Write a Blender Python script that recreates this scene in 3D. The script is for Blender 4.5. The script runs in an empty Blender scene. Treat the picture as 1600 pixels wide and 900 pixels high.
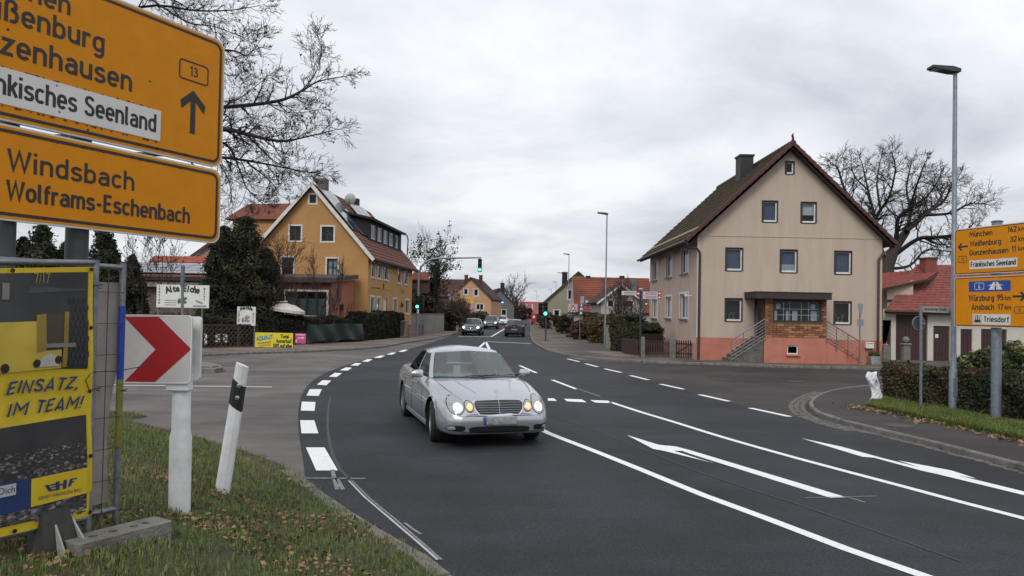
import bpy,math,random
import numpy as np
from mathutils import Vector,Matrix
from mathutils.geometry import tessellate_polygon
from mathutils.bvhtree import BVHTree
scene = bpy.context.scene
COL = scene.collection
rnd = random.Random(7)
nrg = np.random.default_rng(7)
PI = math.pi
# ------------------------------------------------------------------ camera
CAM_H = 2.05
cam_data = bpy.data.cameras.new("camera")
cam_data.sensor_width = 36.0
cam_data.lens = 36.0 * 1150.0 / 1600.0
cam_data.shift_y = 14.0 / 1600.0
cam_data.clip_start = 0.05
cam_data.clip_end = 6000.0
cam = bpy.data.objects.new("camera",cam_data)
COL.objects.link(cam)
CAM_M = Matrix.Rotation(math.radians(90 + 1.2),4,'X') @ Matrix.Rotation(math.radians(1.1),4,'Z')
cam.matrix_world = Matrix.Translation((0,0,CAM_H)) @ CAM_M
scene.camera = cam
# ------------------------------------------------------------------ world: overcast sky
SUN_EL,SUN_AZ = math.radians(42),math.radians(200)
world = bpy.data.worlds.new("World")
scene.world = world
world.use_nodes = True
wn,wl = world.node_tree.nodes,world.node_tree.links
wn.clear()
w_out = wn.new("ShaderNodeOutputWorld")
w_bg = wn.new("ShaderNodeBackground")
w_bg.inputs["Strength"].default_value = 0.1
w_sky = wn.new("ShaderNodeTexSky")
w_sky.sky_type = 'NISHITA'
w_sky.sun_disc = False
w_sky.sun_elevation = SUN_EL
w_sky.sun_rotation = SUN_AZ
w_tc = wn.new("ShaderNodeTexCoord")
w_sep = wn.new("ShaderNodeSeparateXYZ")
wl.new(w_tc.outputs["Generated"],w_sep.inputs[0])
def wmath(op,a,b=None,clamp=False):
 n = wn.new("ShaderNodeMath"); n.operation = op; n.use_clamp = clamp
 for i,v in enumerate((a,b)):
  if v is None: continue
  if isinstance(v,(int,float)): n.inputs[i].default_value = v
  else: wl.new(v,n.inputs[i])
 return n.outputs[0]
zz = wmath('ADD',wmath('ABSOLUTE',w_sep.outputs[2]),0.16)
cx_ = wmath('DIVIDE',w_sep.outputs[0],zz)
cy_ = wmath('DIVIDE',w_sep.outputs[1],zz)
w_com = wn.new("ShaderNodeCombineXYZ")
wl.new(cx_,w_com.inputs[0]); wl.new(cy_,w_com.inputs[1])
w_n1 = wn.new("ShaderNodeTexNoise"); w_n1.inputs["Scale"].default_value = 0.8
w_n1.inputs["Detail"].default_value = 7; w_n1.inputs["Roughness"].default_value = 0.56
w_n1.inputs["Distortion"].default_value = 0.35
w_map = wn.new("ShaderNodeMapping"); w_map.inputs["Location"].default_value = (1.7,0.9,0.0)
wl.new(w_com.outputs[0],w_map.inputs[0]); wl.new(w_map.outputs[0],w_n1.inputs["Vector"])
w_r = wn.new("ShaderNodeValToRGB")
e = w_r.color_ramp.elements
e[0].position = 0.27; e[0].color = (4.4,4.7,5.3,1)
e[1].position = 0.64; e[1].color = (9.5,9.65,10.0,1)
el = w_r.color_ramp.elements.new(0.47); el.color = (7.15,7.4,7.95,1)
wl.new(w_n1.outputs[0],w_r.inputs[0])
# overcast: the zenith is brighter than the horizon
w_gain = wmath('ADD',wmath('MULTIPLY',wmath('MAXIMUM',w_sep.outputs[2],0.0),0.55),0.95)
w_sc = wn.new("ShaderNodeVectorMath"); w_sc.operation = 'SCALE'
wl.new(w_r.outputs[0],w_sc.inputs[0]); wl.new(w_gain,w_sc.inputs[3])
w_mix = wn.new("ShaderNodeMixRGB"); w_mix.inputs[0].default_value = 0.94
wl.new(w_sky.outputs[0],w_mix.inputs[1]); wl.new(w_sc.outputs[0],w_mix.inputs[2])
wl.new(w_mix.outputs[0],w_bg.inputs[0]); wl.new(w_bg.outputs[0],w_out.inputs[0])
sun_data = bpy.data.lights.new("sun",'SUN')
sun_data.energy = 1.5
sun_data.angle = math.radians(25)
sun_data.color = (1.0,0.97,0.93)
sun = bpy.data.objects.new("sun",sun_data)
COL.objects.link(sun)
_sd = Vector((math.sin(SUN_AZ) * math.cos(SUN_EL),math.cos(SUN_AZ) * math.cos(SUN_EL),math.sin(SUN_EL)))
sun.rotation_euler = _sd.to_track_quat('Z','Y').to_euler()
scene.view_settings.view_transform = 'Standard'
scene.view_settings.look = 'None'
scene.view_settings.exposure = 0.0
scene.view_settings.gamma = 1.0
scene.view_settings.use_curve_mapping = False
scene.cycles.max_bounces = 5
scene.cycles.transparent_max_bounces = 12
# ------------------------------------------------------------------ helpers: where a pixel of the photo lies in the place
def ray(px,py):
 d = CAM_M.to_3x3() @ Vector(((px - 800) / 1150.0,(464 - py) / 1150.0,-1.0))
 return Vector((0,0,CAM_H)),d
def G(px,py,z=0.0):
 o,d = ray(px,py); t = (z - o.z) / d.z
 p = o + d * t
 return Vector((p.x,p.y,z))
def P(px,py,Y):
 o,d = ray(px,py); t = Y / d.y
 return o + d * t
class Loc:
 """local frame of a thing: origin on the ground, x to the right, y away, z up"""
 def __init__(self,o,rz=0.0):
  self.o = Vector(o); self.rz = rz
  self.M = Matrix.Translation(self.o) @ Matrix.Rotation(rz,4,'Z'); self.I = self.M.inverted()
 def hit(self,px,py,axis='y',val=0.0):
  o,d = ray(px,py)
  o = self.I @ o; d = self.I.to_3x3() @ d
  k = 'xyz'.index(axis); t = (val - o[k]) / d[k]
  return o + d * t
 def w(self,p): return self.M @ Vector(p)
 # ------------------------------------------------------------------ materials
MATS = {}
def pm(name,col,rough=0.8,var=0.12,scale=6.0,bump=0.0,bscale=40.0,col2=None,metal=0.0,spec=0.5,
 stretch=None,emit=0.0,coat=0.0,det=5.0,world_co=False,mid=0.5):
 if name in MATS: return MATS[name]
 m = bpy.data.materials.new(name); MATS[name] = m
 m.use_nodes = True
 n,l = m.node_tree.nodes,m.node_tree.links
 b = n["Principled BSDF"]
 b.inputs["Roughness"].default_value = rough
 b.inputs["Metallic"].default_value = metal
 b.inputs["Specular IOR Level"].default_value = spec
 if coat: b.inputs["Coat Weight"].default_value = coat; b.inputs["Coat Roughness"].default_value = 0.05
 tc = n.new("ShaderNodeTexCoord")
 co = tc.outputs["Object"]
 if world_co:
  g = n.new("ShaderNodeNewGeometry"); co = g.outputs["Position"]
 if stretch:
  mp = n.new("ShaderNodeMapping"); mp.inputs["Scale"].default_value = stretch
  l.new(co,mp.inputs[0]); co = mp.outputs[0]
 if var > 0 or col2:
  nz = n.new("ShaderNodeTexNoise"); nz.inputs["Scale"].default_value = scale; nz.inputs["Detail"].default_value = det
  nz.inputs["Roughness"].default_value = 0.65
  l.new(co,nz.inputs["Vector"])
  r = n.new("ShaderNodeValToRGB"); e = r.color_ramp.elements
  c2 = col2 if col2 else tuple(min(1,c * (1 + var)) for c in col)
  c1 = col if col2 else tuple(c * (1 - var) for c in col)
  e[0].position = mid - 0.17; e[1].position = mid + 0.17
  e[0].color = (*c1,1); e[1].color = (*c2,1)
  l.new(nz.outputs[0],r.inputs[0]); l.new(r.outputs[0],b.inputs["Base Color"])
  if emit: l.new(r.outputs[0],b.inputs["Emission Color"])
 else:
  b.inputs["Base Color"].default_value = (*col,1)
  if emit: b.inputs["Emission Color"].default_value = (*col,1)
 if emit: b.inputs["Emission Strength"].default_value = emit
 if bump > 0:
  nb = n.new("ShaderNodeTexNoise"); nb.inputs["Scale"].default_value = bscale; nb.inputs["Detail"].default_value = 4
  l.new(co,nb.inputs["Vector"])
  bp = n.new("ShaderNodeBump"); bp.inputs["Strength"].default_value = min(1.0,bump); bp.inputs["Distance"].default_value = 0.02
  l.new(nb.outputs[0],bp.inputs["Height"]); l.new(bp.outputs[0],b.inputs["Normal"])
 return m
def speckle(name,base,light,patch,rough=0.75,fine=90.0,wear=None):
 """asphalt: fine aggregate speckle, large worn patches"""
 m = bpy.data.materials.new(name); MATS[name] = m; m.use_nodes = True
 n,l = m.node_tree.nodes,m.node_tree.links
 b = n["Principled BSDF"]; b.inputs["Roughness"].default_value = rough; b.inputs["Specular IOR Level"].default_value = 0.3
 g = n.new("ShaderNodeNewGeometry"); co = g.outputs["Position"]
 v = n.new("ShaderNodeTexNoise"); v.inputs["Scale"].default_value = fine; v.inputs["Detail"].default_value = 3; v.inputs["Roughness"].default_value = 0.8
 l.new(co,v.inputs["Vector"])
 r = n.new("ShaderNodeValToRGB"); r.color_ramp.elements[0].position = 0.40; r.color_ramp.elements[1].position = 0.72
 r.color_ramp.elements[0].color = (*base,1); r.color_ramp.elements[1].color = (*light,1)
 l.new(v.outputs[0],r.inputs[0])
 p = n.new("ShaderNodeTexNoise"); p.inputs["Scale"].default_value = 0.35; p.inputs["Detail"].default_value = 8; p.inputs["Roughness"].default_value = 0.6
 l.new(co,p.inputs["Vector"])
 pr = n.new("ShaderNodeValToRGB"); pr.color_ramp.elements[0].position = 0.40; pr.color_ramp.elements[1].position = 0.60
 pr.color_ramp.elements[0].color = (0.72,0.72,0.73,1); pr.color_ramp.elements[1].color = (*patch,1)
 l.new(p.outputs[0],pr.inputs[0])
 mx = n.new("ShaderNodeMixRGB"); mx.blend_type = 'MULTIPLY'; mx.inputs[0].default_value = 1
 l.new(r.outputs[0],mx.inputs[1]); l.new(pr.outputs[0],mx.inputs[2])
 # streaks along the driving direction
 mp = n.new("ShaderNodeMapping"); mp.inputs["Rotation"].default_value = (0,0,math.radians(40)); mp.inputs["Scale"].default_value = (0.16,2.2,1)
 l.new(co,mp.inputs[0])
 s = n.new("ShaderNodeTexNoise"); s.inputs["Scale"].default_value = 1.0; s.inputs["Detail"].default_value = 5
 l.new(mp.outputs[0],s.inputs["Vector"])
 sr = n.new("ShaderNodeValToRGB"); sr.color_ramp.elements[0].position = 0.35; sr.color_ramp.elements[1].position = 0.7
 sr.color_ramp.elements[0].color = (0.9,0.9,0.9,1); sr.color_ramp.elements[1].color = (1.22,1.2,1.2,1)
 l.new(s.outputs[0],sr.inputs[0])
 m2 = n.new("ShaderNodeMixRGB"); m2.blend_type = 'MULTIPLY'; m2.inputs[0].default_value = 1
 l.new(mx.outputs[0],m2.inputs[1]); l.new(sr.outputs[0],m2.inputs[2])
 l.new(m2.outputs[0],b.inputs["Base Color"])
 bp = n.new("ShaderNodeBump"); bp.inputs["Strength"].default_value = 0.35; bp.inputs["Distance"].default_value = 0.01
 l.new(v.outputs[0],bp.inputs["Height"]); l.new(bp.outputs[0],b.inputs["Normal"])
 rr = n.new("ShaderNodeMapRange"); rr.inputs[3].default_value = rough - 0.14; rr.inputs[4].default_value = rough + 0.12
 l.new(p.outputs[0],rr.inputs[0]); l.new(rr.outputs[0],b.inputs["Roughness"])
 return m
def glass_mat(name,tint,alpha,rough=0.03,graze=1.0):
 m = bpy.data.materials.new(name); MATS[name] = m; m.use_nodes = True
 n,l = m.node_tree.nodes,m.node_tree.links
 n.clear()
 o = n.new("ShaderNodeOutputMaterial"); t = n.new("ShaderNodeBsdfTransparent"); gl = n.new("ShaderNodeBsdfGlossy")
 t.inputs[0].default_value = (*tint,1); gl.inputs["Roughness"].default_value = rough
 fr = n.new("ShaderNodeLayerWeight"); fr.inputs[0].default_value = 0.5
 pw = n.new("ShaderNodeMath"); pw.operation = 'POWER'; pw.inputs[1].default_value = 4.0; l.new(fr.outputs[1],pw.inputs[0])
 sc_ = n.new("ShaderNodeMath"); sc_.operation = 'MULTIPLY'; sc_.inputs[1].default_value = graze; l.new(pw.outputs[0],sc_.inputs[0]); pw = sc_
 a = n.new("ShaderNodeMath"); a.operation = 'ADD'; a.use_clamp = True; a.inputs[1].default_value = alpha
 l.new(pw.outputs[0],a.inputs[0])
 mx = n.new("ShaderNodeMixShader"); l.new(a.outputs[0],mx.inputs[0]); l.new(t.outputs[0],mx.inputs[1]); l.new(gl.outputs[0],mx.inputs[2])
 l.new(mx.outputs[0],o.inputs[0])
 return m
def lamp_mat(name,col,strength):
 m = bpy.data.materials.new(name); MATS[name] = m; m.use_nodes = True
 n,l = m.node_tree.nodes,m.node_tree.links
 b = n["Principled BSDF"]; b.inputs["Base Color"].default_value = (*col,1); b.inputs["Emission Color"].default_value = (*col,1)
 nz = n.new("ShaderNodeTexNoise"); nz.inputs["Scale"].default_value = 30
 mr = n.new("ShaderNodeMapRange"); mr.inputs[3].default_value = strength * 0.8; mr.inputs[4].default_value = strength * 1.2
 l.new(nz.outputs[0],mr.inputs[0]); l.new(mr.outputs[0],b.inputs["Emission Strength"])
 return m
 # ------------------------------------------------------------------ mesh builder
class MB:
 def __init__(self): self.v = []; self.f = []; self.m = []
 def add(self,vs,fs,mi=0):
  o = len(self.v); self.v += [tuple(p) for p in vs]
  self.f += [tuple(i + o for i in f) for f in fs]; self.m += [mi] * len(fs); return self
 def box(self,x0,x1,y0,y1,z0,z1,mi=0):
  vs = [(x,y,z) for z in (z0,z1) for y in (y0,y1) for x in (x0,x1)]
  return self.add(vs,[(0,2,3,1),(4,5,7,6),(0,1,5,4),(2,6,7,3),(0,4,6,2),(1,3,7,5)],mi)
 def rbox(self,x0,x1,y0,y1,z0,z1,r=0.01,mi=0):
  """box with chamfered edges"""
  vs = []; fs = []
  X = (x0,x0 + r,x1 - r,x1); Y = (y0,y0 + r,y1 - r,y1); Z = (z0,z0 + r,z1 - r,z1)
  ring = lambda a,z: [(X[a],Y[0 + a] if 0 else (Y[1] if a else Y[1]),z)]
  def oct_(z,i):
   if i: return [(X[1],Y[0],z),(X[2],Y[0],z),(X[3],Y[1],z),(X[3],Y[2],z),(X[2],Y[3],z),(X[1],Y[3],z),(X[0],Y[2],z),(X[0],Y[1],z)]
   return [(X[1],Y[1],z),(X[2],Y[1],z),(X[2],Y[1],z),(X[2],Y[2],z),(X[2],Y[2],z),(X[1],Y[2],z),(X[1],Y[2],z),(X[1],Y[1],z)]
  rs = [oct_(Z[0],0),oct_(Z[1],1),oct_(Z[2],1),oct_(Z[3],0)]
  for q in rs: vs += q
  for k in range(3):
   for i in range(8):
    j = (i + 1) % 8; fs.append((k * 8 + i,k * 8 + j,k * 8 + 8 + j,k * 8 + 8 + i))
  fs.append((7,5,3,1)); fs.append((24,26,28,30)) 
  return self.add(vs,fs,mi)
 def bar(self,p0,p1,w,h,mi=0,up=(0,0,1)):
  p0 = Vector(p0); p1 = Vector(p1); d = (p1 - p0).normalized(); u = Vector(up)
  if abs(d.dot(u)) > 0.98: u = Vector((0,1,0))
  s = d.cross(u).normalized() * (w / 2); t = s.cross(d).normalized() * (h / 2)
  vs = [p + a * s + b * t for p in (p0,p1) for a,b in ((-1,-1),(1,-1),(1,1),(-1,1))]
  return self.add(vs,[(0,1,2,3),(7,6,5,4),(0,4,5,1),(1,5,6,2),(2,6,7,3),(3,7,4,0)],mi)
 def tube(self,pts,r,n=8,mi=0,cap=True):
  pts = [Vector(p) for p in pts]; k = len(pts)
  rs = r if isinstance(r,(list,tuple)) else [r] * k
  vs = []; ref = None
  for i,p in enumerate(pts):
   d = (pts[min(i + 1,k - 1)] - pts[max(i - 1,0)]).normalized()
   if ref is None: ref = d.orthogonal().normalized()
   ref = (ref - d * ref.dot(d)).normalized(); b = d.cross(ref)
   vs += [p + (ref * math.cos(2 * PI * j / n) + b * math.sin(2 * PI * j / n)) * rs[i] for j in range(n)]
  fs = [(i * n + j,i * n + (j + 1) % n,(i + 1) * n + (j + 1) % n,(i + 1) * n + j) for i in range(k - 1) for j in range(n)]
  if cap: fs += [tuple(range(n))[::-1],tuple((k - 1) * n + j for j in range(n))]
  return self.add(vs,fs,mi)
 def lathe(self,prof,c=(0,0,0),n=16,mi=0,axis='z',cap=True):
  vs = []
  for r,z in prof:
   for j in range(n):
    a = 2 * PI * j / n; x,y = r * math.cos(a),r * math.sin(a)
    q = (x,y,z) if axis == 'z' else ((x,z,y) if axis == 'y' else (z,x,y))
    vs.append((c[0] + q[0],c[1] + q[1],c[2] + q[2]))
  k = len(prof)
  fs = [(i * n + j,i * n + (j + 1) % n,(i + 1) * n + (j + 1) % n,(i + 1) * n + j) for i in range(k - 1) for j in range(n)]
  if cap: fs += [tuple(range(n)),tuple((k - 1) * n + j for j in range(n))]
  return self.add(vs,fs,mi)
 def poly(self,pts3,mi=0):
  """flat polygon, any outline"""
  tr = tessellate_polygon([[Vector(p) for p in pts3]])
  return self.add(pts3,[tuple(t) for t in tr],mi)
 def prism(self,pts,fn,d0,d1,mi=0,mi_side=None):
  """outline pts (u,v), mapped by fn(u,v,d)"""
  n = len(pts); a = [fn(u,v,d0) for u,v in pts]; b = [fn(u,v,d1) for u,v in pts]
  tr = tessellate_polygon([[Vector((u,v,0)) for u,v in pts]])
  self.add(a + b,[tuple(t) for t in tr] + [tuple(i + n for i in t)[::-1] for t in tr],mi)
  return self.add(a + b,[(i,(i + 1) % n,n + (i + 1) % n,n + i) for i in range(n)],mi if mi_side is None else mi_side)
 def wall(self,outline,holes,fn,reveal=0.15,mi=0,back=None):
  """wall skin with real openings and reveals; outline and holes (u0,u1,z0,z1) in fn(u,z,d)"""
  loops = [[Vector((u,z,0)) for u,z in outline]] + [[Vector(q) for q in ((a,c,0),(a,d,0),(b,d,0),(b,c,0))] for a,b,c,d in holes]
  flat = [p for L in loops for p in L]
  tr = tessellate_polygon(loops)
  self.add([fn(p.x,p.y,0) for p in flat],[tuple(t) for t in tr],mi)
  for a,b,c,d in holes:
   q = [(a,c),(a,d),(b,d),(b,c)]
   vs = [fn(u,z,0) for u,z in q] + [fn(u,z,reveal) for u,z in q]
   self.add(vs,[(i,(i + 1) % 4,4 + (i + 1) % 4,4 + i) for i in range(4)],mi)
  return self
 def mesh(self,name,mats,smooth=False):
  me = bpy.data.meshes.new(name); me.from_pydata(self.v,[],self.f)
  if not isinstance(mats,(list,tuple)): mats = [mats]
  for m in mats: me.materials.append(m)
  if any(self.m): me.polygons.foreach_set('material_index',self.m)
  if smooth:
   me.polygons.foreach_set('use_smooth',[True] * len(self.f))
   try: me.set_sharp_from_angle(angle=math.radians(38))
   except Exception: pass
  me.update(); return me
 def build(self,name,mats,parent=None,smooth=False,kind=None,label=None):
  o = bpy.data.objects.new(name,self.mesh(name,mats,smooth)); COL.objects.link(o)
  if parent is not None: o.parent = parent
  if kind: o['kind'] = kind
  if label: o['label'] = label
  return o
def tag(o,label,cat,group=None):
 o['label'] = label; o['category'] = cat
 if group: o['group'] = group
 return o
def thing(name,label,cat,loc=(0,0,0),rz=0.0,group=None):
 o = bpy.data.objects.new(name,None); COL.objects.link(o)
 o.empty_display_size = 0.2
 o.location = loc; o.rotation_euler = (0,0,rz)
 return tag(o,label,cat,group)
def inst(name,me,parent,loc=(0,0,0),rot=(0,0,0),sc=(1,1,1),kind=None):
 o = bpy.data.objects.new(name,me); COL.objects.link(o); o.parent = parent
 o.location = loc; o.rotation_euler = rot; o.scale = sc
 if kind: o['kind'] = kind
 return o
def copy_thing(root,loc,rz,label=None,group=None):
 def cp(o,par):
  c = o.copy(); COL.objects.link(c)
  if par is not None: c.parent = par
  for ch in o.children: cp(ch,c)
  return c
 r = cp(root,None); r.location = loc; r.rotation_euler = (0,0,rz)
 if label: r['label'] = label
 if group: r['group'] = group
 return r
def mesh_np(name,V,F,mats,midx=None,smooth=False):
 """big meshes straight from numpy: V (n,3), F (m,k)"""
 me = bpy.data.meshes.new(name); k = F.shape[1]
 me.vertices.add(len(V)); me.vertices.foreach_set('co',np.ascontiguousarray(V,np.float32).ravel())
 me.loops.add(F.size); me.loops.foreach_set('vertex_index',np.ascontiguousarray(F,np.int32).ravel())
 me.polygons.add(len(F)); me.polygons.foreach_set('loop_start',np.arange(0,F.size,k,dtype=np.int32))
 try: me.polygons.foreach_set('loop_total',np.full(len(F),k,dtype=np.int32))
 except Exception: pass
 for m in mats: me.materials.append(m)
 if midx is not None: me.polygons.foreach_set('material_index',np.ascontiguousarray(midx,np.int32))
 if smooth: me.polygons.foreach_set('use_smooth',np.ones(len(F),dtype=bool))
 me.update(calc_edges=True); return me
def link_np(name,me,parent=None,kind=None):
 o = bpy.data.objects.new(name,me); COL.objects.link(o)
 if parent is not None: o.parent = parent
 if kind: o['kind'] = kind
 return o
def leaves(name,pts,size,mats,parent=None,long=1.6,flat=0.0,kind=None,seed=1,clump=0.6):
 """leaf-sized rhombic faces at pts, random orientation, material picked by clump noise"""
 r = np.random.default_rng(seed); n = len(pts)
 d = r.normal(size=(n,3)); d[:,2] *= (1 - flat); d /= np.linalg.norm(d,axis=1)[:,None]
 e = r.normal(size=(n,3)); e -= d * (e * d).sum(1)[:,None]; e /= np.linalg.norm(e,axis=1)[:,None]
 s = size * r.uniform(0.6,1.35,n)[:,None]
 a = pts - d * s * long / 2; b = pts + e * s * 0.5; c = pts + d * s * long / 2; q = pts - e * s * 0.5
 V = np.stack([a,b,c,q],1).reshape(-1,3); F = np.arange(4 * n).reshape(n,4)
 ph = np.sin(pts[:,0] / clump * 2.1 + 1.3 * np.sin(pts[:,2] / clump * 1.7)) + np.sin(pts[:,1] / clump * 1.9 + pts[:,2] / clump * 2.3) + r.normal(size=n) * 0.7
 mi = np.clip(((ph + 2.2) / 4.4 * len(mats)).astype(int),0,len(mats) - 1)
 return link_np(name,mesh_np(name,V,F,mats,mi),parent,kind)
 # ------------------------------------------------------------------ lettering
_font_cache = {}
def text_mesh(body,weight=0.0,shear=0.0,space=1.0):
 k = (body,weight,shear,space)
 if k in _font_cache: return _font_cache[k]
 cu = bpy.data.curves.new("lettering",'FONT'); cu.body = body; cu.size = 1.0; cu.offset = weight; cu.shear = shear
 cu.resolution_u = 3; cu.space_character = space; cu.fill_mode = 'FRONT'; cu.extrude = 0.0
 ob = bpy.data.objects.new("lettering",cu)
 me = bpy.data.meshes.new_from_object(ob)
 V = np.empty(len(me.vertices) * 3); me.vertices.foreach_get('co',V); V = V.reshape(-1,3)
 F = [tuple(p.vertices) for p in me.polygons]
 bpy.data.objects.remove(ob); bpy.data.curves.remove(cu); bpy.data.meshes.remove(me)
 _font_cache[k] = (V,F); return V,F
CAPH = 0.69
def lettering(parent,body,x,z,cap,mat,fn=None,width=None,align='l',weight=0.012,xs=0.86,rot=0.0,name='lettering',shear=0.0,d=-0.004,space=1.0):
 """word whose baseline starts (or ends) at local (x,z); cap = height of capitals; fn maps (u,v,d)"""
 V,F = text_mesh(body,weight,shear,space)
 s = cap / CAPH
 x0,x1 = V[:,0].min(),V[:,0].max()
 sx = s * xs if width is None else width / (x1 - x0)
 U = (V[:,0] - x0) * sx; W = V[:,1] * s
 wd = (x1 - x0) * sx
 if align == 'r': U = U - wd
 elif align == 'c': U = U - wd / 2
 if rot: U,W = U * math.cos(rot) - W * math.sin(rot),U * math.sin(rot) + W * math.cos(rot)
 if fn is None: fn = lambda u,v,dd: (u,dd,v)
 mb = MB(); mb.add([fn(x + u,z + w,d) for u,w in zip(U,W)],F)
 return mb.build(name,mat,parent)
 # ------------------------------------------------------------------ road-sign lettering built from strokes (cap height 1)
def _arc(cx,cy,rx,ry,a0,a1,n=7):
 return [(cx + rx * math.cos(math.radians(a0 + (a1 - a0) * k / n)),cy + ry * math.sin(math.radians(a0 + (a1 - a0) * k / n))) for k in range(n + 1)]
def _spl(P_,k=4):
 out = []; n = len(P_)
 for i in range(n - 1):
  a,b,c,d = P_[max(i - 1,0)],P_[i],P_[i + 1],P_[min(i + 2,n - 1)]
  for j in range(k):
   t = j / k; out.append(tuple(.5 * (2 * b[q] + (c[q] - a[q]) * t + (2 * a[q] - 5 * b[q] + 4 * c[q] - d[q]) * t * t + (3 * b[q] - a[q] - 3 * c[q] + d[q]) * t ** 3) for q in (0,1)))
 return out + [P_[-1]]
_st = _arc(.29,.45,.20,.20,0,180) + _arc(.29,.27,.20,.20,180,360) + [(.49,.45)]
_u = [(.09,.72)] + _arc(.29,.27,.20,.20,180,360) + [(.49,.72)]
_n = [(.09,.42)] + _arc(.29,.45,.20,.20,180,0) + [(.49,0)]
_S = [(.50,.78),(.44,.89),(.30,.93),(.15,.89),(.09,.76),(.14,.62),(.30,.52),(.47,.42),(.53,.26),(.46,.11),(.30,.07),(.14,.11),(.07,.24)]
_s = [(.45,.55),(.40,.62),(.27,.65),(.14,.61),(.10,.50),(.15,.41),(.28,.36),(.42,.31),(.46,.20),(.41,.10),(.28,.07),(.14,.09),(.08,.18)]
_dots = lambda a,b,y: [[(a,y),(a,y + .12)],[(b,y),(b,y + .12)]]
_aa = [_arc(.28,.46,.20,.19,150,0) + [(.48,0)],[(.48,.40),(.27,.40)] + _arc(.25,.235,.16,.165,90,270) + [(.34,.08),(.48,.17)]]
GL_ = {
 'n': (.58,[[(.09,0),(.09,.72)],_n]),'h': (.58,[[(.09,0),(.09,1)],_n]),
 'm': (.86,[[(.09,0),(.09,.72)],[(.09,.42)] + _arc(.26,.47,.17,.18,180,0) + [(.43,0)],[(.43,.42)] + _arc(.60,.47,.17,.18,180,0) + [(.77,0)]]),
 'u': (.58,[_u,[(.49,0),(.49,.72)]]),'ü': (.58,[_u,[(.49,0),(.49,.72)]] + _dots(.19,.40,.86)),
 'r': (.42,[[(.09,0),(.09,.72)],[(.09,.42)] + _arc(.27,.45,.18,.20,180,55)]),
 'i': (.20,[[(.09,0),(.09,.72)],[(.09,.86),(.09,1)]]),'l': (.27,[[(.09,1),(.09,.16),(.12,.09),(.21,.07)]]),
 'c': (.52,[_arc(.29,.45,.20,.20,35,180) + _arc(.29,.27,.20,.20,180,325)]),
 'e': (.57,[[(.10,.36),(.49,.36),(.49,.45)] + _arc(.29,.45,.20,.20,0,180) + _arc(.29,.27,.20,.20,180,325)]),
 'a': (.57,_aa),'ä': (.57,_aa + _dots(.18,.38,.86)),'o': (.58,[_st]),
 'b': (.58,[[(.09,0),(.09,1)],_st]),'d': (.58,[[(.49,0),(.49,1)],_st]),
 'g': (.58,[_st,[(.49,.72),(.49,-.04)] + _arc(.29,-.04,.20,.18,0,-145)]),
 's': (.53,[_spl(_s,3)]),'z': (.52,[[(.06,.65),(.44,.65),(.07,.07),(.48,.07)]]),
 'ß': (.60,[[(.09,0),(.09,.75)] + _arc(.27,.75,.18,.18,180,0) + [(.45,.66),(.30,.55)] + _spl([(.30,.55),(.45,.48),(.51,.34),(.49,.18),(.40,.08),(.24,.07)],3)]),
 'k': (.52,[[(.09,0),(.09,1)],[(.45,.71),(.12,.27)],[(.23,.43),(.47,0)]]),
 'w': (.76,[[(.05,.72),(.20,.05),(.37,.68),(.54,.05),(.69,.72)]]),
 'f': (.36,[[(.14,0),(.14,.77)] + _arc(.29,.77,.15,.16,180,90) + [(.35,.93)],[(.02,.65),(.34,.65)]]),
 't': (.38,[[(.14,.94),(.14,.20),(.18,.09),(.32,.07)],[(.02,.65),(.33,.65)]]),
 'M': (.86,[[(.10,0),(.10,.95),(.42,.36),(.74,.95),(.74,0)]]),'W': (.94,[[(.05,1),(.25,.05),(.46,.92),(.67,.05),(.87,1)]]),
 'G': (.68,[_arc(.33,.69,.24,.24,30,180) + _arc(.33,.31,.24,.24,180,360) + [(.57,.46),(.35,.46)]]),
 'F': (.55,[[(.09,0),(.09,.93),(.50,.93)],[(.09,.50),(.45,.50)]]),'E': (.57,[[(.52,.07),(.09,.07),(.09,.93),(.51,.93)],[(.09,.51),(.46,.51)]]),
 'S': (.61,[_spl(_S,3)]),'A': (.66,[[(.05,0),(.32,.98),(.59,0)],[(.15,.27),(.49,.27)]]),'T': (.56,[[(.03,.93),(.53,.93)],[(.28,0),(.28,.93)]]),
 '1': (.40,[[(.04,.74),(.24,.95),(.24,0)]]),'2': (.60,[_spl([(.09,.73),(.14,.87),(.29,.93),(.45,.86),(.49,.71),(.42,.54),(.08,.09)],3) + [(.08,.07),(.53,.07)]]),
 '3': (.60,[_spl([(.08,.80),(.18,.91),(.32,.92),(.45,.84),(.46,.68),(.38,.57),(.24,.54)],3),_spl([(.24,.54),(.42,.50),(.51,.38),(.51,.22),(.42,.10),(.27,.07),(.13,.10),(.07,.21)],3)]),
 '5': (.60,[[(.48,.93),(.14,.93),(.11,.54)] + _spl([(.20,.60),(.34,.61),(.47,.52),(.52,.34),(.46,.15),(.32,.07),(.16,.09),(.08,.19)],3)]),
 '6': (.60,[_spl([(.40,.95),(.24,.72),(.11,.46),(.09,.28)],3) + _arc(.30,.28,.21,.21,180,540)]),
 '7': (.55,[[(.05,.93),(.50,.93),(.20,0)]]),'9': (.60,[_arc(.30,.71,.21,.22,0,360) + _spl([(.51,.70),(.48,.50),(.36,.26),(.20,.03)],3)]),
 'I': (.18,[[(.09,0),(.09,1)]]),'N': (.66,[[(.09,0),(.09,.95),(.55,.05),(.55,1)]]),'Z': (.58,[[(.06,.93),(.50,.93),(.06,.07),(.54,.07)]]),',': (.2,[[(.12,.12),(.05,-.14)]]),'!': (.2,[[(.09,1),(.09,.28)],[(.09,.12),(.09,0)]]),
 '-': (.42,[[(.07,.38),(.35,.38)]]),' ': (.34,[]),
 }
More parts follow.
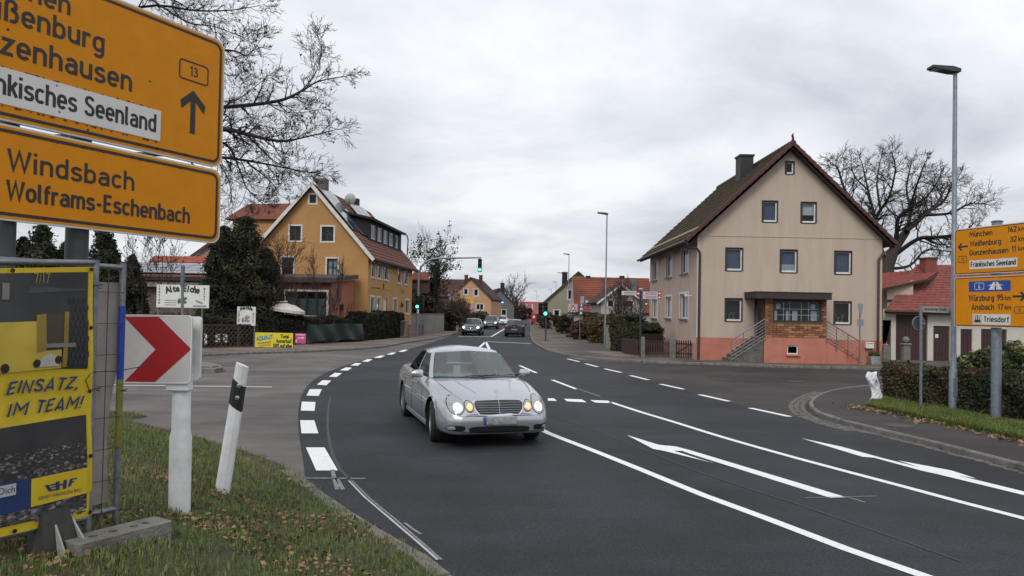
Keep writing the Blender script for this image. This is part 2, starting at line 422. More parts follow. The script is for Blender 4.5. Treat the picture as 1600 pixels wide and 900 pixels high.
def _stroke(mb,pts,w,fn,d):
 n = len(pts); L_ = []; R_ = []
 for i,(x,y) in enumerate(pts):
  a = pts[max(i - 1,0)]; b = pts[min(i + 1,n - 1)]
  if 0 < i < n - 1:
   t1 = Vector((x - a[0],y - a[1])); t2 = Vector((b[0] - x,b[1] - y))
   if t1.length < 1e-7 or t2.length < 1e-7: t = (t1 + t2); k = 1
   else:
    t1.normalize(); t2.normalize(); t = t1 + t2
    if t.length < .2: t = t1
    t.normalize(); k = 1 / max(.45,t.dot(t1))
  else: t = Vector((b[0] - a[0],b[1] - a[1])); k = 1
  t.normalize(); nx,ny = -t.y * w / 2 * k,t.x * w / 2 * k
  L_.append(fn(x + nx,y + ny,d)); R_.append(fn(x - nx,y - ny,d))
 mb.add(L_ + R_,[(i,i + 1,n + i + 1,n + i) for i in range(n - 1)])
def stroke_text(parent,body,x,z,cap,mat,fn=None,width=None,align='l',xs=.9,sw=.14,d=-.004,name='lettering',track=.06):
 if fn is None: fn = lambda u,v,dd: (u,dd,v)
 adv = 0; items = []
 for ch in body:
  a,st = GL_[ch]; items.append((adv,st)); adv += a + track
 adv -= track
 k = cap * xs if width is None else width / adv
 tot = adv * k; x0 = x - (tot if align == 'r' else tot / 2 if align == 'c' else 0)
 mb = MB(); j = 0
 for off,st in items:
  for s in st:
   j += 1; _stroke(mb,[(x0 + (off + p[0]) * k,z + p[1] * cap) for p in s],sw * cap,fn,d - .00005 * (j % 5))
 return mb.build(name,mat,parent)
 # ================================================================== shared materials
M_dark = speckle("dark_asphalt",(0.009,0.0095,0.012),(0.043,0.045,0.052),(1.55,1.55,1.55),0.80,fine=70)
M_old = speckle("old_asphalt",(0.088,0.080,0.075),(0.17,0.157,0.147),(1.25,1.22,1.2),0.88)
M_mid = speckle("brown_asphalt",(0.022,0.019,0.0185),(0.062,0.056,0.054),(1.45,1.4,1.35),0.78)
M_walk = speckle("footway_asphalt",(0.030,0.0265,0.0265),(0.064,0.057,0.056),(1.3,1.26,1.24),0.85)
M_slab = speckle("footway_paving",(0.12,0.098,0.082),(0.19,0.155,0.13),(1.3,1.25,1.2),0.85,fine=30)
M_white = pm("road_paint",(0.30,0.30,0.30),0.6,0.08,38,det=9,world_co=True,col2=(0.76,0.76,0.75),mid=.32)
M_worn = pm("worn_paint",(0.11,0.11,0.115),0.8,0.3,25,col2=(0.26,0.26,0.27),world_co=True)
M_kerb = pm("kerb_concrete",(0.09,0.085,0.075),0.9,0.3,5,0.5,60,col2=(0.20,0.19,0.17),world_co=True)
M_sett = pm("granite_sett",(0.055,0.050,0.045),0.85,0.3,7,0.6,40,col2=(0.15,0.14,0.125),world_co=True)
M_galv = pm("galvanised_steel",(0.20,0.215,0.235),0.45,0.2,20,0.1,30,metal=0.6)
M_lampsteel = pm("lamp_post_steel",(0.20,0.23,0.26),0.5,0.2,10,metal=0.5)
M_black = pm("black_plastic",(0.012,0.012,0.013),0.5,0.1,10)
M_soil = pm("garden_soil",(0.045,0.036,0.024),0.95,0.3,3,0.6,14,col2=(0.07,0.075,0.03),world_co=True)
M_conc = pm("concrete",(0.10,0.095,0.08),0.9,0.3,5,0.7,50,col2=(0.21,0.20,0.175),det=9)
M_rubber = pm("rubber",(0.014,0.014,0.015),0.8,0.2,20)
M_plwhite = pm("white_plastic",(0.50,0.49,0.46),0.5,0.1,3.5,0.08,20,col2=(0.74,0.745,0.75),mid=.40,det=9)
M_bark = pm("bark",(0.035,0.028,0.022),0.95,0.3,8,0.6,30,col2=(0.062,0.052,0.042))
M_twig = pm("twig_bark",(0.030,0.024,0.021),0.95,0.25,8)
M_twig2 = pm("reddish_twigs",(0.060,0.040,0.032),0.95,0.25,8)
# ================================================================== ground, roads, footways
def sheet(name,pts,z,mat,kind='structure',sub=None):
 mb = MB(); mb.poly([(p[0],p[1],z) for p in pts]); return mb.build(name,mat,kind=kind)
def gp(L,z=0.0): return [G(x,y,z) for x,y in L]
def XY(*L): return [Vector((a,b,0)) for a,b in L]
def smooth_line(pts,step=0.5):
 """Catmull-Rom through ground points"""
 out = []; n = len(pts)
 for i in range(n - 1):
  p0,p1,p2,p3 = pts[max(i - 1,0)],pts[i],pts[i + 1],pts[min(i + 2,n - 1)]
  L = (p2 - p1).length; k = max(1,min(24,int(L / step)))
  for j in range(k):
   t = j / k
   out.append(0.5 * ((2 * p1) + (p2 - p0) * t + (2 * p0 - 5 * p1 + 4 * p2 - p3) * t * t + (3 * p1 - p0 - 3 * p2 + p3) * t ** 3))
 out.append(pts[-1]); return out
def offset(pts,d):
 out = []
 for i,p in enumerate(pts):
  t = (pts[min(i + 1,len(pts) - 1)] - pts[max(i - 1,0)]); t.z = 0; t.normalize()
  out.append(p + Vector((-t.y,t.x,0)) * d)
 return out
sheet("ground",XY((-900,-60),(900,-60),(900,1500),(-900,1500)),-0.06,M_soil)
# old asphalt of the junction, under everything
sheet("side_road",XY((-70,3),(-70,37.5),(-30,34.5),(-6.5,62),(-5,90),(4,90),(4,60),(25,40),(60,34),(60,3)),0.0,M_old)
# brownish side street opening on the right
sheet("side_street",gp([(905,562),(1000,590),(1100,622),(1290,668),(1500,650),(1700,610)]) + XY((60,22),(60,34),(25,34.5)) + gp([(1372,577),(1120,569),(990,560)]),0.002,M_mid)
# fresh dark asphalt of the main road, sweeping to the lower right
edge_l = smooth_line(gp([(790,498.2),(752,505),(722,514),(712,521),(690,530),(655,541),(610,552.5),(560,565),(515,580),(489,595),(474,612),(467,635),(466,660),(469,692),(474,722),(477,750)]),0.8)
edge_r = gp([(1640,746),(1500,709),(1400,686),(1290,664),(1262,655),(1180,640),(1100,619),(1000,590),(905,562),(864,551),(842,541),(831,530),(828,513),(827,500)])
sheet("road",XY((-2.2,400),(-4,300)) + edge_l + gp([(520,785),(570,820),(640,862),(700,905)]) + XY((-0.1,4.2),(0.8,2.0),(14,2.0)) + edge_r + XY((8.0,300),(9.5,400)),0.004,M_dark)
# kerbs: single stones along a line
kerb_me = {}
def kerb(parent_kind_obj,pts,h=0.10,w=0.13,step=1.0,z0=-0.02,mat=M_kerb,name='kerb_stone',maxn=70):
 """stones about 1 m long laid along pts; children of the footway"""
 L = [0]
 for i in range(1,len(pts)): L.append(L[-1] + (pts[i] - pts[i - 1]).length)
 n = max(1,int(L[-1] / step)); n = min(n,maxn); st = L[-1] / n
 def at(s):
  for i in range(1,len(pts)):
   if s <= L[i] + 1e-6:
    t = (s - L[i - 1]) / max(1e-6,L[i] - L[i - 1]); return pts[i - 1].lerp(pts[i],t)
  return pts[-1]
 key = (h,w,mat.name)
 if key not in kerb_me:
  mb = MB(); a,b = -w / 2,w / 2; c = 0.02
  prof = [(a,z0),(b,z0),(b,h - c),(b - c,h),(a + c,h),(a,h - c)]
  mb.prism([(y,z) for y,z in prof],lambda u,v,d: (d,u,v),-0.5,0.5)
  kerb_me[key] = mb.mesh(name,mat)
 for k in range(n):
  p,q = at(k * st),at((k + 1) * st); d = q - p
  inst(name,kerb_me[key],parent_kind_obj,((p + q) / 2) + Vector((0,0,rnd.uniform(-.004,.004))),(0,0,math.atan2(d.y,d.x)),((d.length - 0.012),1,1))
  # left footway in front of the garden hedge
K1 = smooth_line([Vector((-38,33.6,0))] + gp([(180,566),(305,557.5),(400,553),(470,551),(533,548),(595,543.5),(633,536.5),(667,531.5),(692,526.5),(712,521),(722,514),(752,505),(790,498.2)]),1.2)
wl_back = gp([(786,498.4),(744,503.5),(706,511.5),(688,516),(660,521.5),(623,529.5),(560,536),(460,541),(400,542.5),(305,545.5)]) + XY((-38,38.5))
lw = sheet("footway_left",K1 + wl_back,0.09,M_slab)
kerb(lw,[p for p in K1 if p.y < 75],0.10)
# right footway in front of the houses
K2 = smooth_line(gp([(826.5,497),(828,513),(831,530),(842,541),(864,551),(893,557.5),(931,562),(998,566.5),(1120,571),(1240,575),(1358,577.5)]) + XY((24,29.6),(38,28.6)),1.2)
wr_back = XY((38,37),(18,37),(17.5,60),(8.3,60)) + gp([(950,536),(930,531),(900,522),(870,510),(846,502),(834,496.5)])
rw = sheet("footway_right",K2 + wr_back,0.09,speckle("footway_mixed",(0.060,0.052,0.046),(0.11,0.094,0.083),(1.7,1.55,1.4),0.85,fine=40))
kerb(rw,[p for p in K2 if p.y < 75],0.10)
# driveway strips: lighter paving across the right footway
for a,b in ((((842,533.5),(900,534),(902,535.8),(846,535.5))),(((895,549),(960,551),(1010,556),(930,553.5)))) if 0 else ():
 pass
for q in ([(842,533.3),(898,533.8),(900,536),(846,536)],[(903,547.5),(958,549),(1022,557.5),(960,556.5)]):
 sheet("paving_strip",gp(q,0.09),0.094,M_slab)
 # right-hand corner island with footway, grass strip and setts gutter
K3 = smooth_line(XY((34,23.6),(20,23.4)) + gp([(1440,603.5),(1353,607.5),(1309,613),(1283,621),(1268,632),(1270,643),(1287,654),(1319,664),(1353,672),(1400,684),(1451,696),(1500,709),(1560,724),(1600,735),(1690,760)]),0.45)
ri = sheet("corner_footway",K3 + XY((13,5),(34,5)),0.09,M_walk)
kerb(ri,[p for p in K3 if p.x < 16],0.10,0.10)
grass_front = smooth_line(gp([(1353,637),(1400,647),(1450,657.5),(1500,668),(1550,679),(1600,690),(1700,712)],0.09),0.5)
ge = sheet("verge_soil",grass_front + XY((20,8),(34,8),(34,24),(12.4,20.7)),0.10,pm("verge_soil",(0.05,0.05,0.02),0.95,0.3,5,col2=(0.075,0.10,0.03),world_co=True))
# gutter of small setts outside the kerb, piece by piece
sett_line = offset([p for p in K3 if p.x < 14.5],-0.18)
sb = MB(); sett_me = MB(); sett_me.rbox(-.048,.048,-.048,.048,-.03,.02,.012); sett_mesh = sett_me.mesh("sett",M_sett)
cnt = 0
far = MB()
def place_setts(line,rows,limit):
 global cnt
 Ls = [0]
 for i in range(1,len(line)): Ls.append(Ls[-1] + (line[i] - line[i - 1]).length)
 s = 0.0
 while s < Ls[-1] and cnt < limit:
  i = next(j for j in range(1,len(Ls)) if Ls[j] >= s)
  t = (s - Ls[i - 1]) / max(1e-6,Ls[i] - Ls[i - 1]); p = line[i - 1].lerp(line[i],t); d = (line[i] - line[i - 1]).normalized(); nn = Vector((-d.y,d.x,0))
  for r in range(rows):
   if cnt >= limit: break
   q = p - nn * (r * 0.125) + d * rnd.uniform(-.012,.012)
   inst("sett",sett_mesh,ri,(q.x,q.y,rnd.uniform(-.004,.006)),(0,0,math.atan2(d.y,d.x) + rnd.uniform(-.08,.08)),(1.2 * rnd.uniform(.9,1.1),1.2 * rnd.uniform(.9,1.05),1)); cnt += 1
  s += 0.135
corner_part = [p for p in sett_line if p.x < 9.6 and p.y < 20.5]
place_setts([p for p in corner_part if p.y > 13.2],3,262)
place_setts([p for p in corner_part if p.y <= 13.2],1,298)
# road markings
def strip(name,px,w,z=0.009,mat=M_white,smooth=True):
 pts = gp(px); pts = smooth_line(pts,0.6) if smooth and len(pts) > 2 else pts
 a,b = offset(pts,w / 2),offset(pts,-w / 2); n = len(pts)
 mb = MB(); mb.add([(p.x,p.y,z) for p in a + b],[(i,i + 1,n + i + 1,n + i) for i in range(n - 1)])
 return mb.build(name,mat,kind='structure')
def quadmark(name,px,z=0.009,mat=M_white):
 mb = MB(); mb.poly([tuple(G(x,y,z)) for x,y in px]); return mb.build(name,mat,kind='structure')
strip("lane_line",[(826,662),(858,678),(920,702),(1000,734),(1100,775),(1200,812),(1320,858),(1420,893),(1520,928)],0.13)
strip("lane_line",[(953,628.5),(1000,644),(1050,659),(1130,684),(1250,718),(1400,758),(1500,785),(1600,811),(1700,838)],0.12)
for q in ([(856,622),(866,622.5),(870,626.5),(856,626)],[(881,623),(909,624),(917,628.5),(886,627)],[(922,625),(950,626),(958,630),(930,629)],
 [(500,699),(478,699),(489,734),(528,735)]):
 if q[0] != (500,699): quadmark("dashed_line",q)
 # edge-line dashes across the side street mouth
for a,b in (((887,561),(905,565.5)),((915,568.5),(934,573.5)),((945,576.5),(971,582.5)),((985,587),(1013,594)),((1032,600.5),(1068,608.5)),((1093,617),(1139,627.5)),((1172,638),(1234,651.5))):
 strip("dashed_line",[a,b],0.15)
for a,b in (((812,571.5),(838,583)),((863,594),(901,608.5))):
 strip("dashed_line",[a,b],0.12)
 # wide broken line along the left junction mouth: blocks
for q in ([(478,699),(507,699),(528,735),(494,735)],[(469,656.5),(491,656.5),(497.5,677),(471,677)],[(471.5,627.5),(493,628),(491.5,642),(470,641.5)],
 [(484,608),(503,608),(498,618.5),(479,618)],[(504,594),(517.5,594.5),(510,602),(495,601)],[(523,582.5),(534.5,583),(526,589),(514,588.5)],
 [(540.5,574),(550,574.5),(543,579),(531,578.5)],[(556,567),(565,567.5),(559,571.3),(547.5,571)],[(574,561.2),(582.5,561.3),(575,565.3),(565,565)],
 [(593,555.6),(602,555.6),(594,559.3),(584,559)],[(612,550.9),(619,551),(613,554.1),(604,554)],[(630,546.6),(638,546.4),(631,549.6),(622,549.6)]):
 quadmark("broken_line_block",q)
 # turn arrow of the left-hand lane: shaft, bend and two-barbed head
def zq(L_,k,ox,oy): return [(ox + x / k,oy + y / k) for x,y in L_]
quadmark("turn_arrow",zq([(415,383),(575,432),(660,440),(735,460),(1512,694),(1432,697),(735,478),(690,462),(650,462),(785,505),(860,526),(600,462),(545,452)],3.2,850,560))
quadmark("turn_arrow",zq([(500,388),(700,430),(905,487),(1100,536),(1210,556),(1600,651),(1900,724),(1900,746),(1600,669),(1180,567),(1090,547),(860,484),(835,482),(800,479)],3.162,1094,562))
quadmark("turn_arrow",zq([(975,497),(1125,525),(1245,548),(1365,587),(1240,566),(1150,556),(1100,537)],3.162,1094,562),z=0.0095)
# stop lines and the tip of the hatched island further up the street
strip("stop_line",[(716,526),(769,526.2)],0.35)
strip("lane_line",[(768,526),(789,513.5)],0.16,smooth=False)
strip("stop_line",[(759,533.8),(829,537)],0.3)
strip("island_line",[(747,545),(759,534)],0.16); strip("island_line",[(759,534),(765,547)],0.16)
strip("lane_line",[(792,511),(800,505.5)],0.18); strip("lane_line",[(803,503.5),(807,500.8)],0.2)
for k in range(5):
 strip("crossing_dash",[(733 + k * 13.0,529.6),(739 + k * 13.0,529.7)],0.25,mat=M_worn)
strip("edge_line",[(120,601),(196,602.3),(300,603.4),(425,605)],0.10,z=0.006)
# chalk and ghost lines left by the road builders
strip("chalk_line",[(545,752),(570,778),(610,812),(650,846),(684,876)],0.026,mat=pm("chalk",(0.30,0.30,0.31),0.9,0.2,30,col2=(0.45,0.45,0.46),world_co=True))
strip("chalk_line",[(550,752),(578,780),(617,812),(656,846),(690,876)],0.02,mat=M_worn)
strip("chalk_line",[(632,818),(645,828),(658,836)],0.03,mat=M_worn)
strip("chalk_line",[(474,748),(571,748.6)],0.05,mat=M_worn); strip("chalk_line",[(519,735),(527,766)],0.05,mat=M_worn); strip("chalk_line",[(526,748),(536,766)],0.05,mat=M_worn)
strip("ghost_line",[(866,652),(930,672),(1000,700),(1100,741),(1250,790),(1380,835),(1500,878)],0.025,mat=pm("ghost_paint",(0.050,0.051,0.056),0.8,0.2,25,world_co=True))
strip("ghost_line",[(516,620),(512,650),(513,680),(520,712),(532,735),(548,752)],0.04,mat=pm("ghost_paint",(0.05,0.05,0.055)))
strip("ghost_line",[(1325,778),(1352,786)],0.03,mat=M_worn); strip("ghost_line",[(1258,779),(1370,776)],0.02,mat=M_worn)
strip("ghost_line",[(900,607),(938,620)],0.05,mat=M_worn)
# covers and repairs set in the asphalt
for px,py,r in ((1405,673,0.25),(1242,596,0.3)):
 c = G(px,py,0); zc = 0.096 if py == 673 else 0.010
 mb = MB(); mb.lathe([(r,0),(r,0.004),(r * .8,0.004),(r * .8,0.002)],(c.x,c.y,zc - 0.002),20)
 mb.build("manhole_cover",pm("iron_cover",(0.05,0.045,0.04),0.7,0.3,20),kind='structure')
 # the small paved island on the old side road
ti = thing("traffic_island","low pale concrete traffic island on the side road behind the arrow sign","traffic island",G(300,578))
L = Loc(ti.location); mb = MB()
pts = [L.I @ G(x,y,0) for x,y in ((255,583),(335,583.5),(348,581),(345,577),(325,572),(255,571))]
mb.prism([(p.x,p.y) for p in pts],lambda u,v,d: (u,v,d),0.0,0.14); mb.build("base",M_kerb,ti)
mb = MB(); c = sum((p for p in pts),Vector()) / 6
mb.prism([((p.x - c.x) * .8 + c.x,(p.y - c.y) * .7 + c.y) for p in pts],lambda u,v,d: (u,v,d),0.14,0.18); mb.build("top_paving",M_conc,ti)
# ------------------------------------------------------------------ foreground verge
VE = smooth_line(XY((-24,17.5)) + gp([(120,640),(200,658),(240,668),(300,682),(345,695),(400,712),(440,729),(478,755),(520,786),(560,813),(610,843),(660,871),(700,902),(740,945),(790,1020)]) + XY((0.9,2.0),(1.2,0.0)),0.3)
VEa = np.array([(p.x,p.y) for p in VE])
def verge_sd(X,Yc):
 """signed distance to the verge edge, positive on the verge side (left of it)"""
 P_ = np.stack([X,Yc],-1)
 best = np.full(X.shape,1e9); sg = np.ones(X.shape)
 for i in range(len(VEa) - 1):
  a,b = VEa[i],VEa[i + 1]; ab = b - a; t = np.clip(((P_ - a) @ ab) / (ab @ ab),0,1)
  q = a + t[...,None] * ab; d = P_ - q; dist = np.hypot(d[...,0],d[...,1])
  cr = ab[0] * d[...,1] - ab[1] * d[...,0]
  m = dist < best; best = np.where(m,dist,best); sg = np.where(m,np.sign(cr),sg)
 return -best * sg
def verge_h(X,Yc):
 sd = verge_sd(X,Yc); t = np.clip((sd - 0.1) / 2.3,0,1)
 h = 0.03 + 0.47 * t * t * (3 - 2 * t)
 h = h + 0.018 * np.sin(X * 5.1 + 1.2 * np.sin(Yc * 3.3)) * np.clip(sd,0,1) + 0.012 * np.sin(Yc * 9.0 + X * 7) * np.clip(sd,0,1)
 return np.where(sd < 0,0.03 + sd * 1.2,h)
def vh(x,y): return float(verge_h(np.array([x]),np.array([y]))[0])
gx = np.arange(-14,1.6,0.12); gy = np.arange(0.0,17.5,0.12)
GX,GY = np.meshgrid(gx,gy); GZ = verge_h(GX,GY)
Vv = np.stack([GX.ravel(),GY.ravel(),GZ.ravel()],1); nx,ny = len(gx),len(gy)
I,J = np.meshgrid(np.arange(nx - 1),np.arange(ny - 1)); b0 = (J * nx + I).ravel()
Fv = np.stack([b0,b0 + 1,b0 + nx + 1,b0 + nx],1)
keep = GZ.ravel()[Fv].max(1) > -0.03
vg = link_np("verge_ground",mesh_np("verge_ground",Vv,Fv[keep],[pm("verge_turf",(0.035,0.032,0.016),0.95,0.3,2.5,0.8,30,col2=(0.06,0.07,0.024),world_co=True)],smooth=True),kind='structure')
# flush concrete edging stones between verge and asphalt
ed = [p for p in VE if 5.0 < p.y < 9.4 and p.x > -3.4]
kerb(vg,[p + Vector((0,0,0.0)) for p in offset(ed,-0.05)],0.035,0.16,0.5,name='edging_stone')
M_g1 = pm("grass_green",(0.105,0.165,0.024),0.8,0.25,3,world_co=True)
M_g2 = pm("grass_dark",(0.055,0.088,0.018),0.8,0.25,3,world_co=True)
M_g3 = pm("grass_straw",(0.20,0.155,0.065),0.85,0.25,3,world_co=True)
M_g4 = pm("grass_moss",(0.11,0.125,0.018),0.85,0.25,3,world_co=True)
def blades(name,pts,hmin,hmax,width,mats,weights,seed,parent=None):
 r = np.random.default_rng(seed); n = len(pts)
 az = r.uniform(0,2 * PI,n); lean = r.uniform(0.15,1.0,n); h = r.uniform(hmin,hmax,n)
 dx,dy = np.cos(az),np.sin(az); w = width * r.uniform(0.6,1.3,n)
 px_,py_ = -dy * w / 2,dx * w / 2
 base = pts
 a = base + np.stack([px_,py_,np.full(n,-.01)],1); b = base - np.stack([px_,py_,np.full(n,.01)],1)
 m1 = base + np.stack([dx * h * lean * .3 + px_ * .7,dy * h * lean * .3 + py_ * .7,h * .6],1)
 m2 = base + np.stack([dx * h * lean * .3 - px_ * .7,dy * h * lean * .3 - py_ * .7,h * .6],1)
 tip = base + np.stack([dx * h * lean,dy * h * lean,h * np.clip(1.15 - lean * .6,.2,1)],1)
 V = np.stack([a,b,m2,m1,tip],1).reshape(-1,3); k = np.arange(n) * 5
 F = np.concatenate([np.stack([k,k + 1,k + 2],1),np.stack([k,k + 2,k + 3],1),np.stack([k + 3,k + 2,k + 4],1)])
 patch = np.sin(base[:,0] * 2.3 + np.sin(base[:,1] * 1.9) * 1.5) + np.sin(base[:,1] * 2.9 + base[:,0]) 
 wts = np.array(weights)[None] * np.exp(np.stack([patch * .5 * s for s in (1,.4,-1.1,.3)][:len(mats)],1))
 cs = np.cumsum(wts / wts.sum(1)[:,None],1); mi = (r.uniform(size=n)[:,None] > cs).sum(1)
 mi = np.clip(mi,0,len(mats) - 1)
 o = link_np(name,mesh_np(name,V,F,mats,np.concatenate([mi,mi,mi])),parent,'stuff')
 return o
r_ = np.random.default_rng(3)
N = 330000
bx = r_.uniform(-9.5,1.0,N); by = r_.uniform(3.4,14.5,N)
dens = np.clip(1.25 - (by - 4) / 12,0.35,1); clump = 0.5 + 0.5 * np.sin(bx * 11 + 2 * np.sin(by * 7)) * np.sin(by * 13 + 1.5 * np.sin(bx * 9))
vis = (np.abs(bx / by) < 0.74) & (r_.uniform(size=N) < dens * (0.35 + 0.65 * clump))
bx,by = bx[vis],by[vis]; sd = verge_sd(bx,by); kz = sd > -0.02 + 0.1 * r_.uniform(size=len(sd))
bx,by,sd = bx[kz],by[kz],sd[kz]
bp = np.stack([bx,by,verge_h(bx,by)],1)
gr = blades("grass",bp,0.015,0.075,0.006,[M_g1,M_g2,M_g3,M_g4],[1,.9,.55,.6],5)
tag(gr,"short rough green and straw coloured grass of the verge in front","grass")
# fallen leaves on the verge
n = 6500
lx = r_.normal(-2.1,1.2,n); ly = r_.normal(5.6,1.5,n); k_ = (verge_sd(lx,ly) > 0.02) & (ly > 3.2) & (ly < 12) & (np.sin(lx * 3.1 + 1.5 * np.sin(ly * 2.3)) + np.sin(ly * 4.1 + lx) + r_.normal(0,.5,n) > .1)
lp = np.stack([lx[k_],ly[k_],verge_h(lx[k_],ly[k_]) + r_.uniform(0.01,0.05,k_.sum())],1)
lv = leaves("fallen_leaves",lp,0.028,[pm("leaf_brown",(0.16,0.085,0.038),0.8,0.3,4,world_co=True),pm("leaf_tan",(0.24,0.155,0.075),0.8,0.3,4,world_co=True),pm("leaf_dark",(0.07,0.04,0.02),0.8,0.3,4,world_co=True)],seed=4,long=1.3,flat=0.6,kind='stuff')
tag(lv,"brown fallen leaves strewn over the verge in front","leaves")
# grass and leaves on the right-hand verge
N = 90000
u = r_.uniform(0,1,N); v = r_.uniform(0,1,N)
gf = np.array([(p.x,p.y) for p in grass_front]); tt = u * (len(gf) - 1.001); i0 = tt.astype(int); fr = (tt - i0)[:,None]
base = gf[i0] * (1 - fr) + gf[i0 + 1] * fr
wid = 2.1
bp2 = np.stack([base[:,0] + v * wid * 0.55 + 0,base[:,1] + v * wid * 0.84,np.full(N,0.10)],1)
g2 = blades("grass",bp2[np.abs(bp2[:,0] / bp2[:,1]) < .76],0.03,0.16,0.009,[pm("grass_fresh",(0.060,0.108,0.018),0.8,0.25,3,world_co=True),M_g1,M_g3,M_g4],[1.0,.9,.5,.9],6)
tag(g2,"fresh green grass strip between hedge and right-hand footway","grass")
n = 420
uu = r_.uniform(0,1,n) ** 1.6 * (len(gf) - 1.001); i0 = uu.astype(int); q = gf[i0]
lp = np.stack([q[:,0] + r_.normal(0,.18,n) - .1,q[:,1] + r_.normal(0,.22,n) - .12,np.full(n,.115)],1)
lv = leaves("fallen_leaves",lp,0.05,[MATS["leaf_brown"],MATS["leaf_tan"]],seed=8,flat=.7,kind='stuff')
tag(lv,"brown leaves along the edge of the right-hand grass strip","leaves")
# ================================================================== building helpers
M_glass = glass_mat("window_glass",(0.70,0.76,0.80),0.035)
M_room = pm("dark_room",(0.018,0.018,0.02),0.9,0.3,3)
M_frwhite = pm("white_window_frame",(0.62,0.62,0.60),0.5,0.08,5)
M_frdark = pm("dark_window_frame",(0.03,0.032,0.04),0.5,0.15,5)
M_brownrev = pm("dark_brown_trim",(0.035,0.022,0.018),0.6,0.2,5)
M_curtain = pm("net_curtain",(0.45,0.45,0.46),0.9,0.25,6,stretch=(9,9,0.6),col2=(0.70,0.70,0.71))
M_blind = pm("blue_blind",(0.055,0.075,0.13),0.8,0.2,6,stretch=(9,9,0.5),col2=(0.10,0.13,0.20))
M_gutter = pm("brown_gutter",(0.060,0.036,0.028),0.5,0.15,5,metal=0.3)
M_wood = pm("dark_wood",(0.05,0.030,0.022),0.75,0.3,4,stretch=(6,6,0.8))
def window(parent,fn,u0,u1,z0,z1,frame=None,fw=0.06,cols=1,rows=1,depth=0.12,behind=None,bfrac=1.0,surround=None,sill=None,label=None,room=M_room,glass=None,name='window'):
 frame = frame or M_frwhite
 W = MB()
 def bx(a,b,c,d,d0,d1,mi=0):
  vs = [fn(u,z,dd) for dd in (d0,d1) for z in (c,d) for u in (a,b)]
  W.add(vs,[(0,1,3,2),(4,6,7,5),(0,4,5,1),(2,3,7,6),(0,2,6,4),(1,5,7,3)],mi)
 e = 0.003; a,b,c,d = u0 + e,u1 - e,z0 + e,z1 - e; D0,D1 = depth - 0.05,depth
 bx(a,b,c,c + fw,D0,D1); bx(a,b,d - fw,d,D0,D1); bx(a,a + fw,c + fw,d - fw,D0,D1); bx(b - fw,b,c + fw,d - fw,D0,D1)
 for i in range(1,cols):
  m = a + (b - a) * i / cols; bx(m - fw * .5,m + fw * .5,c + fw,d - fw,D0 + .002,D1 - .002)
 for j in range(1,rows):
  m = c + (d - c) * j / rows; bx(a + fw,b - fw,m - fw * .3,m + fw * .3,D0 + .006,D1 - .006)
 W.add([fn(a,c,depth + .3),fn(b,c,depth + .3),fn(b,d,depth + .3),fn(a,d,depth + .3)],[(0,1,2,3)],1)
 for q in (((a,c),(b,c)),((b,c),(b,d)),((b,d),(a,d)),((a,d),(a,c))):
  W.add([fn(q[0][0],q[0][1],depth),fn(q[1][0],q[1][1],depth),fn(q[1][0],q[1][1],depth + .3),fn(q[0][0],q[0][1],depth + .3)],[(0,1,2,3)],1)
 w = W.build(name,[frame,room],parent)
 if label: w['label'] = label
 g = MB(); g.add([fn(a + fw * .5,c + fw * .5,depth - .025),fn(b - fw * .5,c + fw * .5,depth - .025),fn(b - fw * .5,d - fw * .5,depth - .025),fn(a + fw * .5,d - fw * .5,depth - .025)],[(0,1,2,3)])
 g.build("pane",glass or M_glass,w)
 if behind is not None:
  k = MB(); n = 24; top = d - fw * .5; bot = top - (d - c - fw) * bfrac
  if bfrac < 0: bot = c + fw * .5; top = bot + (d - c - fw) * -bfrac
  for i in range(n):
   x0_,x1_ = a + (b - a) * i / n,a + (b - a) * (i + 1) / n
   f0,f1 = .06 + .015 * (i % 2),.06 + .015 * ((i + 1) % 2)
   k.add([fn(x0_,bot,depth + f0),fn(x1_,bot,depth + f1),fn(x1_,top,depth + f1),fn(x0_,top,depth + f0)],[(0,1,2,3)])
  k.build("curtain",behind,w)
 if surround:
  sm,sw,pr = surround; s = MB()
  def sx(a_,b_,c_,d_):
   vs = [fn(u,z,dd) for dd in (-pr,0.02) for z in (c_,d_) for u in (a_,b_)]
   s.add(vs,[(0,1,3,2),(4,6,7,5),(0,4,5,1),(2,3,7,6),(0,2,6,4),(1,5,7,3)])
  sx(u0 - sw,u0,z0 - sw,z1 + sw); sx(u1,u1 + sw,z0 - sw,z1 + sw); sx(u0,u1,z1,z1 + sw); sx(u0,u1,z0 - sw,z0)
  s.build("surround",sm,w)
 if sill:
  s = MB(); vs = [fn(u,z,dd) for dd in (-0.09,depth - .05) for z in (z0 - .07,z0 - .004) for u in (u0 - .06,u1 + .06)]
  s.add(vs,[(0,1,3,2),(4,6,7,5),(0,4,5,1),(2,3,7,6),(0,2,6,4),(1,5,7,3)]); s.build("sill",sill,w)
 return w
